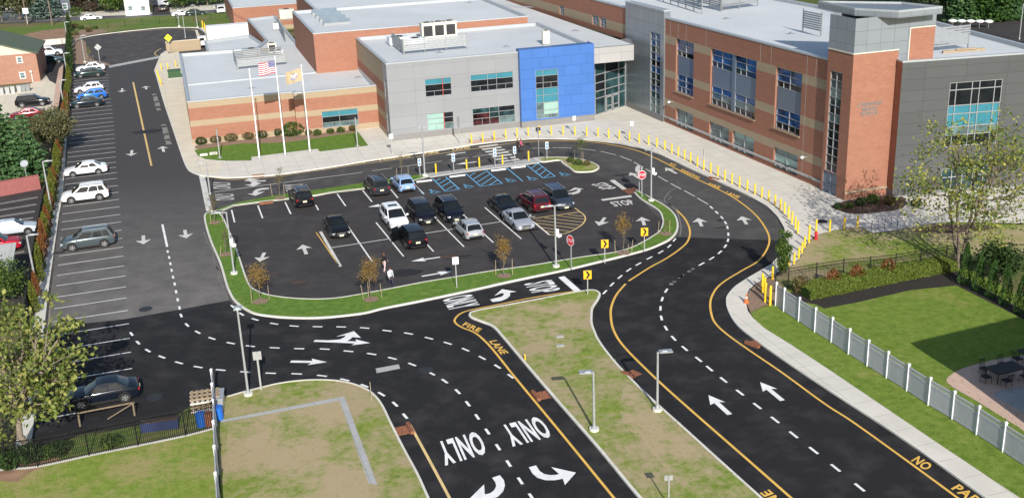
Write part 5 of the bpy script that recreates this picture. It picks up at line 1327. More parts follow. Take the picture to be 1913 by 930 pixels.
def car(kind, col, label, pos, heading, grp, name='parked_car', rails=None, roofcol=None, sunroof=False, plate=True, rough=.22, metal=.3, cat='car', door_open=False, rim=None):
    K = KINDS_[kind]; L, W_ = K['L'], K['W']; hw = W_ / 2; me = car_meshes(kind)
    yb, yt, zb, zt, xf0, xr1, xf1, xm = me['_d']
    pm = paint('car paint', col, rough, metal)
    t_ = thing(name, label, cat, (pos.x, pos.y, pos.z), rad(heading), grp)
    def add(n, m_, loc=(0, 0, 0), parent=None, rz=0, painted_=False, sc=None):
        if painted_: m_ = m_.copy(); m_.materials[0] = pm
        o = link(n, m_, parent or t_); o.location = loc; o.rotation_euler = (0, 0, rz)
        if sc: o.scale = sc
        return o
    bd = add('body', me['body'], painted_=True)
    rf = me['roof'].copy(); rf.materials[0] = pm if roofcol is None else paint('roof paint', roofcol)
    ro = add('roof', rf)
    for s in me['side_window']: add('side_window', s)
    add('windscreen', me['windscreen']); add('rear_window', me['rear_window']); add('underbody', me['underbody'])
    for sx in (-1, 1):
        for sy in (-1, 1):
            wv = add('wheel', me['wheel'], (sx * K['wb'] / 2, sy * (hw - .06), K['R']), rz=0 if sy < 0 else math.pi)
            add('rim', me['rim'], (0, 0, 0), wv)
    st = K['st']
    for sy in (-1, 1):
        add('headlight', me['headlight'], (L * .462, sy * hw * .66, st[-2][2] - .07), rz=-sy * .30)
        zt_ = st[1][2] - (.12 if kind in ('sedan', 'hatch') else .12)
        add('taillight', me['taillight'], (-L * .482, sy * hw * .72, zt_), rz=sy * .22)
        add('mirror', me['mirror'], (xf0 - .32, sy * (yb + .14), zb + .10), painted_=True)
    if plate:
        add('number_plate', me['number_plate'], (-L * .503, 0, st[0][2] - .08), rz=0)
        add('number_plate', me['number_plate'], (L * .502, 0, .42))
    add('grille', me['grille'], (L * .497, 0, .48))
    if K['rail'] and rails is not False:
        for sy in (-1, 1): add('roof_rail', me['roof_rail'], (0, sy * (yt - .06), zt + .06))
    if sunroof:
        mb = MB(); mb.box((xm + .25, 0, zt + .045), (.55, yt * 1.25, .03)); o = mb.build('sunroof', M['car_glass'], t_)
    if door_open:
        y0 = hw - .02
        mb = MB(); ax = (Vector((math.cos(2.2), math.sin(2.2), 0)), Vector((-math.sin(2.2), math.cos(2.2), 0)), Vector((0, 0, 1)))
        hx = Vector((xf0 - .35, y0, 0))
        mb.box(hx + ax[0] * .5 + Vector((0, 0, .68)), (1.0, .09, .78), 0, 0, ax); mb.box(hx + ax[0] * .5 + Vector((0, 0, 1.28)), (.85, .05, .45), 0, 1, ax)
        dr = mb.build('door', [pm, M['car_glass']], t_); dr['label'] = 'front left door standing open'
    return t_
def at_rear(px, h, kind, z=.008): return g2(px, z) + uvec(h) * (KINDS_[kind]['L'] / 2 - .05)
def at_front(px, h, kind, z=.008): return g2(px, z) - uvec(h) * (KINDS_[kind]['L'] / 2 - .05)
def at_wheels(a, b, h, kind, z=.008):
    p = (g2(a, z) + g2(b, z)) / 2; s = Vector((-math.sin(rad(h)), math.cos(rad(h)), 0)); s = s if s.y > 0 else -s
    return p + s * (KINDS_[kind]['W'] / 2 - .12)
hA, hT = 109.3, -71.2
gL = 'cars parked in the middle lot'
car('suv', (.008, .009, .012), 'black SUV seen from behind, alone at the left end of the row against the grass', at_rear((571, 390), hA, 'suv'), hA, gL)
car('suv', (.03, .034, .042), 'dark grey blue SUV seen from behind, left neighbour of the light blue car', at_rear((714.5, 368.5), hA, 'suv'), hA, gL)
car('hatch', (.27, .42, .66), 'light blue hatchback beside the blue accessible bays', at_rear((762.5, 362), hA, 'hatch'), hA, gL, metal=.4)
car('sedan', (.010, .011, .014), 'black sedan facing the camera beside the double yellow and white line', at_front((639, 447.5), hT, 'sedan'), hT, gL)
car('suv', (.78, .79, .80), 'white SUV with a dark sunroof facing the camera', at_front((749, 432.5), hT, 'suv'), hT, gL, sunroof=True, metal=0, rails=False)
car('suv', (.008, .009, .011), 'black SUV with its front door standing open, seen from behind', at_rear((782, 468), hA, 'suv'), hA, gL, door_open=True, rails=False)
car('suv', (.010, .011, .017), 'black SUV facing the camera directly right of the white SUV', at_front((800.5, 422.5), hT, 'suv'), hT, gL, rails=False)
car('suv', (.008, .010, .018), 'large black SUV facing the camera, up and left of the silver hatchback', at_front((853.5, 418), hT, 'suv'), hT, gL)
car('hatch', (.42, .44, .47), 'silver hatchback seen from behind in the front row', at_rear((889, 451), hA, 'hatch'), hA, gL, metal=.7, rough=.3)
car('sedan', (.008, .010, .015), 'black sedan facing the camera just behind the silver sedan', at_front((957, 406), hT, 'sedan'), hT, gL)
car('sedan', (.40, .42, .46), 'silver sedan facing the camera beside the yellow hatched area', at_front((984, 434.5), hT, 'sedan'), hT, gL, metal=.7, rough=.3)
car('suv', (.085, .010, .016), 'dark red SUV seen from behind between two dark cars', at_rear((1014, 400), hA, 'suv'), hA, gL)
car('suv', (.035, .045, .065), 'slate blue SUV facing the camera at the right end of the middle row', at_front((1058.5, 395), hT, 'suv'), hT, gL)
hLf = 198.65
gW = 'cars parked along the left hedge'
car('suv', (.075, .095, .105), 'steel grey SUV nosed to the left hedge, nearest the camera in its row', at_wheels((134, 470.5), (198, 460.5), hLf, 'suv'), hLf, gW, metal=.55, rough=.3)
car('suv', (.80, .80, .79), 'big white SUV nosed to the hedge, between the grey SUV and the white sedan', at_wheels((130, 382), (191, 373.5), hLf, 'suv'), hLf, gW, metal=0)
car('sedan', (.80, .81, .82), 'white sedan with dark windows nosed to the hedge just above the big white SUV', at_wheels((137, 332), (185, 325), hLf, 'sedan'), hLf, gW, metal=0)
car('sedan', (.012, .022, .028), 'dark sedan nosed to the hedge just below the bright blue hatchback', at_wheels((144, 203.3), (182, 198.7), hLf, 'sedan'), hLf, gW)
car('hatch', (.02, .14, .50), 'bright blue hatchback nosed to the hedge', at_wheels((152.5, 189.5), (192.5, 184), hLf, 'hatch'), hLf, gW)
car('hatch', (.74, .74, .76), 'white crossover nosed to the hedge just above the bright blue hatchback', at_wheels((147, 177), (187, 171.5), hLf, 'hatch'), hLf, gW, metal=0)
car('sedan', (.02, .04, .04), 'dark green sedan nosed to the hedge beside the farthest white sedan', at_wheels((151.7, 147), (183, 142.3), hLf, 'sedan'), hLf, gW)
car('sedan', (.80, .81, .82), 'white sedan farthest from the camera in the hedge row, by the drain across the drive', at_wheels((150, 137), (190, 131.3), hLf, 'sedan'), hLf, gW, metal=0)
car('sedan', (.008, .012, .02), 'black sedan half under the leafy tree at the lower left of the lot', at_wheels((158, 764), (229, 749), hLf, 'sedan'), hLf, gW)
gN = 'cars on the neighbouring property at the left'
hN = 18.6
car('suv', (.40, .012, .03), 'bright red SUV in the neighbouring lot left of the hedge', at_wheels((-42, 479), (21.7, 469.5), hN, 'suv', -.05), hN, gN)
car('sedan', (.55, .60, .66), 'silver white sedan just beyond the bright red SUV', at_wheels((0, 445), (50, 438), hN, 'sedan', -.05), hN, gN)
car('suv', (.008, .008, .010), 'large black SUV with white wheels on the neighbouring driveway', at_wheels((43, 203), (79, 197), 14, 'suv', -.05), 14, gN)
car('sedan', (.16, .012, .022), 'red sedan half hidden by the tree below the black SUV on the driveway', at_wheels((32, 226), (70, 219), 198, 'sedan', -.05), 198, gN)
car('suv', (.80, .80, .83), 'white SUV parked behind the brick house with the green roof', at_wheels((77, 108), (109, 103), 16, 'suv', -.05), 16, gN, metal=0)
car('sedan', (.015, .04, .045), 'dark teal sedan in front of the white SUV behind the brick house', at_wheels((79, 122), (112, 117.5), 16, 'sedan', -.05), 16, gN)
gS = 'cars along the far street'
car('sedan', (.75, .76, .78), 'white sedan on the far street behind the left grass strip', at_wheels((158, 40), (184, 38), 16, 'sedan', 0), 16, gS, metal=0)
car('sedan', (.78, .79, .80), 'white sedan on the far street near the two lamp posts', at_wheels((336, 32), (347, 31.2), 16, 'sedan', 0), 16, gS, metal=0)
car('sedan', (.03, .05, .045), 'dark green sedan on the far street near the rear brick block', at_wheels((355, 31), (378, 29), 16, 'sedan', 0), 16, gS)
car('sedan', (.10, .09, .09), 'dark sedan seen from behind on the far driveway between the houses', at_rear((304, 22.5), 100, 'sedan', .07), 100, gS)
car('hatch', (.76, .77, .78), 'white hatchback on the far driveway beyond the dark sedan', at_rear((311, 13.5), 104, 'hatch', .07), 104, gS, metal=0)
car('van', (.76, .77, .78), 'white van at the far street beside the rear brick block', at_rear((414, 26.5), 110, 'van'), 110, gS, metal=0)
# box truck at the dock
tk = g2((389, 91), .0)
TR = thing('box_truck', 'white box truck backed up beside the tan dock wall, behind the low wing', 'truck', (tk.x, tk.y, 0), rad(16.3))
mb = MB(); mb.box((4.6, 1.6, 2.45), (9.0, 2.5, 2.9)); mb.build('cargo_box', M['pole_white'], TR)
mb = MB(); mb.box((-.9, 1.6, 1.35), (1.6, 2.2, 1.5)); mb.box((-2.1, 1.6, 1.0), (1.1, 2.0, .85)); mb.build('cab', M['pole_white'], TR)
mb = MB(); mb.add([(-1.72, .62, 1.45), (-1.72, 2.58, 1.45), (-1.71, 2.5, 2.0), (-1.71, .7, 2.0)], [(0, 3, 2, 1)]); mb.build('windscreen', M['car_glass'], TR)
mb = MB(); mb.box((-.9, .495, 1.7), (.8, .02, .5)); mb.build('side_window', M['car_glass'], TR)
mb = MB(); mb.box((3, 1.6, .75), (10, 1.2, .3)); mb.build('chassis', M['trim'], TR)
for x in (-1.9, 5.6, 6.8):
    for y in (.55, 2.65):
        o = link('wheel', car_meshes('suv')['wheel'], TR); o.location = (x, y, .45); o.scale = (1.2, 1.6, 1.2)

# ================================================================== STREET FURNITURE
def bollard_mesh(h, r):
    mb = MB(); n = 12
    prof = [(r * 1.0, -.05), (r, h - r * .9), (r * .92, h - r * .45), (r * .66, h - r * .15), (r * .3, h - .005), (.0, h)]
    vs = [(a * math.cos(2 * math.pi * i / n), a * math.sin(2 * math.pi * i / n), z) for a, z in prof for i in range(n)]
    mb.add(vs, [(k * n + i, k * n + (i + 1) % n, (k + 1) * n + (i + 1) % n, (k + 1) * n + i) for k in range(len(prof) - 1) for i in range(n)])
    return mb.mesh('bollard', M['yellow'], 50)
BM = bollard_mesh(1.12, .09); BMt = bollard_mesh(1.6, .10); BMs = bollard_mesh(.98, .09)
def bollard(px, label, grp, me=None, z=.125):
    o = link('bollard', me or BM); o.location = g2(px, z); tag(o, label, 'bollard', grp); return o
row = [(881, 267.7), (902, 265), (923.7, 262), (945, 258.5), (966, 256), (987, 254), (1008, 251), (1030, 251.3), (1052, 252), (1074, 252.4), (1096, 253.4), (1117, 255), (1137, 257.5), (1157, 260), (1176, 263), (1194, 266.7), (1211.5, 270.6), (1227, 274.7), (1242, 279.7), (1255, 286), (1267, 291.4), (1278.7, 297.5), (1290, 303.2), (1302.7, 310.5), (1314.5, 317), (1327.7, 322.7), (1341, 329.3), (1354, 336.7), (1367.5, 342.7), (1381.3, 349.3), (1395.7, 355.7), (1410, 362.7), (1423, 369), (1435.7, 376), (1447.7, 384), (1457.7, 391.7), (1465.3, 398.3), (1472.7, 406.7), (1479.3, 416.7), (1485.7, 426.7), (1490.3, 435)]
for i, p in enumerate(row): bollard(p, ORD[i] + ' yellow bollard from the left in the long curved sidewalk row', 'yellow bollards along the curved sidewalk')
for i, p in enumerate([(814.7, 324), (872, 316), (895.7, 312), (939, 306.7), (987.7, 300)]): bollard(p, ORD[i] + ' yellow bollard from the left on the walkway above the blue bays', 'yellow bollards on the walkway by the accessible bays')
bollard((1511, 452.7), 'tall yellow bollard at the grass corner left of the red hydrant', 'yellow bollards along the grass edge', BMt)
for p, t in (((1524.5, 432), 'yellow bollard directly behind the red hydrant'), ((1550, 432), 'yellow bollard at the grass edge right of the manhole'), ((1577, 427.3), 'yellow bollard at the grass edge, middle of three right of the hydrant'), ((1602, 424), 'yellow bollard at the grass corner nearest the bike racks')): bollard(p, t, 'yellow bollards along the grass edge')
for i, p in enumerate([(1503, 461.5), (1498, 472), (1492, 482), (1483.3, 492.5), (1473, 501)]): bollard(p, ORD[i] + ' short yellow bollard below the tall one at the grass corner', 'short yellow bollards beside the sloping sidewalk', BMs)
bollard((1443, 521.5), 'yellow bollard standing at the sidewalk edge beside the end of the black fence', 'yellow bollards by the white fence')
bollard((1424, 546), 'tall yellow bollard by the mulch patch near the white fence', 'yellow bollards by the white fence', BMt)
bollard((1428.5, 542.5), 'yellow bollard hidden just behind the tall one by the mulch patch', 'yellow bollards by the white fence')
bollard((1429.5, 564.5), 'yellow bollard in the mulch, left of the one next to the white fence', 'yellow bollards by the white fence', BMt)
bollard((1438.5, 570), 'yellow bollard closest to the first white fence post', 'yellow bollards by the white fence', BMt)
for p, t in (((295, 143), 'yellow bollard nearest the drive at the far corner of the sidewalk'), ((298, 152), 'yellow bollard second from the drive corner at the far sidewalk'), ((301, 160), 'front yellow bollard of the group at the far end of the sidewalk'), ((301.7, 131), 'yellow bollard standing apart right of the far sidewalk group'), ((314, 130.5), 'yellow bollard left of the green utility cabinet'), ((329, 125.5), 'yellow bollard behind the green utility cabinet')): bollard(p, t, 'yellow bollards at the far end of the drive', None, .129)
for i, p in enumerate([(379, 53.5), (383, 57.3), (386, 62), (389, 66)]): bollard(p, ORD[i] + ' yellow bollard from the back at the loop beside the rear brick block', 'yellow bollards at the loop', BMt, .11)

def lamp(label, px, ytop, heads, arm=.5, r=.075, grp='parking lot lamps', z=.11, box=None, foot=True, h=None, headsize=(.62, .30)):
    """heads: directions (degrees) of the flat lamp heads"""
    p = g2(px, z); H_ = h or hgt(px, ytop, z)
    t_ = thing('street_lamp', label, 'lamp post', tuple(p), 0, grp)
    if foot:
        mb = MB(); mb.tube((0, 0, -.1), (0, 0, .16), .30, n=18); mb.build('footing', M['kerb'], t_, smooth=40)
    mb = MB(); mb.tube((0, 0, .0), (0, 0, H_), r * 1.15, r * .85, 12); mb.box((0, 0, .2), (r * 4, r * 4, .05)); mb.tube((0, 0, .2), (0, 0, .34), r * 1.6, r * 1.3, 12); mb.build('pole', M['galv'], t_, smooth=40)
    for a in heads:
        d_ = uvec(a); y_ = Vector((-d_.y, d_.x, 0))
        mb = MB(); mb.bar(Vector((0, 0, H_ - .06)), d_ * (arm + .05) + Vector((0, 0, H_ - .02)), .06, .07); mb.build('arm', M['galv'], t_)
        mb = MB(); c_ = d_ * (arm + headsize[0] / 2) + Vector((0, 0, H_ + .01))
        mb.box(c_, (headsize[0], headsize[1], .07), 0, 0, (d_, y_, Vector((0, 0, 1)))); mb.box(c_ + Vector((0, 0, -.045)), (headsize[0] * .7, headsize[1] * .8, .02), 0, 1, (d_, y_, Vector((0, 0, 1))))
        mb.box(c_ + Vector((0, 0, .05)) - d_ * .08, (headsize[0] * .4, headsize[1] * .6, .05), 0, 0, (d_, y_, Vector((0, 0, 1))))
        mb.build('lamp_head', [M['galv'], M['sign_white']], t_)
    if box:
        mb = MB(); mb.box((.16, -.1, box), (.26, .3, .5)); mb.box((.3, -.12, box - .3), (.42, .16, .2)); mb.sphere((.3, -.3, box - .32), .13, 8, 6); mb.build('camera_box', M['pole_white'], t_)
    return t_
lamp('grey lamp post with its flat head to the right, nearer the white road arrows', (1228, 766), 657, [5], .1, grp='median lamp posts', headsize=(.8, .42))
lamp('grey lamp post on the median with its flat head to the left', (1110, 803), 694, [183], .05, grp='median lamp posts', headsize=(.8, .42))
lamp('grey lamp post on the corner grass at the lower left kerb', (464, 737), 579, [100], .0, z=.1, headsize=(.7, .5))
lamp('tall lamp post on the island at the left edge of the middle lot', (437.5, 511), 396, [190], .25, box=2.9, headsize=(1.0, .3))
lamp('tall double headed lamp post on the island in front of the silver sedan', (1039, 498), 384, [10, 190], .1, box=3.1, headsize=(.8, .26))
lamp('tall double headed lamp post beside the stop signs on the right island tip', (1216.5, 375), 279, [15, 195], .1, box=3.1, headsize=(.6, .24))
lamp('lamp post standing in the entrance road by the white apron', (393, 365), 303, [190], .2, headsize=(.9, .24), foot=False)
lamp('lamp post at the left end of the walkway by the blue bays', (793.7, 328), 238, [190, 10], .05, r=.085, headsize=(.45, .22))
for i, (b_, yt_) in enumerate((((68, 535), 439.5), ((97, 397), 301.7), ((109, 281.7), 211.7), ((120, 201.7), 150.5), ((126, 143.3), 100), ((127, 80), 42))):
    lamp(ORD[i] + ' lamp post behind the left hedge, counted from the camera', b_, yt_, [14], .1, r=.085, z=0, grp='lamp posts behind the left hedge', foot=i == 1, headsize=(.85, .25))
lamp('white lamp post on the planted island at the near side of the loop', (159, 116.7), 67, [16], .1, r=.07, headsize=(.8, .22))
lamp('lamp post beside the tan dock wall in the loop', (346.7, 72), 28, [190], .1, headsize=(.7, .22), foot=False)
lamp('lamp post on the kerb at the back of the loop near the yellow bollards', (369, 52), 10, [190], .1, headsize=(.7, .22))
lamp('white lamp post behind the loop left of two grey ones', (335, 50), 33, [100], .0, headsize=(.5, .4))
lamp('lamp post on the far street side behind the charcoal annex at the right edge', (1904, 75), 8, [10], .1, z=.02, headsize=(.7, .25), foot=False)
for px, yt_, lb in (((411, 295), 241.7, 'low post light on the lawn left of the flagpoles'), ((668, 272.8), 220, 'low post light at the right end of the lawn')):
    p = g2(px, .135); H_ = hgt(px, yt_, .135); t_ = thing('post_light', lb, 'post light', tuple(p), 0, 'low post lights on the lawn')
    mb = MB(); mb.tube((0, 0, 0), (0, 0, H_ * .72), .075, n=10); mb.tube((0, 0, -.05), (0, 0, .06), .26, n=12); mb.build('pole', M['galv'], t_, smooth=40)
    mb = MB(); mb.tube((0, 0, H_ * .72), (0, 0, H_), .085, n=10); mb.build('lamp', M['alu'], t_, smooth=40)
# flagpoles
fp = []
for px, yt_, lb in (((485, 297), 131.7, 'white flagpole without a flag, leftmost of the three'), ((533, 290), 108, 'tall white flagpole flying the striped national flag, middle of three'), ((579, 284), 124, 'white flagpole flying the buff flag, rightmost of three')):
    p = g2(px, .125); H_ = hgt(px, yt_, .125); t_ = thing('flagpole', lb, 'flagpole', tuple(p), 0, 'white flagpoles')
    mb = MB(); mb.tube((0, 0, 0), (0, 0, H_), .10, .05, 12); mb.build('pole', M['pole_white'], t_, smooth=40)
    mb = MB(); mb.tube((0, 0, -.05), (0, 0, .08), .3, .22, 14); mb.build('base', M['alu'], t_, smooth=40)
    mb = MB(); mb.sphere((0, 0, H_ + .08), .11, 10, 6); mb.build('finial', M['pole_white'], t_, smooth=60)
    fp.append((p, H_))
M['flag_red'] = mat('flag red cloth', (.50, .03, .055), .8, var=.06); M['flag_white'] = mat('flag white cloth', (.76, .74, .72), .8, var=.05); M['flag_blue'] = mat('flag blue cloth', (.035, .05, .19), .8, var=.06)
M['flag_buff'] = mat('buff flag cloth', (.45, .355, .215), .8, var=.08); M['crest_blue'] = mat('crest blue cloth', (.18, .22, .48), .8, var=.1)
def flag(name, label, base, ztop, W_, H_, d_, fn, mats, nx=40, ny=26, amp=.13, droop=.25):
    o = thing(name, label, 'flag', (base.x, base.y, base.z + ztop), 0, 'flags in front of the school')
    n_ = Vector((d_.y, -d_.x, 0))
    mb = MB(); vs = []
    for j in range(ny + 1):
        for i in range(nx + 1):
            u, v = i / nx, j / ny
            wv = math.sin(u * 9.5 + v * 1.2) * amp * (u ** .6)
            vs.append(d_ * (.07 + u * W_ * .96) + n_ * wv + Vector((0, 0, -H_ * v - droop * u * u + .06 * math.sin(u * 7))))
    for j in range(ny):
        for i in range(nx):
            mb.f.append((j * (nx + 1) + i, j * (nx + 1) + i + 1, (j + 1) * (nx + 1) + i + 1, (j + 1) * (nx + 1) + i)); mb.m.append(fn((i + .5) / nx, (j + .5) / ny))
    mb.v = [tuple(v) for v in vs]
    mb.build('cloth', mats, o, smooth=80)
def us(u, v):
    if u < .40 and v < 7 / 13:
        i, j = int(u / .40 * 17), int(v / (7 / 13) * 14)
        return 1 if (i % 2 == 1 and j % 3 == 1 and (i // 2 + j // 3) % 1 == 0) else 2
    return 0 if int(v * 13) % 2 == 0 else 1
fd = uvec(192)
flag('national_flag', 'striped red and white flag with a blue starred corner on the middle flagpole', fp[1][0], fp[1][1] - .35, 1.95, 1.45, fd, us, [M['flag_red'], M['flag_white'], M['flag_blue']], 43, 26)
def nj(u, v):
    x, y = (u - .5) * 1.5, v - .47
    if abs(x) < .13 and -.16 < y < .2 - abs(x) * .6: return 1 if (int((y + .16) * 14) % 2 == 0 or abs(x) > .1) else 2
    if abs(abs(x) - .23) < .06 and -.18 < y < .22: return 2 if y < .02 else 1
    if abs(x) < .2 and .24 < y < .3: return 1
    if abs(x) < .07 and -.3 < y < -.16: return 3
    return 0
flag('state_flag', 'buff coloured flag with a blue crest on the right flagpole', fp[2][0], fp[2][1] - .3, 1.9, 1.45, fd, nj, [M['flag_buff'], M['crest_blue'], M['flag_white'], M['wood']], 45, 30, .17, .35)

# ---- signs
def sign(name, label, px, z, cpx, size, face_deg, mats, shape='rect', draw=None, grp=None, cat='sign', pole_r=.035, H_=None, pole='galv'):
    """post at px; the plate's centre is seen at cpx; face_deg: direction the face looks"""
    p = g2(px, z)
    zc_ = H_ or hgt(px, cpx[1], z)
    t_ = thing(name, label, cat, tuple(p), 0, grp)
    n_ = uvec(face_deg); r_ = Vector((-n_.y, n_.x, 0)); up = Vector((0, 0, 1))
    w_, h_ = size
    mb = MB(); mb.box((0, 0, (zc_ + h_ / 2) / 2), (pole_r * 2, pole_r * 2, zc_ + h_ / 2), rad(face_deg)); mb.build('post', M[pole], t_)
    c_ = Vector((0, 0, zc_)) + n_ * (pole_r + .02)
    if shape == 'rect': pts = [(-.5, -.5), (.5, -.5), (.5, .5), (-.5, .5)]
    elif shape == 'oct': pts = [(math.cos(rad(22.5 + 45 * i)) * .541, math.sin(rad(22.5 + 45 * i)) * .541) for i in range(8)]
    elif shape == 'diamond': pts = [(0, -.707), (.707, 0), (0, .707), (-.707, 0)]
    mb = MB()
    f_ = [c_ + r_ * x * w_ + up * y * h_ + n_ * .012 for x, y in pts]; b_ = [c_ + r_ * x * w_ + up * y * h_ - n_ * .012 for x, y in pts]
    k = len(pts)
    mb.add(f_, [tuple(range(k))], 0); mb.add(b_, [tuple(range(k))[::-1]], 1); mb.add(f_ + b_, [(i, k + i, k + (i + 1) % k, (i + 1) % k) for i in range(k)], 1)
    pl = mb.build('plate', [M[mats[0]], M[mats[1]]], t_)
    if draw:
        for mname, polys in draw:
            q = MB()
            for kk, pp in enumerate(polys): q.poly([c_ + r_ * x * w_ + up * y * h_ + n_ * (.016 + .0004 * kk) for x, y in pp])
            q.build('marking', M[mname], pl)
    return t_
def txt(s, x0, x1, y0, y1):
    V, F, _ = letters(s, .02)
    return [[(x0 + (x1 - x0) * V[i][0], y0 + (y1 - y0) * V[i][1]) for i in f] for f in F]
octr = [(math.cos(rad(22.5 + 45 * i)) * .541, math.sin(rad(22.5 + 45 * i)) * .541) for i in range(8)]
oct_ring = [[octr[i], octr[(i + 1) % 8], tuple(c * .90 for c in octr[(i + 1) % 8]), tuple(c * .90 for c in octr[i])] for i in range(8)]
STOPD = [('sign_white', oct_ring + txt('STOP', -.40, .40, -.16, .16))]
sign('stop_sign', 'red stop sign facing the camera at the right island tip by the stop bars', (1199, 368), .11, (1197.5, 326.7), (.86, .86), -78, ('sign_red', 'sign_back'), 'oct', STOPD, 'stop signs')
sign('stop_sign', 'red stop sign turned sideways on the front island, right of the double headed lamp', (1067.5, 503), .11, (1066.7, 449), (.9, .9), -143, ('sign_red', 'sign_back'), 'oct', STOPD, 'stop signs')
sign('stop_sign', 'stop sign seen from behind at the right island tip, beside the red one', (1194, 358), .11, (1196, 316), (.8, .8), 110, ('sign_red', 'sign_back'), 'oct', STOPD, 'stop signs')
def chev(x=0): return [[(-.26, .42), (.02, .42), (.30, 0), (.02, -.42), (-.26, -.42), (.02, 0)]]
for px, c_, lb in (((1130, 491.7), (1129, 455), 'yellow chevron sign on the island right of the sideways stop sign'), ((1203.7, 470), (1203, 432.7), 'yellow chevron sign at the right bend of the island'), ((1098, 550), (1097.5, 512.7), 'yellow chevron sign at the top of the median by the stop bar')):
    sign('chevron_sign', lb, px, .11, c_, (.62, .72), -88, ('sign_yellow', 'sign_back'), 'rect', [('black', [[(-.26, .42), (.02, .42), (.32, 0), (.04, 0)], [(.04, 0), (.32, 0), (.02, -.42), (-.26, -.42)]])], 'yellow chevron signs')
ISA = [('sign_blue', [[(-.30, .02), (.30, .02), (.30, .38), (-.30, .38)], [(-.34, -.40), (.34, -.40), (.34, -.14), (-.34, -.14)]]), ('sign_white', [[(-.08, .30), (.02, .30), (.02, .10), (.14, .08), (.14, .12), (-.04, .18)]])]
for i, (px, c_) in enumerate((((785, 330), (782.7, 302.7)), ((848, 323), (847, 295)), ((925, 311.7), (924, 284.5)), ((962, 307.7), (961, 280.3)), ((1022, 299), (1021, 271.7)))):
    sign('accessible_sign', ORD[i] + ' white and blue accessible parking sign from the left along the bays', px, .125, c_, (.36, .82), -71, ('sign_white', 'sign_back'), 'rect', ISA, 'accessible parking signs')
sign('notice_sign', 'blank white sign back on the island below the long white arrow', (853.5, 537), .11, (853.5, 486.5), (.5, .62), -80, ('sign_white', 'sign_back'))
sign('notice_sign', 'grey sign back beside the lower left corner lamp post', (488, 727), .1, (478.5, 665), (.55, .6), 100, ('sign_white', 'sign_back'), pole_r=.06)
sign('notice_sign', 'small grey sign on a thin post near the bottom of the median', (1249, 945), .11, (1249, 893), (.45, .3), 95, ('sign_white', 'sign_back'))
sign('notice_sign', 'white sign at the corner of the grey front above the sidewalk', (732.7, 288), .125, (729.5, 255), (.5, .6), -75, ('sign_white', 'sign_back'))
sign('notice_sign', 'grey sign turned edge on before the lower left grey front window', (859, 268), .125, (859, 228), (.6, 1.3), -150, ('sign_back', 'sign_back'))
sign('notice_sign', 'dark sign back on the road by the zebra crossing', (1006.7, 291), .125, (1007, 241.5), (.55, .4), 100, ('sign_white', 'iron'), pole='dark_galv')
sign('notice_sign', 'white sign near the right foot of the blue bay', (1073, 249), .125, (1072, 221), (.4, .55), -75, ('sign_white', 'sign_back'))
sign('notice_sign', 'white sign among the bollards before the glazed entrance', (1180, 260), .125, (1179, 231), (.4, .55), -75, ('sign_white', 'sign_back'))
sign('notice_sign', 'grey sign among the bollards below the double window bay', (1315.5, 317), .125, (1315.5, 284.5), (.45, .7), 180, ('sign_back', 'sign_back'))
sign('diamond_sign', 'fluorescent yellow diamond sign on the corner of the tan dock wall', (318, 98.8), .129, (311.7, 70.5), (1.0, 1.0), -80, ('sign_lime', 'sign_back'), 'diamond', [('black', [[(-.05, -.2), (.05, -.2), (.05, .12), (-.05, .12)], [(-.05, .16), (.05, .16), (.05, .24), (-.05, .24)]])], H_=2.7)
sign('diamond_sign', 'bare grey back of a diamond sign by the loop', (187, 116.5), .1, (184, 89), (.9, .9), 100, ('sign_yellow', 'sign_back'), 'diamond')

# ---- fences
def post_line(px, z): return [g2(p, z) for p in px]
WF = post_line([(1449, 570.5), (1464, 581.6), (1492, 600), (1522, 620), (1553, 639), (1585, 661), (1620, 683), (1656, 705.5), (1694, 729.5), (1734, 756), (1778.5, 782.5), (1824, 811), (1873, 843), (1926, 878), (1984, 916)], .13)
def vinyl_fence(label, P, h):
    t_ = thing('vinyl_fence', label, 'fence', tuple(P[0]))
    for p in P:
        mb = MB(); mb.box((p.x, p.y, p.z + h / 2 + .06), (.13, .13, h + .12)); mb.box((p.x, p.y, p.z + h + .13), (.18, .18, .04)); mb.add([(p.x - .08, p.y - .08, p.z + h + .15), (p.x + .08, p.y - .08, p.z + h + .15), (p.x + .08, p.y + .08, p.z + h + .15), (p.x - .08, p.y + .08, p.z + h + .15), (p.x, p.y, p.z + h + .23)], [(0, 1, 4), (1, 2, 4), (2, 3, 4), (3, 0, 4)]); mb.build('post', M['white'], t_, True)
    for a, b in zip(P, P[1:]):
        d_ = (b - a).normalized(); L = (b - a).length; mb = MB()
        for zz, hh in ((.12, .14), (h * .78, .12), (h - .06, .10)): mb.bar(a + d_ * .065 + Vector((0, 0, zz)), b - d_ * .065 + Vector((0, 0, zz)), .06, hh)
        nb_ = int(L / .16)
        for i in range(nb_):
            c_ = a + d_ * (L * (i + .5) / nb_); mb.box(c_ + Vector((0, 0, h * .42 + .06)), (L / nb_ - .008, .03, h * .68), math.atan2(d_.y, d_.x))
        nq = int(L / .11)
        for i in range(nq):
            c_ = a + d_ * (L * (i + .5) / nq); mb.box(c_ + Vector((0, 0, h * .87)), (.04, .03, h * .17), math.atan2(d_.y, d_.x))
        mb.build('panel', M['vinyl_shaded'], t_, True)
vinyl_fence('long white vinyl fence running from the black fence down to the right edge', WF, 1.72)
WL = post_line([(401, 738), (402.5, 765), (404, 797), (405.5, 838), (407.5, 886), (410, 938), (413, 1000)], .06)
vinyl_fence('white vinyl fence seen from above its edge at the lower left', WL, 1.75)
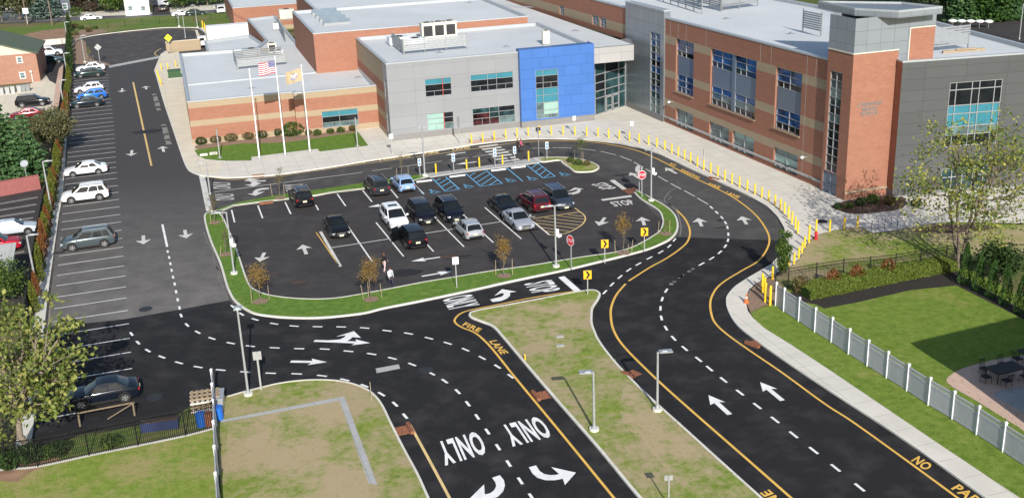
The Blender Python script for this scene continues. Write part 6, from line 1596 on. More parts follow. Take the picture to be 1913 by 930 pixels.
def metal_fence(label, P, h, rails, gap=.12, bw=.018, cat='fence'):
    t_ = thing('metal_fence', label, cat, tuple(P[0]))
    for p in P:
        mb = MB(); mb.box((p.x, p.y, p.z + h / 2 + .03), (.075, .075, h + .06)); mb.build('post', M['black_metal'], t_, True)
    for a, b in zip(P, P[1:]):
        d_ = (b - a).normalized(); L = (b - a).length; mb = MB()
        for zz in rails: mb.bar(a + Vector((0, 0, zz)), b + Vector((0, 0, zz)), .035, .04)
        nb_ = int(L / gap)
        for i in range(1, nb_):
            c_ = a + d_ * (L * i / nb_); mb.box(c_ + Vector((0, 0, h / 2)), (bw, bw, h - .06), math.atan2(d_.y, d_.x))
        mb.build('panel', M['black_metal'], t_, True)
metal_fence('black metal fence behind the clipped hedge at the right', post_line([(1448, 546), (1472, 538.5), (1524, 529.5), (1574.5, 521.5), (1624, 517), (1671.5, 511.5), (1718, 504), (1766, 496), (1800, 491)], .13), 1.7, (.12, 1.4, 1.65))
metal_fence('black metal picket fence at the lower left below the leafy tree', post_line([(-30, 880), (16, 876), (71, 871), (166.5, 850.5), (258, 832), (347, 813.5), (402, 799)], .03), 1.85, (.12, 1.5, 1.8), .12, .03)
# chain link fence on the far grass strip
cf = post_line([(138, 57), (170, 54.5), (202, 52), (234, 49.5), (266, 47), (298, 44.5), (330, 42), (362, 40), (394, 38), (424, 36)], .08)
t_ = thing('chain_fence', 'thin dark chain link fence along the far grass strip', 'fence', tuple(cf[0]))
for p in cf: mb = MB(); mb.tube((p.x, p.y, .05), (p.x, p.y, 1.4), .035, n=6); mb.build('post', M['black_metal'], t_, True)
mb = MB()
for a, b in zip(cf, cf[1:]):
    for zz in (.1, .5, .9, 1.3): mb.bar(a + Vector((0, 0, zz)), b + Vector((0, 0, zz)), .008, .012)
mb.build('wire_mesh', M['black_metal'], t_, True)
# hoarding wall / tan dock wall / pink wall
def wall_thing(name, label, pts, z0, h, th, m, capm=None, cat='wall'):
    P = [Vector((p.x, p.y, 0)) for p in pts]; t_ = thing(name, label, cat, (P[0].x, P[0].y, z0))
    mb = MB()
    for a, b in zip(P, P[1:]): mb.bar(a + Vector((0, 0, z0 + h / 2)), b + Vector((0, 0, z0 + h / 2)), th, h)
    mb.build('wall', M[m], t_, True)
    mb = MB()
    for a, b in zip(P, P[1:]): mb.bar(a + Vector((0, 0, z0 + h + .04)), b + Vector((0, 0, z0 + h + .04)), th + .1, .08)
    mb.build('coping', M[capm or m], t_, True)
sf = post_line([(48, 640), (57, 585), (65, 520), (73, 465), (82, 415), (92, 362), (101, 305), (108, 262), (115, 215), (120, 175), (123, 140), (125, 105), (126, 75)], .0)
t_ = thing('screen_fence', 'dark mesh privacy fence behind the left hedge and its lamp posts', 'fence', tuple(sf[0]))
for p in sf: mb = MB(); mb.tube((p.x, p.y, -.1), (p.x, p.y, 2.0), .04, n=8); mb.build('post', M['black_metal'], t_, True)
M['mesh_cloth'] = mat('dark green screen cloth', (.012, .02, .015), .9, var=.3)
mb = MB()
for a, b in zip(sf, sf[1:]): mb.bar(a + Vector((0, 0, .95)), b + Vector((0, 0, .95)), .03, 1.8)
mb.build('screen', M['mesh_cloth'], t_, True)
wall_thing('dock_wall', 'tan retaining wall at the loading dock beside the box truck', [g2((311.5, 98.5)), g2((374, 93)), g2((374, 93)) + B * 12], .0, 1.9, .35, 'tan', 'walk_warm')
M['pink_block'] = mat('pink painted block', (.29, .10, .095), .85, var=.1)
wall_thing('garden_wall', 'low pinkish red wall in front of the big conifers at the left edge', [g2((-70, 378)), g2((0, 366)), g2((76, 352))], -.05, 1.55, .2, 'pink_block')
wall_thing('garden_wall', 'pale retaining wall below the bare soil behind the brick house', [g2((66, 86.5)), g2((124, 81))], -.05, 1.0, .3, 'walk')

# ---- smaller things
def drain(label, px, size=(.9, .6), rz=16, back=True):
    c_ = g2(px, .0); t_ = thing('catch_basin', label, 'drain', (c_.x, c_.y, .012), rad(rz), 'rust coloured drain inlets')
    mb = MB(); w_, d_ = size
    for i in range(7): mb.box((-w_ / 2 + w_ * (i + .5) / 7, 0, .02), (w_ / 12, d_, .03))
    for y in (-d_ / 2, 0, d_ / 2): mb.box((0, y, .021), (w_, .05, .034))
    mb.poly([(-w_ / 2, -d_ / 2, .004), (w_ / 2, -d_ / 2, .004), (w_ / 2, d_ / 2, .004), (-w_ / 2, d_ / 2, .004)], 1); mb.build('grate', [M['rust'], M['iron']], t_)
    if back: mb = MB(); mb.box((0, d_ / 2 + .14, .08), (w_ + .2, .24, .2)); mb.build('inlet_hood', M['rust'], t_)
drain('rust drain inlet at the kerb by the lower left yellow line', (751, 804.5), (1.1, .75), -72)
drain('rust drain inlet at the median kerb left of the two headed arrows', (1014, 738.5), (1.1, .7), 108 + 0)
drain('rust drain inlet at the median kerb above the right lamp post', (1183, 698), (.9, .7), 128)
drain('rust drain inlet at the sidewalk kerb below the white fence start', (1414, 641.5), (1.0, .75), -52 + 180)
drain('rust drain inlet at the kerb of the front sidewalk near the apron', (483, 330.5), (1.2, .35), 14)
drain('rust drain inlet at the kerb under the left end of the grass strip', (497, 379), (1.2, .35), 196)
drain('brick red drain inlet between the two stop bars', (1180, 357), (1.6, 1.5), 20, False)
drain('rust drain inlet at the kerb below the bollard row', (1331, 336.5), (1.2, .3), -52)
def manhole(label, px, z=.01, r=.42, m='iron'):
    c_ = g2(px, z); t_ = thing('manhole_cover', label, 'manhole', tuple(c_), 0, 'manhole covers')
    mb = MB(); mb.tube((0, 0, 0), (0, 0, .012), r, n=20); mb.build('lid', M[m], t_); mb = MB(); mb.tube((0, 0, 0), (0, 0, .008), r * 1.25, n=20); mb.build('ring', M['iron'], t_)
manhole('dark manhole cover between the dashed lanes of the lower road', (795, 691)); manhole('manhole cover on the lot just above the lower left fence', (289, 742)); manhole('dark manhole cover on the sidewalk near the red hydrant', (1535, 413.5), .13); manhole('faint manhole cover on the old asphalt left of the dark road', (272, 577), .012)
for i, pr in enumerate((((50, 388), (235, 367)), ((445, 328), (630, 304)), ((940, 255), (1115, 234)), ((1180, 222), (1350, 202)))):
    a, b = (g2(p, .005) for p in zA(*pr)); d_ = b - a; t_ = None
    mb = MB(); L = d_.length; ang = math.atan2(d_.y, d_.x)
    mb.add([(x * L / 2, y, z) for x in (-1, 1) for y, z in ((-.11, 0), (.11, 0), (.08, .13), (-.08, .13))], [(0, 1, 5, 4)[::-1], (1, 2, 6, 5)[::-1], (2, 3, 7, 6)[::-1], (3, 0, 4, 7)[::-1], (0, 3, 2, 1)[::-1], (4, 5, 6, 7)[::-1]])
    o = mb.build('wheel_stop', M['sign_white']); o.location = (a + b) / 2; o.rotation_euler = (0, 0, ang)
    tag(o, ORD[i] + ' white wheel stop from the left at the head of the blue bays', 'wheel stop', 'white wheel stops')
# hydrant, cone, cabinet, stake marks, meter boxes
p = g2((1524, 447), .13); t_ = thing('fire_hydrant', 'red fire hydrant at the grass corner by the yellow bollards', 'hydrant', tuple(p))
M['red'] = mat('red enamel', (.50, .025, .03), .4, var=.06)
mb = MB(); mb.tube((0, 0, 0), (0, 0, .07), .17, n=12); mb.tube((0, 0, .07), (0, 0, .55), .12, n=12); mb.tube((0, 0, .55), (0, 0, .6), .16, n=12); mb.sphere((0, 0, .62), .13, 12, 6); mb.tube((0, 0, .72), (0, 0, .8), .035, n=6); mb.build('barrel', M['red'], t_, smooth=40)
for d_ in ((1, 0), (-1, 0), (0, -1)): mb = MB(); mb.tube((d_[0] * .1, d_[1] * .1, .42), (d_[0] * .2, d_[1] * .2, .42), .06, n=8); mb.build('outlet', M['red'], t_)
p = g2((1394, 565), .13); t_ = thing('traffic_cone', 'orange traffic cone on the sidewalk edge by the mulch patch', 'cone', tuple(p))
M['orange'] = mat('orange plastic', (.72, .16, .04), .5, var=.06)
mb = MB(); mb.tube((0, 0, .03), (0, 0, .72), .15, .035, 14); mb.build('cone', M['orange'], t_, smooth=40); mb = MB(); mb.box((0, 0, .02), (.38, .38, .04)); mb.build('base', M['orange'], t_)
mb = MB(); mb.tube((0, 0, .38), (0, 0, .50), .098, .080, 14, 0, False); mb.build('band', M['sign_white'], t_, smooth=40)
p = g2((327, 146.5), .129); t_ = thing('utility_cabinet', 'dark green utility cabinet on the apron beside the low wing', 'cabinet', (p.x, p.y, .129), rad(16.3))
M['green_metal'] = mat('dark green enamel', (.03, .085, .03), .5, var=.1)
mb = MB(); mb.box((0, .7, .62), (2.0, 1.5, 1.15)); mb.box((0, .7, 1.22), (2.1, 1.6, .06)); mb.build('casing', M['green_metal'], t_)
mb = MB(); mb.box((0, .7, .04), (2.3, 1.8, .1)); mb.build('pad', M['walk_grey'], t_)
for x in (-.5, .5): mb = MB(); mb.box((x, -.07, .65), (.92, .03, .95)); dr = mb.build('door', M['green_metal'], t_); mb = MB(); mb.box((x - .3 * (1 if x > 0 else -1), -.1, .65), (.05, .04, .2)); mb.build('handle', M['black'], dr)
def flatbox(name, label, px, z, size, m, rz=16, cat='box', grp=None):
    p = g2(px, z); mb = MB(); L, W_, H_ = size; b_ = min(.02, H_ * .3)
    mb.add([(x * L / 2, y * W_ / 2, 0) for x, y in ((-1, -1), (1, -1), (1, 1), (-1, 1))] + [(x * L / 2, y * W_ / 2, H_ - b_) for x, y in ((-1, -1), (1, -1), (1, 1), (-1, 1))] + [(x * (L / 2 - b_), y * (W_ / 2 - b_), H_) for x, y in ((-1, -1), (1, -1), (1, 1), (-1, 1))], [(i, (i + 1) % 4, 4 + (i + 1) % 4, 4 + i) for i in range(4)] + [(4 + i, 4 + (i + 1) % 4, 8 + (i + 1) % 4, 8 + i) for i in range(4)] + [(8, 9, 10, 11)])
    o = mb.build(name, M[m]); o.location = p; o.rotation_euler = (0, 0, rad(rz)); return tag(o, label, cat, grp)
flatbox('valve_box', 'upper grey cover set in the median grass', (1046, 628.5), .11, (.55, .35, .05), 'walk_grey', 5); flatbox('valve_box', 'lower grey cover set in the median grass', (1046.5, 645.5), .11, (.55, .35, .05), 'walk_grey', 5)
flatbox('stone_block', 'left pale block on the front lawn corner', (381, 290.5), .135, (.9, .4, .22), 'walk', 12, 'block'); flatbox('stone_block', 'right pale block on the front lawn corner', (399, 288), .135, (.9, .5, .22), 'walk', 12, 'block')
# bike racks
for i, x in enumerate((1628, 1640, 1652.5, 1664, 1676)):
    p = g2((x, 429.5 - i * 1.1), .13); t_ = thing('bike_rack', ORD[i] + ' dark blue bike rack from the left on the walk by the mulch bed', 'bike rack', tuple(p), rad(70), 'bike racks by the tower')
    M.setdefault('navy', mat('navy enamel', (.03, .045, .12), .4, var=.05))
    mb = MB(); mb.tube((0, 0, 0), (0, 0, .95), .03, n=8); mb.build('post', M['navy'], t_)
    mb = MB(); pts = [Vector((.27 * math.cos(a), 0, .62 + .27 * math.sin(a))) for a in np.linspace(0, 2 * math.pi, 17)]
    for a, b in zip(pts, pts[1:]): mb.tube(a, b, .022, n=6)
    mb.build('hoop', M['navy'], t_)
# patio furniture
def ptable(label, c_, L, W_, rz):
    t_ = thing('patio_table', label, 'table', tuple(c_), rz, 'dark patio tables')
    mb = MB(); mb.box((0, 0, .73), (L, W_, .05)); mb.build('tabletop', M['iron'], t_)
    for x in (-1, 1):
        for y in (-1, 1): mb = MB(); mb.tube((x * (L / 2 - .12), y * (W_ / 2 - .12), 0), (x * (L / 2 - .14), y * (W_ / 2 - .14), .72), .03, n=8); mb.build('leg', M['black_metal'], t_)
def pchair(label, c_, rz):
    t_ = thing('patio_chair', label, 'chair', tuple(c_), rz, 'dark patio chairs')
    mb = MB(); mb.box((0, 0, .43), (.5, .5, .05)); mb.build('seat', M['iron'], t_)
    mb = MB()
    for y in np.linspace(-.22, .22, 6): mb.tube((-.24, y, .45), (-.34, y, .95), .012, n=6)
    mb.bar((-.34, -.25, .95), (-.34, .25, .95), .03, .04); mb.build('backrest', M['black_metal'], t_)
    for x in (-1, 1):
        for y in (-1, 1): mb = MB(); mb.tube((x * .22, y * .22, .42), (x * .25, y * .25, 0), .016, n=6); mb.build('leg', M['black_metal'], t_)
pt = g2((1876, 706), .142); ra = rad(20)
ptable('larger dark patio table in the shade at the right edge', pt, 2.3, 1.25, ra)
ux, uy = uvec(20), uvec(110)
for i, (x, y, r_, lb) in enumerate(((-.75, -.95, 90, 'left of two dark chairs on the near side of the larger patio table'), (.75, -.95, 90, 'right of two dark chairs on the near side of the larger patio table'), (-.75, .95, -90, 'left of two dark chairs behind the larger patio table'), (.75, .95, -90, 'right of two dark chairs behind the larger patio table'), (-1.5, 0, 0, 'dark patio chair at the left head of the larger table'))):
    pchair(lb, pt + ux * x + uy * y, ra + rad(r_))
pt2 = g2((1925, 674), .142); ptable('farther dark patio table cut by the right edge of the photo', pt2, 1.6, 1.0, ra); pchair('dark chair left of the farther patio table', pt2 - ux * 1.15, ra)
# satellite dish, white signs on wall, far rooftop etc
p = g2((54, 345), 0); p = g2((53, 348)); t_ = thing('satellite_dish', 'pale satellite dish on a thin pole before the big conifer', 'dish', (p.x, p.y, .2))
H_ = hgt((53, 348), 309)
mb = MB(); mb.tube((0, 0, -.3), (0, 0, H_), .04, n=8); mb.build('pole', M['galv'], t_)
mb = MB(); n_ = Vector((.1, -.75, .65)).normalized(); mb.tube(Vector((0, 0, H_)), Vector((0, 0, H_)) - n_ * .12, .42, .2, 18, 0); mb.build('dish', M['galv'], t_, smooth=30)
# bins beside the brick house
for i, x in enumerate((4, 15, 25, 37, 45, 53)):
    p = g2((x, 177 - x * .13), -.06); t_ = thing('wheelie_bin', ORD[i] + ' grey wheelie bin from the left along the brick house', 'bin', tuple(p), rad(16), 'bins along the brick house')
    mb = MB(); mb.add([(x_ * .26, y_ * .28, 0) for x_, y_ in ((-1, -1), (1, -1), (1, 1), (-1, 1))] + [(x_ * .33, y_ * .36, 1.0) for x_, y_ in ((-1, -1), (1, -1), (1, 1), (-1, 1))], [(i_, (i_ + 1) % 4, 4 + (i_ + 1) % 4, 4 + i_) for i_ in range(4)]); mb.build('bin_body', M['galv' if i < 4 else 'dark_galv'], t_)
    mb = MB(); mb.box((0, 0, 1.04), (.7, .78, .08)); mb.build('lid', M['alu' if i < 4 else 'dark_galv'], t_)
# things in the lower left yard
p = g2((386, 760), .05); t_ = thing('pallet_stack', 'stack of weathered pallets and boards behind the end of the black fence', 'pallets', tuple(p), rad(14))
for k in range(4):
    mb = MB()
    for i in range(6): mb.box((-.8 + i * .32, 0, .13 + k * .28), (.18, 1.3, .03))
    for y in (-.55, 0, .55): mb.box((0, y, .06 + k * .28), (1.9, .1, .1))
    mb.build('pallet', M['wood' if k % 2 else 'walk'], t_)
M['blue_plastic'] = mat('blue plastic', (.02, .14, .55), .4, var=.06)
for px, lb in (((377, 795), 'blue barrel left of the orange one behind the black fence'), ((409.5, 783), 'blue barrel right of the lower left white fence')):
    p = g2(px, .06); t_ = thing('barrel', lb, 'barrel', tuple(p), 0, 'blue barrels')
    mb = MB(); mb.tube((0, 0, 0), (0, 0, .9), .29, n=16); mb.build('drum', M['blue_plastic'], t_, smooth=40); mb = MB()
    for z in (.3, .6, .89): mb.tube((0, 0, z - .02), (0, 0, z + .02), .305, n=16)
    mb.build('hoop', M['blue_plastic'], t_, smooth=40)
p = g2((391, 793), .06); t_ = thing('barrel', 'rusty orange barrel between the blue ones behind the black fence', 'barrel', tuple(p))
mb = MB(); mb.tube((0, 0, 0), (0, 0, .85), .3, n=16); mb.build('drum', M['rust'], t_, smooth=40)
p = g2((412, 757), .1); t_ = thing('storage_box', 'white grey storage box at the end of the lower left white fence', 'box', tuple(p), rad(100))
mb = MB(); mb.box((0, 0, .4), (1.5, .5, .8)); mb.build('body', M['galv'], t_); mb = MB(); mb.box((0, 0, .83), (1.6, .6, .06)); mb.build('lid', M['galv'], t_)
# timber gate frame behind the fence
a, b = g2((150, 795), .03), g2((252, 775), .03); M['gate_wood'] = mat('aged grey timber', (.20, .155, .10), .9, var=.25, scale=8)
t_ = thing('timber_gate', 'pale timber gate frame with a diagonal brace behind the black fence', 'gate', tuple(a))
for p in (a, b): mb = MB(); mb.box((p.x, p.y, .48), (.1, .1, .96)); mb.build('post', M['gate_wood'], t_, True)
mb = MB(); mb.bar(a + Vector((0, 0, .9)), b + Vector((0, 0, .9)), .05, .09); mb.build('top_rail', M['gate_wood'], t_, True)
mb = MB(); mb.bar(a * .5 + b * .5 + Vector((0, 0, .1)), b + Vector((0, 0, .85)), .04, .06); mb.build('brace', M['gate_wood'], t_, True)
p = g2((300, 800), .03); t_ = thing('flower_box', 'dark planter trough behind the black fence', 'planter', tuple(p), rad(12))
mb = MB(); mb.box((0, 0, .3), (2.3, .6, .6)); mb.build('trough', M['navy'], t_); mb = MB(); mb.box((0, 0, .61), (2.2, .5, .03)); mb.build('soil', M['mulch'], t_)
# rods sticking up here and there
def stick(label, px, z, h, r=.03, m='stake', lean=(0, 0), grp='timber stakes by the young trees', name='tree_stake', cat='stake'):
    p = g2(px, z); mb = MB(); mb.tube((0, 0, -.1), (lean[0], lean[1], h), r, r * .8, 6); o = mb.build(name, M[m]); o.location = p; return tag(o, label, cat, grp)
stick('thin stake at the kerb of the lower left corner grass', (694, 747), .1, 1.3, grp=None)
stick('short yellow marker post in the median grass', (981, 672), .11, .45, .05, 'yellow', name='marker_post', cat='post', grp=None)

# ================================================================== PLANTS
def quads_mesh(name, C, size, m, rng, aspect=.62, up=0.0, dirs=None, jit=.35):
    """a mesh of small leaf faces centred on C"""
    N = len(C)
    a = rng.normal(size=(N, 3)); 
    if dirs is not None: a = dirs + rng.normal(size=(N, 3)) * jit
    a /= np.linalg.norm(a, axis=1)[:, None]
    n_ = rng.normal(size=(N, 3)); n_[:, 2] += up
    b = np.cross(n_, a); b /= np.linalg.norm(b, axis=1)[:, None] + 1e-9
    s = size * rng.uniform(.65, 1.35, (N, 1)) / 2
    V = np.empty((N, 4, 3)); V[:, 0] = C - a * s; V[:, 1] = C + b * s * aspect + a * s * .1; V[:, 2] = C + a * s; V[:, 3] = C - b * s * aspect + a * s * .1
    me = bpy.data.meshes.new(name)
    me.vertices.add(N * 4); me.vertices.foreach_set('co', V.reshape(-1).astype(np.float32))
    me.loops.add(N * 4); me.loops.foreach_set('vertex_index', np.arange(N * 4, dtype=np.int32))
    me.polygons.add(N); me.polygons.foreach_set('loop_start', np.arange(0, N * 4, 4, dtype=np.int32))
    me.materials.append(m); me.update(calc_edges=True); me.validate()
    return me
def limb(mb, a, b, r0, r1, rng, seg=4, wob=.06, n=6):
    a, b = Vector(a), Vector(b); L = (b - a).length; prev = a; pr = r0; pts = [a]
    for k in range(1, seg + 1):
        t = k / seg
        p = a.lerp(b, t) + (Vector(rng.normal(size=3)) * wob * L * (0 if k == seg else 1)) + Vector((0, 0, math.sin(t * math.pi) * .06 * L))
        r = r0 + (r1 - r0) * t
        mb.tube(prev, p, pr, r, n, 0, False); prev, pr = p, r; pts.append(p)
    return pts
def broad_tree(name, label, base, H, cz, rad_, m_leaf, leaf_size, ntips, per, seed, bark='bark', trunk_r=.2, stems=1, fork=.3, off=(0, 0), sigma=.45, nlimb=7, cat='tree', grp=None, shell=.45, lean=(0, 0), zmin=-1.0, up=.5):
    rng = np.random.default_rng(seed)
    t_ = thing(name, label, cat, tuple(base), 0, grp)
    ctr = np.array([off[0], off[1], cz])
    T = []
    while len(T) < ntips:
        p = rng.normal(size=3); p /= np.linalg.norm(p); p *= rng.uniform(shell, 1)
        if p[2] < zmin: continue
        T.append(ctr + p * np.array(rad_))
    T = np.array(T)
    mb = MB(); starts = []
    for s_ in range(stems):
        a = 2 * math.pi * s_ / max(1, stems) + rng.uniform(0, 1); sp = .0 if stems == 1 else .22
        top = Vector((lean[0] + math.cos(a) * sp * H * .5, lean[1] + math.sin(a) * sp * H * .5, H * fork if stems == 1 else H * rng.uniform(.4, .5)))
        limb(mb, (math.cos(a) * sp * .5, math.sin(a) * sp * .5, -.1), top, trunk_r, trunk_r * .6, rng, 5, .025, 8)
        starts.append(top)
    tr = mb.build('trunk', M[bark], t_, smooth=60)
    # limbs to cluster centres
    K = max(3, nlimb); cen = T[rng.choice(len(T), K, replace=False)].copy()
    for _ in range(6):
        lab = np.argmin(((T[:, None] - cen[None]) ** 2).sum(2), 1)
        for k in range(K):
            if (lab == k).any(): cen[k] = T[lab == k].mean(0)
    bm = MB()
    for k in range(K):
        if not (lab == k).any(): continue
        st = min(starts, key=lambda s: (s - Vector(cen[k])).length)
        e = st.lerp(Vector(cen[k]), .75)
        pts = limb(bm, st, e, trunk_r * .5, trunk_r * .25, rng, 4, .05, 6)
        for q in T[lab == k]:
            o = pts[rng.integers(2, len(pts))]
            limb(bm, o, Vector(q), trunk_r * .2, trunk_r * .05, rng, 3, .06, 4)
    bm.build('branch', M[bark], tr, smooth=60)
    C = np.repeat(T, per, 0) + rng.normal(size=(len(T) * per, 3)) * sigma * np.array([1, 1, .75])
    link('crown', quads_mesh('crown', C, leaf_size, M[m_leaf], rng, up=up), t_)
    return t_
def conifer(name, label, base, H, R_, m_leaf, seed, n_leaf=5000, size=.35, grp=None, z0=.06, droop=.25, bark='bark'):
    rng = np.random.default_rng(seed)
    t_ = thing(name, label, 'tree', tuple(base), 0, grp)
    mb = MB(); mb.tube((0, 0, -.1), (0, 0, H * .96), R_ * .07, .02, 8); mb.build('trunk', M[bark], t_, smooth=60)
    nl = int(H / .55); C = []; Dd = []; lv = []
    for k in range(nl):
        z = H * (z0 + (1 - z0) * k / nl); r = R_ * (1 - (k / nl)) ** .8 * rng.uniform(.85, 1.1) + .12
        nb_ = max(5, int(r * 5.5))
        for i in range(nb_):
            a = 2 * math.pi * (i + rng.uniform(-.3, .3)) / nb_ + k * .8; rr = r * rng.uniform(.78, 1.12)
            lv.append((z, a, rr))
    tot = sum(l[2] for l in lv); 
    for z, a, rr in lv:
        m_ = max(6, int(n_leaf * rr / tot)); t = rng.uniform(.12, 1, m_) ** .7
        w_ = .26 * rr * (1 - t * .6) + .06
        s_ = rng.normal(size=m_) * w_ * .5
        x = np.cos(a) * rr * t - np.sin(a) * s_; y = np.sin(a) * rr * t + np.cos(a) * s_
        zz = z - droop * rr * t ** 1.4 + rng.normal(size=m_) * .07 + .16 * rr * t ** 3
        C.append(np.stack([x, y, zz], 1)); Dd.append(np.stack([np.full(m_, math.cos(a)), np.full(m_, math.sin(a)), np.full(m_, -.25)], 1))
    C = np.concatenate(C); Dd = np.concatenate(Dd)
    link('crown', quads_mesh('crown', C, size, M[m_leaf], rng, .55, 1.2, Dd, .55), t_)
    return t_
def spindle_mesh(name, H, R_, m, seed, N=900, size=.2, top=.3, mat2=None):
    rng = np.random.default_rng(seed)
    t = rng.uniform(0.01, 1, N); prof = np.clip(t * 5 + .4, 0, 1) * (1.0001 - t) ** .62
    a = rng.uniform(0, 2 * math.pi, N); lump = 1 + .18 * np.sin(a * 3 + t * 9 + seed) + .12 * np.sin(a * 5 - t * 14)
    r = R_ * prof * lump * rng.uniform(.55, 1.05, N) ** .5
    C = np.stack([np.cos(a) * r, np.sin(a) * r, t * H], 1)
    Dd = np.stack([np.cos(a) * .35, np.sin(a) * .35, np.ones(N)], 1)
    return quads_mesh(name, C, size, m, rng, .5, 0, Dd, .35)
def shrub_mesh(name, R_, H, m, seed, N=500, size=.14):
    rng = np.random.default_rng(seed); p = rng.normal(size=(N, 3)); p /= np.linalg.norm(p, axis=1)[:, None]; p *= rng.uniform(.55, 1, (N, 1)) ** .5
    a = np.arctan2(p[:, 1], p[:, 0]); p[:, :2] *= (1 + .2 * np.sin(a * 3 + seed) + .12 * np.sin(a * 5 + 2 * seed))[:, None]
    C = p * np.array([R_, R_, H * .5]) + np.array([0, 0, H * .5]); C[:, 2] = np.maximum(C[:, 2], .03)
    return quads_mesh(name, C, size, m, rng, .6, .3)
STEM = MB().tube((0, 0, -.1), (0, 0, .5), .04, .02, 6).mesh('stem', M['bark'])
def plant(name, label, cat, px, z, me, grp=None, sc=(1, 1, 1), rz=0, pos=None):
    p = pos or g2(px, z); t_ = thing(name, label, cat, tuple(p), rz, grp); t_.scale = sc
    link('foliage', me, t_); link('stem', STEM, t_); return t_

# --- young street trees with their stakes
def young(label, px, z, top, w_px, m_leaf, seed, dens=1.0, stakes=(), mul='mulch_tan', cy=None, mr=.62, leaf_=.095):
    H_ = hgt(px, top, z); b_ = g2(px, z)
    cz = hgt(px, cy, z) if cy else H_ * .68
    sc = (b_ - CAM).length / FPX
    rx = w_px * sc * .5; rz_ = (H_ - cz)
    broad_tree('young_tree', label, b_, H_, cz, (rx, rx, rz_), m_leaf, leaf_, int(46 * max(.4, dens)), max(3, int(44 * dens)), seed, 'bark', .045, 1, .42, sigma=rx * .24, nlimb=5, cat='tree', grp='young street trees', shell=.12)
    if mul:
        mb = MB(); rr = np.random.default_rng(seed)
        mb.poly([(math.cos(a) * mr * rr.uniform(.85, 1.1), math.sin(a) * mr * rr.uniform(.85, 1.1), .028) for a in np.linspace(0, 2 * math.pi, 18, endpoint=False)]); mb.add([], [])
        o = tag(mb.build('mulch_ring', M[mul]), kind='structure'); o.location = b_
    for spx, w_, h_ in stakes:
        stick(w_, spx, z, h_, .028, 'stake', (RND.uniform(-.12, .12), RND.uniform(-.05, .05)))
z7 = lambda x, y: (360 + x / 3, 280 + y / 3); z8 = lambda x, y: (720 + x / 3, 240 + y / 3); z9 = lambda x, y: (1080 + x / 3, 240 + y / 3)
young('young amber tree at the lower left bend of the island', z7(380, 850), .11, 484, 40, 'leaf_amber', 21, .95, [(z7(332, 860), 'left stake beside the amber tree at the lower left island bend', 1.3), (z7(430, 835), 'right stake beside the amber tree at the lower left island bend', 1.2)], cy=511)
young('young amber tree on the island left of the two walking people', z7(1000, 838), .11, 476, 42, 'leaf_amber', 22, .95, [(z7(957, 835), 'left stake beside the amber tree near the walking people', 1.2), (z7(985, 822), 'middle stake beside the amber tree near the walking people', 1.3), (z7(1060, 825), 'right stake beside the amber tree near the walking people', 1.2)], cy=503)
young('slender amber tree on the island left of the double headed lamp', z8(665, 825), .11, 432, 29, 'leaf_amber', 23, .9, [(z8(618, 820), 'left stake beside the slender amber tree', 1.3), (z8(712, 820), 'right stake beside the slender amber tree', 1.4)], cy=459)
young('thin amber tree on the island between two chevron signs', z9(256, 698), .11, 396, 29, 'leaf_amber', 24, .75, [(z9(208, 700), 'left stake beside the thin amber tree between the chevrons', 1.2), (z9(276, 690), 'middle short stake beside the thin amber tree between the chevrons', .7), (z9(300, 692), 'right stake beside the thin amber tree between the chevrons', 1.1)], cy=418)
z36 = lambda x, y: (360 + x / 5.165, 300 + y / 5.165)
young('sparse young tree on the grass strip in front of the entrance road arrows', z36(845, 362), .11, 311, 22, 'leaf_dull', 25, .5, [(z36(770, 350), 'left stake beside the sparse tree on the grass strip', 1.4), (z36(885, 350), 'right stake beside the sparse tree on the grass strip', 1.4)], cy=330)
young('sparse dark young tree at the left tip of the island by the apron', z36(215, 600), .11, 352, 20, 'leaf_dull', 26, .5, [(z36(180, 610), 'left stake beside the tree at the island tip by the apron', 1.3), (z36(290, 590), 'right stake beside the tree at the island tip by the apron', 1.3)], cy=378)
young('sparse young tree behind the island lamp post', z36(325, 905), .11, 415, 17, 'leaf_dull', 27, .4, [(z36(270, 925), 'left stake beside the sparse tree behind the island lamp', 1.0)], cy=440)
young('nearly bare young tree on the strip end beside the walkway lamp', z8(92, 278), .11, 276, 22, 'leaf_dull', 28, .25, [(z8(65, 280), 'left stake beside the nearly bare tree on the strip end', 1.2), (z8(128, 272), 'right stake beside the nearly bare tree on the strip end', 1.2)], cy=298)
young('small green tree on the island at the end of the blue bays', z8(1098, 196), .11, 252, 20, 'leaf_green', 29, .55, [(z8(1060, 165), 'left stake beside the small green tree at the bay end', 1.0), (z8(1110, 190), 'right stake beside the small green tree at the bay end', 1.3)], cy=268, mul=None)
young('bare young tree in the right bend of the island', z9(490, 590), .11, 402, 12, 'leaf_dull', 30, .12, [(z9(447, 592), 'left stake in the right bend of the island', 1.2), (z9(513, 587), 'right stake in the right bend of the island', 1.3)], cy=418)
young('slim columnar tree at the road edge beside the bollards', (1461, 516), .13, 428, 25, 'leaf_green', 31, 1.4, [], cy=470, mul=None, leaf_=.17)
young('small yellowing tree on the planted island of the loop', (169, 118), .1, 84, 9, 'leaf_ash', 32, .4, [((164, 117), 'left orange brown stake on the loop island', 1.3), ((171, 118), 'middle orange brown stake on the loop island', 1.3), ((176, 117), 'right orange brown stake on the loop island', 1.3)], cy=95, mul=None)
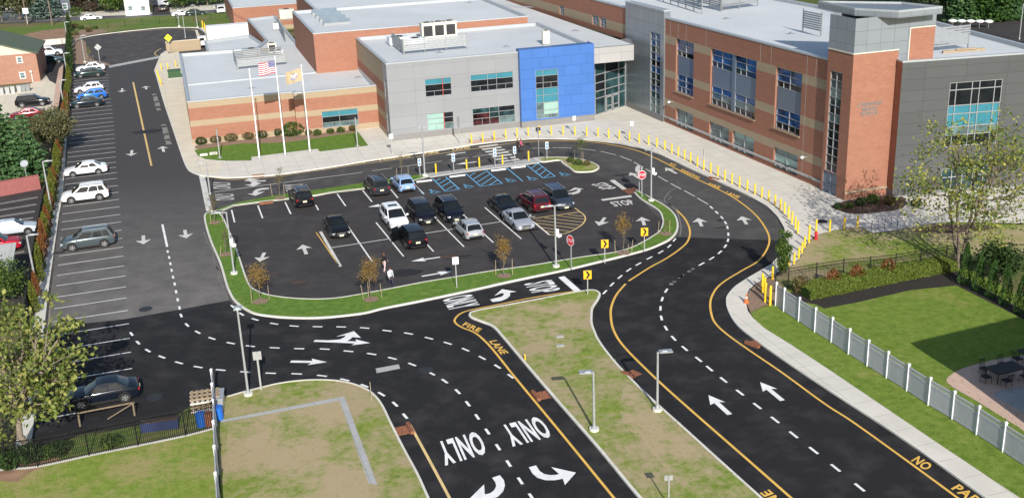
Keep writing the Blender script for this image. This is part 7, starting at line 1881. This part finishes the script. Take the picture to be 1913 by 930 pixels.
# --- big trees
bL = G(48, 846); bL.z = 0
broad_tree('leafy_tree', 'large leafy yellow green tree at the lower left corner in front of the lot', bL, 10.2, 5.7, (4.4, 4.0, 4.8), 'leaf_oak', .31, 112, 56, 41, 'bark_pale', .24, 1, .3, off=(-.3, .8), sigma=.38, nlimb=12, shell=.4, zmin=-.95, up=1.2)
bR = G(1792, 503); bR.z = .1
broad_tree('leafy_tree', 'large thin crowned turning tree with several stems before the charcoal annex', bR, 12.5, 7.3, (7.2, 4.8, 5.4), 'leaf_ash', .27, 200, 30, 42, 'bark', .15, 4, .4, off=(1.0, -.2), sigma=.5, nlimb=14, shell=.35, zmin=-.8)
bX = G(1868, 520); bX.z = .1
broad_tree('leafy_tree', 'dark shaded bushy tree under the right end of the turning tree', bX, 2.8, 1.7, (1.6, 1.4, 1.1), 'leaf_deep', .28, 40, 50, 43, 'bark', .1, 1, .3, sigma=.4)
bO = G(100, 292); bO.z = 0
broad_tree('leafy_tree', 'grey olive tree between the big conifer and the left hedge', bO, 5.6, 3.7, (3.0, 2.4, 2.2), 'leaf_olive', .26, 100, 60, 44, 'bark', .12, 2, .35, sigma=.38)
conifer('conifer', 'big green conifer at the left edge behind the pink wall', G(8, 330), 10.4, 3.7, 'leaf_spruce', 51, 12000, .36, 'big conifers by the pink wall')
conifer('conifer', 'second big green conifer, right of the one at the left edge, above the dish', G(58, 330), 7.6, 2.5, 'leaf_spruce', 52, 9000, .34, 'big conifers by the pink wall')
b_ = G(8, 560); broad_tree('leafy_tree', 'green bushy tree at the left edge above the lower left tree', b_, 3.2, 1.9, (1.9, 1.7, 1.3), 'leaf_green', .24, 60, 50, 45, 'bark', .1, 1, .3, sigma=.4)
# --- left hedge of columnar shrubs
hp = [(66, 583), (70, 553), (74, 526), (77, 503), (81, 482), (84, 463), (87, 444), (90, 426), (93, 410), (96, 394), (99, 379), (101.5, 364), (104, 350), (106, 336), (108, 322), (110, 309), (112, 296), (114, 283), (116, 270), (118, 258), (119.5, 246), (121, 234), (122.5, 222), (124, 210), (125, 199), (126, 188), (127, 177), (128, 167), (129, 157), (129.5, 147), (130, 137), (130.5, 128), (131, 119), (131, 110), (131, 101), (131, 92), (131, 84), (131, 76), (130, 68), (130, 60), (130, 52)]
hm_ = {k: [spindle_mesh('foliage', 2.6, .52, M[k], 60 + i * 3 + j, 1200, .16) for j in range(2)] for i, k in enumerate(('leaf_arb_yellow', 'leaf_arb_rust', 'leaf_arb', 'leaf_deep'))}
pat_ = 'yRyyRRyRyRyyRyyyRyyRyRRyRyyyyydddddddddddd'
names = {'y': ('leaf_arb_yellow', 'yellow green'), 'R': ('leaf_arb_rust', 'rusty orange'), 'd': ('leaf_deep', 'dark green')}
cnt = {}
for i, p in enumerate(hp):
    k, cn = names[pat_[i]]; cnt[cn] = cnt.get(cn, 0) + 1
    s_ = RND.uniform(.8, 1.1)
    if pat_[i] == 'd': s_ *= 1.25
    plant('columnar_shrub', ORD[cnt[cn] - 1] + ' ' + cn + ' columnar shrub of the left hedge, counted from the camera', 'shrub', p, .09, hm_[k][i % 2], 'columnar shrubs of the left hedge', (s_, s_, s_ * RND.uniform(.9, 1.1)), RND.uniform(0, 6))
# --- right garden: arborvitae row, clipped hedge, red shrubs
am = [spindle_mesh('foliage', 3.4, .56, M['leaf_arb'], 80 + j, 2400, .12) for j in range(3)]
for i, p in enumerate([(1801, 531), (1826, 543.5), (1851, 556), (1877, 570), (1904, 585), (1932, 601), (1962, 620)]):
    s_ = RND.uniform(.9, 1.08); plant('arborvitae', ORD[i] + ' upright arborvitae from the left in the row along the right garden', 'shrub', p, .13, am[i % 3], 'arborvitae along the right garden', (s_, s_, s_), i * 1.3)
hq = [Vector((q.x, q.y, .13)) for q in (G(1500, 556), G(1560, 543.5), G(1640, 527), G(1720, 511.5), G(1772, 502))]
t_ = thing('clipped_hedge', 'long clipped green hedge between the black fence and the right lawn', 'hedge', tuple(hq[0]))
rng = np.random.default_rng(5); C = []
for a, b in zip(hq, hq[1:]):
    n_ = int((b - a).length * 3000); t = rng.uniform(0, 1, n_); d_ = (b - a).normalized(); s_ = Vector((-d_.y, d_.x, 0))
    face = rng.uniform(0, 1, n_); u = rng.uniform(-1, 1, n_); wv = 1 + .06 * np.sin(t * 25) 
    y = np.where(face < .5, u * .95, np.where(face < .8, -.95, .95)); z = np.where(face < .5, .72, np.abs(u) * .72) * wv
    P0 = np.array(a)[None] + t[:, None] * np.array(b - a)[None] + y[:, None] * np.array(s_)[None]; P0[:, 2] += z + rng.normal(size=n_) * .04
    P0[:, :2] += rng.normal(size=(n_, 2)) * .06; C.append(P0)
C = np.concatenate(C) - np.array(hq[0])[None]
link('foliage', quads_mesh('foliage', C, .095, M['leaf_hedge'], rng, .6, .6), t_)
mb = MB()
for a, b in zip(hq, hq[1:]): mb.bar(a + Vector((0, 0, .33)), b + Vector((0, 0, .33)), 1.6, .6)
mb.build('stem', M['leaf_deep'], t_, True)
rm_ = shrub_mesh('foliage', .55, 1.1, M['leaf_red'], 3, 420, .16); rg_ = shrub_mesh('foliage', .6, 1.0, M['leaf_shrub'], 4, 420, .16)
for p, m_, lb in (((1494, 547), rg_, 'brownish shrub nearest the white fence behind the clipped hedge'), ((1556, 537), rm_, 'red orange shrub left of the middle behind the clipped hedge'), ((1600, 529), rm_, 'red orange shrub right of the middle behind the clipped hedge'), ((1658, 517), rm_, 'red orange shrub at the right behind the clipped hedge')): plant('shrub', lb, 'shrub', p, .13, m_, 'autumn shrubs behind the clipped hedge', (1.0, 1.0, 1.45), p[0])
sm_ = [shrub_mesh('foliage', .66, .95, M[k], 6 + i, 900, .15) for i, k in enumerate(('leaf_shrub', 'leaf_green', 'leaf_deep', 'leaf_dull'))]
for i, (p, k, s_) in enumerate((((376, 270), 2, 1), ((404, 266.5), 0, 1), ((432.7, 263.5), 3, 1.1), ((465, 260), 0, 1), ((489.5, 257.5), 2, 1), ((519, 253.5), 2, 1.1), ((547, 253.5), 1, 1.9), ((576, 252), 3, .7), ((592.7, 253), 1, .8), ((618, 249.5), 1, .7), ((636.7, 247.5), 1, .75), ((660, 244.5), 0, .8))):
    plant('shrub', ORD[i] + ' rounded shrub from the left along the low wing wall', 'shrub', p, .139, sm_[k], 'shrubs along the low wing', (s_, s_, s_), i)
for i, (p, k, s_) in enumerate((((1565, 390), 2, .6), ((1586, 389), 1, .6), ((1607, 384), 2, .8), ((1630, 379), 1, .9), ((1662, 382), 0, .9), ((1712, 386), 2, .8))):
    plant('shrub', ORD[i] + ' low shrub from the left in the mulch at the foot of the corner tower', 'shrub', p, .135, sm_[k], 'shrubs at the foot of the tower', (s_, s_, s_), i)
for i, (p, k, s_) in enumerate((((1066, 303), 1, .6), ((1080, 308), 1, .7), ((1096, 309), 3, .6))): plant('shrub', ORD[i] + ' low grassy clump from the left on the island at the bay end', 'shrub', p, .11, sm_[k], 'clumps on the island at the bay end', (s_, s_, s_), i)
for i, (p, k, s_) in enumerate((((206, 835), 1, .9), ((110, 850), 2, 1.0), ((60, 862), 2, 1.2), ((20, 872), 2, 1.3), ((86, 857), 1, .9))): plant('shrub', ORD[i] + ' green plant from the right behind the lower left black fence', 'shrub', p, .03, sm_[k], 'plants behind the lower left fence', (s_, s_, s_), i)
for i, (p, k, s_) in enumerate((((140, 53), 0, 1.2), ((152, 55), 1, 1.0), ((166, 60), 0, 1.1), ((178, 55), 1, .9), ((142, 66), 3, 1.0))): plant('shrub', ORD[i] + ' scrubby plant from the left on the bank behind the loop', 'shrub', p, .08, sm_[k], 'scrub on the bank behind the loop', (s_, s_, s_ * .9), i)
ym = shrub_mesh('foliage', 1.2, 2.3, M['leaf_arb_yellow'], 17, 900, .22)
plant('shrub', 'round yellow green shrub beside the far white house', 'shrub', (277, 24), .06, ym)
plant('shrub', 'round dark green shrub at the street corner left of the far houses', 'shrub', (141, 31), .06, shrub_mesh('foliage', 1.5, 2.2, M['leaf_green'], 18, 900, .25))
# --- trees along the far street
far = [(4, 40, 11, 4.2, 'leaf_deep', 'b', 'dark green tree at the top left corner'), (-25, 44, 12, 5, 'leaf_deep', 'b', 'dark tree beyond the top left corner'), (40, 38, 12, 4.0, 'leaf_olive', 'b', 'olive green tree behind the utility pole at the top left'), (86, 34, 12, 4.0, 'leaf_blue', 'c', 'blue grey spruce on the far street'), (66, 26, 12, 4, 'leaf_deep', 'b', 'dark tree between the olive tree and the blue spruce'), (170, 24, 10, 4.5, 'leaf_bronze', 'b', 'wide bronze leaved tree left of the far white house'), (150, 18, 11, 4, 'leaf_deep', 'b', 'dark green tree beside the dark far house'), (215, 24, 9, 3.6, 'leaf_green', 'b', 'green street tree left of the far white house'), (236, 22, 7, 2.4, 'leaf_deep', 'b', 'dark narrow tree touching the far white house'), (342, 17, 8, 4.0, 'leaf_green', 'b', 'wide green tree right of the far driveway'), (388, 12, 9, 3.6, 'leaf_green', 'b', 'green tree near the white van at the top'), (365, 8, 10, 3.5, 'leaf_deep', 'b', 'dark tree behind the two green ones at the top')]
for i, (x, y, H_, R_, m_, kd, lb) in enumerate(far):
    p = G(x, y); p.z = .06
    if kd == 'c': conifer('conifer', lb, p, H_, R_, m_, 100 + i, 6000, .6)
    else: broad_tree('leafy_tree', lb, p, H_, H_ * .55, (R_, R_, H_ * .44), m_, .62, 70, 34, 100 + i, 'bark', .22, 1, .3, sigma=.8, grp='trees along the far street')
rt = [(1795, 40, 11, 3.6, 'leaf_spruce'), (1822, 38, 12, 4.2, 'leaf_arb'), (1850, 37, 12, 4.4, 'leaf_arb'), (1880, 34, 13, 4.4, 'leaf_spruce'), (1912, 30, 13, 4.4, 'leaf_spruce'), (1945, 28, 13, 4.4, 'leaf_spruce')]
for i, (x, y, H_, R_, m_) in enumerate(rt): conifer('conifer', ORD[i] + ' tall conifer from the left beyond the rear parking at the top right', G(x, y), H_, R_, m_, 130 + i, 6500, .62, 'conifers at the top right')
for i, (x, y, H_, R_, m_, lb) in enumerate([(1765, 30, 12, 4.5, 'leaf_deep', 'dark tree directly right of the tower cap'), (1735, 20, 12, 4.5, 'leaf_green', 'green tree behind the tower cap'), (1700, 12, 9, 4, 'leaf_olive', 'olive tree behind the tower cap top'), (1660, 8, 8, 3.5, 'leaf_green', 'green tree beyond the roof left of the tower cap'), (1612, 4, 8, 3.5, 'leaf_olive', 'olive tree beyond the far corner of the classroom roof'), (1560, -2, 8, 3.5, 'leaf_green', 'green tree at the top edge beyond the classroom roof'), (1778, 22, 12, 4.5, 'leaf_deep', 'dark tree between the tower cap and the conifers'), (1520, -10, 9, 4, 'leaf_green', 'tree at the top edge left of the roof corner')]):
    broad_tree('leafy_tree', lb, G(x, y), H_, H_ * .55, (R_, R_, H_ * .44), m_, .62, 60, 34, 150 + i, 'bark', .22, 1, .3, sigma=.8, grp='trees beyond the school')

# --- blades and tufts standing in the nearer lawns
def in_poly(P, x, y):
    r = np.zeros(len(x), bool); n = len(P)
    for i in range(n):
        (x1, y1), (x2, y2) = P[i], P[(i + 1) % n]
        c = ((y1 > y) != (y2 > y)) & (x < (x2 - x1) * (y - y1) / (y2 - y1 + 1e-12) + x1); r ^= c
    return r
def tufts(name, px, z, m, dens, seed, size=.10):
    rng = np.random.default_rng(seed); P = [(q.x, q.y) for q in (g2(p) for p in px)]
    A_ = np.array(P); lo, hi = A_.min(0), A_.max(0); lo[1] = max(lo[1], 44); n = int((hi[0] - lo[0]) * (hi[1] - lo[1]) * dens)
    x = rng.uniform(lo[0], hi[0], n); y = rng.uniform(lo[1], hi[1], n)
    f = np.sin(x * 1.7 + seed) * np.sin(y * 1.3 + 2 * seed) + np.sin(x * .6 - y * .9) + .8 * np.sin(x * 4.1 + y * 3.3)
    k = in_poly(P, x, y) & (rng.uniform(-1.6, 2.4, n) < f + .5); x, y = x[k], y[k]
    C = np.stack([x, y, np.full(len(x), z + size * .22)], 1)
    Dd = np.tile(np.array([[.0, .0, .55]]), (len(x), 1))
    tag(link(name, quads_mesh(name, C, size, M[m], rng, .35, 0, Dd, .5)), kind='stuff')
tufts('grass_tufts', med, .11, 'blade', 15, 1); tufts('grass_tufts', corner + [(835, 1000), (414, 1000), (404, 790), (402, 742)], .10, 'blade', 15, 2); tufts('grass_tufts', [(30, 873), (166, 852), (347, 816), (402, 800), (412, 960), (-100, 1000)], .02, 'blade', 24, 3)
tufts('grass_tufts', [(1408, 590), (1449, 573), (1620, 687), (1873, 846), (1980, 918), (1960, 968), (1643, 754), (1477, 642), (1430, 614)], .13, 'blade_green', 25, 4); tufts('grass_tufts', [(1560, 575), (1786, 540), (1990, 640), (1990, 900), (1734, 750), (1530, 615)], .131, 'blade_green', 18, 5)
tufts('grass_tufts', isl_out + isl_in, .11, 'blade_green', 24, 6); tufts('grass_tufts', [(1606, 428), (1525, 445), (1492, 490), (1450, 540), (1624, 515), (1790, 490), (1763, 420)], .13, 'blade', 18, 7)

# ================================================================== HOUSES
def house(name, label, corner, rz, W_, Dp, H_, rise, wallm, roofm, wins=(), gable='front', chimney=False, over=.4, gm=None):
    """corner: front right foot; extends to the left (-x local) and back (+y local)"""
    t_ = thing(name, label, 'house', tuple(corner), rad(rz))
    mb = MB()
    X0, X1 = -W_, 0
    mb.add([(X0, 0, -.3), (X1, 0, -.3), (X1, Dp, -.3), (X0, Dp, -.3), (X0, 0, H_), (X1, 0, H_), (X1, Dp, H_), (X0, Dp, H_)], [(0, 1, 5, 4), (1, 2, 6, 5), (2, 3, 7, 6), (3, 0, 4, 7)]); mb.build('wall', M[wallm], t_)
    xm = (X0 + X1) / 2; o = over; k = rise / (W_ / 2) * o
    if gable == 'front':
        q = MB(); q.add([(X0, -.01, H_), (X1, -.01, H_), (xm, -.01, H_ + rise), (X0, Dp + .01, H_), (X1, Dp + .01, H_), (xm, Dp + .01, H_ + rise)], [(0, 1, 2), (4, 3, 5)]); q.build('gable', M[gm or wallm], t_)
        r_ = MB()
        for z in (0, .16):
            r_.add([(X0 - o, -o, H_ - k + z), (xm, -o, H_ + rise + z), (xm, Dp + o, H_ + rise + z), (X0 - o, Dp + o, H_ - k + z)], [(0, 1, 2, 3)] if z else [(3, 2, 1, 0)]); r_.add([(xm, -o, H_ + rise + z), (X1 + o, -o, H_ - k + z), (X1 + o, Dp + o, H_ - k + z), (xm, Dp + o, H_ + rise + z)], [(0, 1, 2, 3)] if z else [(3, 2, 1, 0)])
        for a, b in (((X0 - o, -o, H_ - k), (xm, -o, H_ + rise)), ((xm, -o, H_ + rise), (X1 + o, -o, H_ - k)), ((X1 + o, -o, H_ - k), (X1 + o, Dp + o, H_ - k))):
            r_.add([a, b, (b[0], b[1], b[2] + .16), (a[0], a[1], a[2] + .16)], [(0, 1, 2, 3)])
    else:
        ym_ = Dp / 2; k = rise / (Dp / 2) * o
        q = MB(); q.add([(X1 + .01, 0, H_), (X1 + .01, Dp, H_), (X1 + .01, ym_, H_ + rise), (X0 - .01, 0, H_), (X0 - .01, Dp, H_), (X0 - .01, ym_, H_ + rise)], [(0, 1, 2), (4, 3, 5)]); q.build('gable', M[gm or wallm], t_)
        r_ = MB()
        for z in (0, .16):
            r_.add([(X0 - o, -o, H_ - k + z), (X1 + o, -o, H_ - k + z), (X1 + o, ym_, H_ + rise + z), (X0 - o, ym_, H_ + rise + z)], [(0, 1, 2, 3)] if z else [(3, 2, 1, 0)]); r_.add([(X0 - o, ym_, H_ + rise + z), (X1 + o, ym_, H_ + rise + z), (X1 + o, Dp + o, H_ - k + z), (X0 - o, Dp + o, H_ - k + z)], [(0, 1, 2, 3)] if z else [(3, 2, 1, 0)])
        r_.add([(X0 - o, -o, H_ - k), (X1 + o, -o, H_ - k), (X1 + o, -o, H_ - k + .16), (X0 - o, -o, H_ - k + .16)], [(0, 1, 2, 3)])
    rf = r_.build('roof', M[roofm], t_)
    if chimney: c_ = MB(); c_.box((xm + 1.2, Dp * .5, H_ + rise + .2), (.7, .7, 1.8)); c_.build('chimney', M['brick_house'], rf)
    for (x, z, w_, h_) in wins:
        g_ = MB(); g_.add([(x - w_ / 2, -.03, z), (x + w_ / 2, -.03, z), (x + w_ / 2, -.03, z + h_), (x - w_ / 2, -.03, z + h_)], [(0, 1, 2, 3)]); wn = g_.build('window', M['glass_olive'], t_)
        f_ = MB()
        for xx in (x - w_ / 2, x + w_ / 2): f_.box((xx, -.05, z + h_ / 2), (.12, .1, h_ + .24))
        for zz in (z, z + h_ * .5, z + h_): f_.box((x, -.051, zz), (w_ + .24, .1, .12 if zz != z + h_ * .5 else .05))
        f_.build('frame', M['pole_white'], wn)
    return t_
M['roof_green'] = mat('green shingles', (.085, .115, .08), .9, var=.18, scale=4, bump=.5)
M['roof_grey'] = mat('grey shingles', (.13, .135, .15), .9, var=.18, scale=4, bump=.5)
M['siding_cream'] = mat('cream siding', (.58, .53, .41), .7, var=.06); M['siding_white'] = mat('white siding', (.72, .71, .69), .7, var=.05); M['siding_dark'] = mat('slate siding', (.10, .12, .15), .7, var=.1); M['siding_grey'] = mat('grey siding', (.34, .36, .40), .7, var=.06)
hc = G(76, 152, -.06); hH = hgt((76, 152), 99, -.06)
Wh = Wall(hc, uvec(16), 20)
def hw_(tl, br):
    u0, z1 = Wh.px(*tl); u1, z0 = Wh.px(*br); return ((u0 + u1) / 2, z0 + .06, u1 - u0, z1 - z0)
house('brick_house', 'brown brick house with a green roof and cream gable at the left edge', hc, 16, 15, 13, hH, 2.6, 'brick_house', 'roof_green', [hw_((31, 107.5), (42, 117)), hw_((36.5, 136), (48, 146)), (-9, 1, 1.2, 1.3), (-9, 3.6, 1.2, 1.3)], gm='siding_cream')
t_ = thing('downspout', 'white downspout on the brick house wall with a lamp above it', 'downspout', tuple(Wh.at(*Wh.px(61, 150), .06)), 0)
mb = MB(); mb.tube((0, 0, -.9), (0, 0, 1.1), .07, n=8); mb.build('pipe', M['pole_white'], t_); mb = MB(); mb.sphere((0, -.1, 1.4), .26, 10, 6); mb.build('lamp', M['cream'], t_, smooth=60)
wsx = [(-2, 1.2, 1.2, 1.3), (-5, 1.2, 1.2, 1.3), (-2, 4.0, 1.2, 1.3), (-5, 4.0, 1.2, 1.3)]
house('far_house', 'white two storey house beside the far driveway', G(281, 27.5), 14, 5.4, 9, 7.5, 2.5, 'siding_white', 'roof_grey', [(-1.4, 1.0, 1.0, 1.0), (-2.8, 3.8, 2.4, 1.1), (-4.2, 1.2, 1.0, 1.0)], 'side')
house('far_house', 'grey house right of the far driveway at the top', G(333, 8), 14, 8, 9, 6.5, 2.5, 'siding_grey', 'roof_grey', [(-2, 1.2, 2.4, 1.5), (-5.5, 1.2, 1.2, 1.3), (-3, 4, 1.2, 1.3)], 'side')
house('far_house', 'dark slate house at the end of the hedge behind the trees', G(134, 27), 14, 5.0, 9, 6.5, 2.6, 'siding_dark', 'roof_grey', [(-1.2, 1.2, 1.0, 1.3), (-3.4, 1.2, 1.0, 1.3), (-2.4, 4, 1.2, 1.3)])
house('far_house', 'pale house behind the trees at the top left corner', G(30, 22), 14, 10, 9, 6.0, 2.5, 'siding_white', 'roof_grey', wsx, 'side')
house('far_house', 'pale house behind the trees left of the white one', G(212, 12), 14, 9, 9, 6.5, 2.5, 'siding_cream', 'roof_grey', wsx, 'side', True)
# neighbour's house whose shadow lies on the right lawn (it stands outside the frame)
hR = Vector((30.45, 56.29, .1))
t_ = thing('corner_house', 'cream house right of the garden, outside the frame, shading the lawn', 'house', tuple(hR))
mb = MB(); e1_, e2_ = uvec(22), uvec(-74); cs = [hR, hR + e1_ * 14, hR + e1_ * 14 + e2_ * 9, hR + e2_ * 9]
mb.prism(cs, .1, 7.2); mb.build('wall', M['siding_cream'], t_, True)
mb = MB(); mb.prism([hR - e1_ * .4 - e2_ * .4, hR + e1_ * 14.4 - e2_ * .4, hR + e1_ * 14.4 + e2_ * 9.4, hR - e1_ * .4 + e2_ * 9.4], 7.2, 7.7); mb.build('roof', M['roof_grey'], t_, True)
# hut roof at the left edge
p = G(26, 528); t_ = thing('garden_shed', 'small shed with a grey roof cut by the left edge', 'shed', (p.x, p.y, -.05), rad(16))
mb = MB(); mb.box((-1.4, 1.0, 1.1), (3.0, 2.6, 2.2)); mb.build('wall', M['siding_grey'], t_); mb = MB(); mb.add([(-3.2, -.6, 2.2), (.4, -.6, 2.2), (.4, 2.6, 2.7), (-3.2, 2.6, 2.7), (-3.2, -.6, 2.3), (.4, -.6, 2.3), (.4, 2.6, 2.8), (-3.2, 2.6, 2.8)], [(0, 3, 2, 1), (4, 5, 6, 7), (0, 1, 5, 4), (1, 2, 6, 5), (2, 3, 7, 6), (3, 0, 4, 7)]); mb.build('roof', M['walk_grey'], t_)
# utility poles and small white signs along the far street
for i, (px, yt_) in enumerate((((51, 45), -30), ((98, 49), -30))):
    p = G(*px); t_ = thing('utility_pole', ('left' if i == 0 else 'right') + ' wooden utility pole on the far street at the top left', 'utility pole', (p.x, p.y, 0), 0, 'utility poles on the far street')
    mb = MB(); mb.tube((0, 0, -.2), (0, 0, 11), .17, .11, 10); mb.build('pole', M['bark'], t_); mb = MB(); mb.bar((-1.2, 0, 9.8), (1.2, 0, 9.8), .1, .12); mb.build('crossarm', M['bark'], t_)
pA, pB = G(51, 45), G(98, 49)
t_ = thing('power_line', 'thin pale wires strung along the far street across the top of the photo', 'wire', (pA.x, pA.y, 9.9))
dl = (pB - pA).normalized(); mb = MB(); k = 0
for off in (-1.0, 1.0):
    pts = [pA - dl * 60 + dl * (i * 12) + Vector((0, off * .3, 9.9 - .5 * math.sin(math.pi * ((i * 12) % 36) / 36))) for i in range(18)]
    for a, b in zip(pts, pts[1:]): mb.tube(a, b, .035, n=5)
mb.build('wire', M['galv'], t_, True)
sign('notice_sign', 'tall white square sign before the olive tree at the top left', (52, 46), .06, (49, 21), (1.2, 1.2), -80, ('sign_white', 'sign_back'), pole_r=.05)
# white racks on the rear parking
p = G(1812, 52); t_ = thing('canopy_rack', 'row of white domed covers on a frame in the rear parking', 'rack', (p.x, p.y, .02), rad(-22))
for k in range(5):
    mb = MB(); mb.sphere((-3 + k * 1.5, 0, 1.1), .8, 10, 6, 0, (1, .9, .4)); mb.build('cover', M['pole_white'], t_, smooth=60)
    mb = MB()
    for y in (-.6, .6): mb.tube((-3 + k * 1.5, y, 0), (-3 + k * 1.5, y * .9, 1.0), .05, n=6)
    mb.build('leg', M['dark_galv'], t_)

# ================================================================== PEOPLE
def person(label, px, z, face, H_=1.72, shirt=(.5, .5, .5), legs=(.05, .05, .08), hair=(.03, .02, .015), sleeve='long', stride=.22, arms=(0.12, -.12), elbow=(.15, .15), female=False, longhair=False, shoe=(.02, .02, .02), lean=0.0, legskin=False, scale=1.0):
    base = g2(px, z); t_ = thing('person', label, 'person', tuple(base), rad(face))
    s_ = H_ / 1.75; V = []; Rr = []; Ed = []; Zn = []
    def v(p, r, zn): V.append(Vector(p) * s_); Rr.append((r[0] * s_, r[1] * s_) if isinstance(r, tuple) else (r * s_, r * s_)); Zn.append(zn); return len(V) - 1
    def e(a, b): Ed.append((a, b)); return b
    sw = .19 if not female else .165
    pel = v((0, 0, .96), (.15, .12), 'leg'); wa = e(pel, v((lean * .3, 0, 1.10), (.135, .105), 'shirt')); ch = e(wa, v((lean * .7, 0, 1.30), (.155, .115), 'shirt')); nk0 = e(ch, v((lean, 0, 1.44), (.10, .085), 'shirt')); nk = e(nk0, v((lean + .01, 0, 1.52), .055, 'skin')); hd1 = e(nk, v((lean + .03, 0, 1.60), (.075, .085), 'skin')); hd2 = e(hd1, v((lean + .025, 0, 1.69), (.075, .09), 'skin'))
    for sd, st_, ar, eb in ((1, stride, arms[0], elbow[0]), (-1, -stride, arms[1], elbow[1])):
        hp = e(pel, v((0, sd * .09, .90), .098, 'leg')); kn = e(hp, v((st_ * .62 + .03, sd * .095, .50), .064, 'leg' if not legskin else 'skin')); an = e(kn, v((st_ - (.10 if st_ < 0 else 0), sd * .095, .09 + (.05 if st_ < 0 else 0)), .043, 'leg' if not legskin else 'skin')); e(an, v((st_ + .15 - (.08 if st_ < 0 else 0), sd * .10, .035), (.05, .035), 'shoe'))
        sh = e(nk0, v((lean, sd * sw, 1.42), .062, 'shirt')); el = e(sh, v((lean + ar * .9, sd * (sw + .06), 1.14), .044, 'shirt')); zn = 'shirt' if sleeve == 'long' else 'skin'
        wr = e(el, v((lean + ar * .9 + eb, sd * (sw + .05), .92 + eb * .5), .031, zn)); f_ = (Vector(V[wr]) - Vector(V[el])).normalized()
        pm_ = e(wr, v(V[wr] / s_ + f_ * .07, (.034, .022), 'skin'))
        for q in range(4):
            r0_ = v(V[pm_] / s_ + f_ * .045 + Vector(((q - 1.5) * .018, 0, 0)), .0095, 'skin'); e(pm_, r0_); ln = (.055, .065, .06, .045)[q]
            m1 = e(r0_, v(V[r0_] / s_ + f_ * ln * .6, .0085, 'skin')); e(m1, v(V[m1] / s_ + f_ * ln * .5 + Vector((0, -sd * .012, 0)), .0075, 'skin'))
        th_ = v(V[wr] / s_ + f_ * .045 + Vector((.032, -sd * .006, 0)), .011, 'skin'); e(wr, th_); e(th_, v(V[th_] / s_ + f_ * .045 + Vector((.014, -sd * .01, 0)), .0095, 'skin'))
    me = bpy.data.meshes.new('body'); me.from_pydata([tuple(q) for q in V], Ed, []); o = link('body', me)
    md = o.modifiers.new('skin', 'SKIN'); md.use_smooth_shade = True; o.modifiers.new('sub', 'SUBSURF').levels = 1
    for i, r in enumerate(Rr): me.skin_vertices[0].data[i].radius = r
    me.skin_vertices[0].data[0].use_root = True
    dg = bpy.context.evaluated_depsgraph_get(); m2 = bpy.data.meshes.new_from_object(o.evaluated_get(dg)); bpy.data.objects.remove(o)
    zi = {'skin': 0, 'shirt': 1, 'leg': 2, 'shoe': 3}
    P_ = np.array([tuple(q) for q in V]); mats_ = [M['skin'], mat('shirt cloth', shirt, .85), mat('trouser cloth', legs, .85), mat('shoe leather', shoe, .6)]
    vv = np.array([q.co[:] for q in m2.vertices])
    ctr = np.array([vv[list(p.vertices)].mean(0) for p in m2.polygons]); mi = []
    for c_ in ctr:
        best = None
        for a, b in Ed:
            A_, B_ = P_[a], P_[b]; d_ = B_ - A_; t = np.clip(((c_ - A_) @ d_) / (d_ @ d_ + 1e-9), 0, 1); dd = np.linalg.norm(c_ - A_ - d_ * t)
            rr = Rr[a][0] * (1 - t) + Rr[b][0] * t
            if best is None or dd - rr < best[0]: best = (dd - rr, Zn[a] if t < .45 else Zn[b])
        mi.append(zi[best[1]])
    fb = MB(); hc_ = Vector(V[hd1]) * .45 + Vector(V[hd2]) * .55
    # face: nose, eyes, mouth, ears are faces of the same body mesh
    fb.sphere(hc_ + Vector((.088, 0, -.02)) * s_, .016 * s_, 6, 4, 0)
    for sd in (-1, 1): fb.sphere(hc_ + Vector((.074, sd * .032, .012)) * s_, .011 * s_, 6, 4, 4); fb.sphere(hc_ + Vector((0, sd * .088, -.01)) * s_, .022 * s_, 6, 4, 0, (.7, .4, 1.2))
    fb.box(hc_ + Vector((.078, 0, -.058)) * s_, (.012, .045, .01), 0, 5)
    allv = [tuple(q) for q in vv] + fb.v; allf = [tuple(p.vertices) for p in m2.polygons] + [tuple(len(vv) + i for i in f) for f in fb.f]
    m3 = bpy.data.meshes.new('body'); m3.from_pydata(allv, [], allf)
    for q in mats_ + [M['black'], M['red_paint']]: m3.materials.append(q)
    m3.polygons.foreach_set('material_index', mi + fb.m); m3.polygons.foreach_set('use_smooth', [True] * len(allf)); m3.update()
    bpy.data.meshes.remove(m2)
    link('body', m3, t_)
    hb2 = MB(); hb2.sphere(hc_ + Vector((-.018, 0, .03)) * s_, .105 * s_, 12, 8, 0, (.95, .9, .98))
    if longhair: hb2.sphere(hc_ + Vector((-.06, 0, -.10)) * s_, .10 * s_, 10, 8, 0, (.6, .95, 1.3))
    hb2.build('hair', mat('hair', hair, .6), t_, smooth=60)
    return t_
person('person in a black top and pale pink trousers walking in the lot', (719, 507.5), .006, 60, 1.68, (.012, .012, .014), (.62, .42, .44), (.12, .05, .02), 'short', .16, (.08, .14), (.22, .12), True, True, (.55, .4, .35))
person('person in a white shirt and dark trousers walking at the grass edge', (731, 537), .006, -60, 1.76, (.66, .68, .74), (.03, .035, .06), (.05, .025, .015), 'long', .24, (-.08, .16), (.08, .16))
person('person in dark clothes crossing the road beside the zebra crossing', (967.5, 286), .002, 20, 1.70, (.02, .02, .022), (.015, .015, .02), (.28, .16, .06), 'long', .3, (.2, -.05), (.25, .1), True, True)
person('person in a pink top walking behind the one in dark clothes by the crossing', (973.5, 285), .002, 20, 1.62, (.55, .10, .22), (.02, .02, .025), (.10, .05, .03), 'long', .24, (.15, -.1), (.15, .1), True, True)
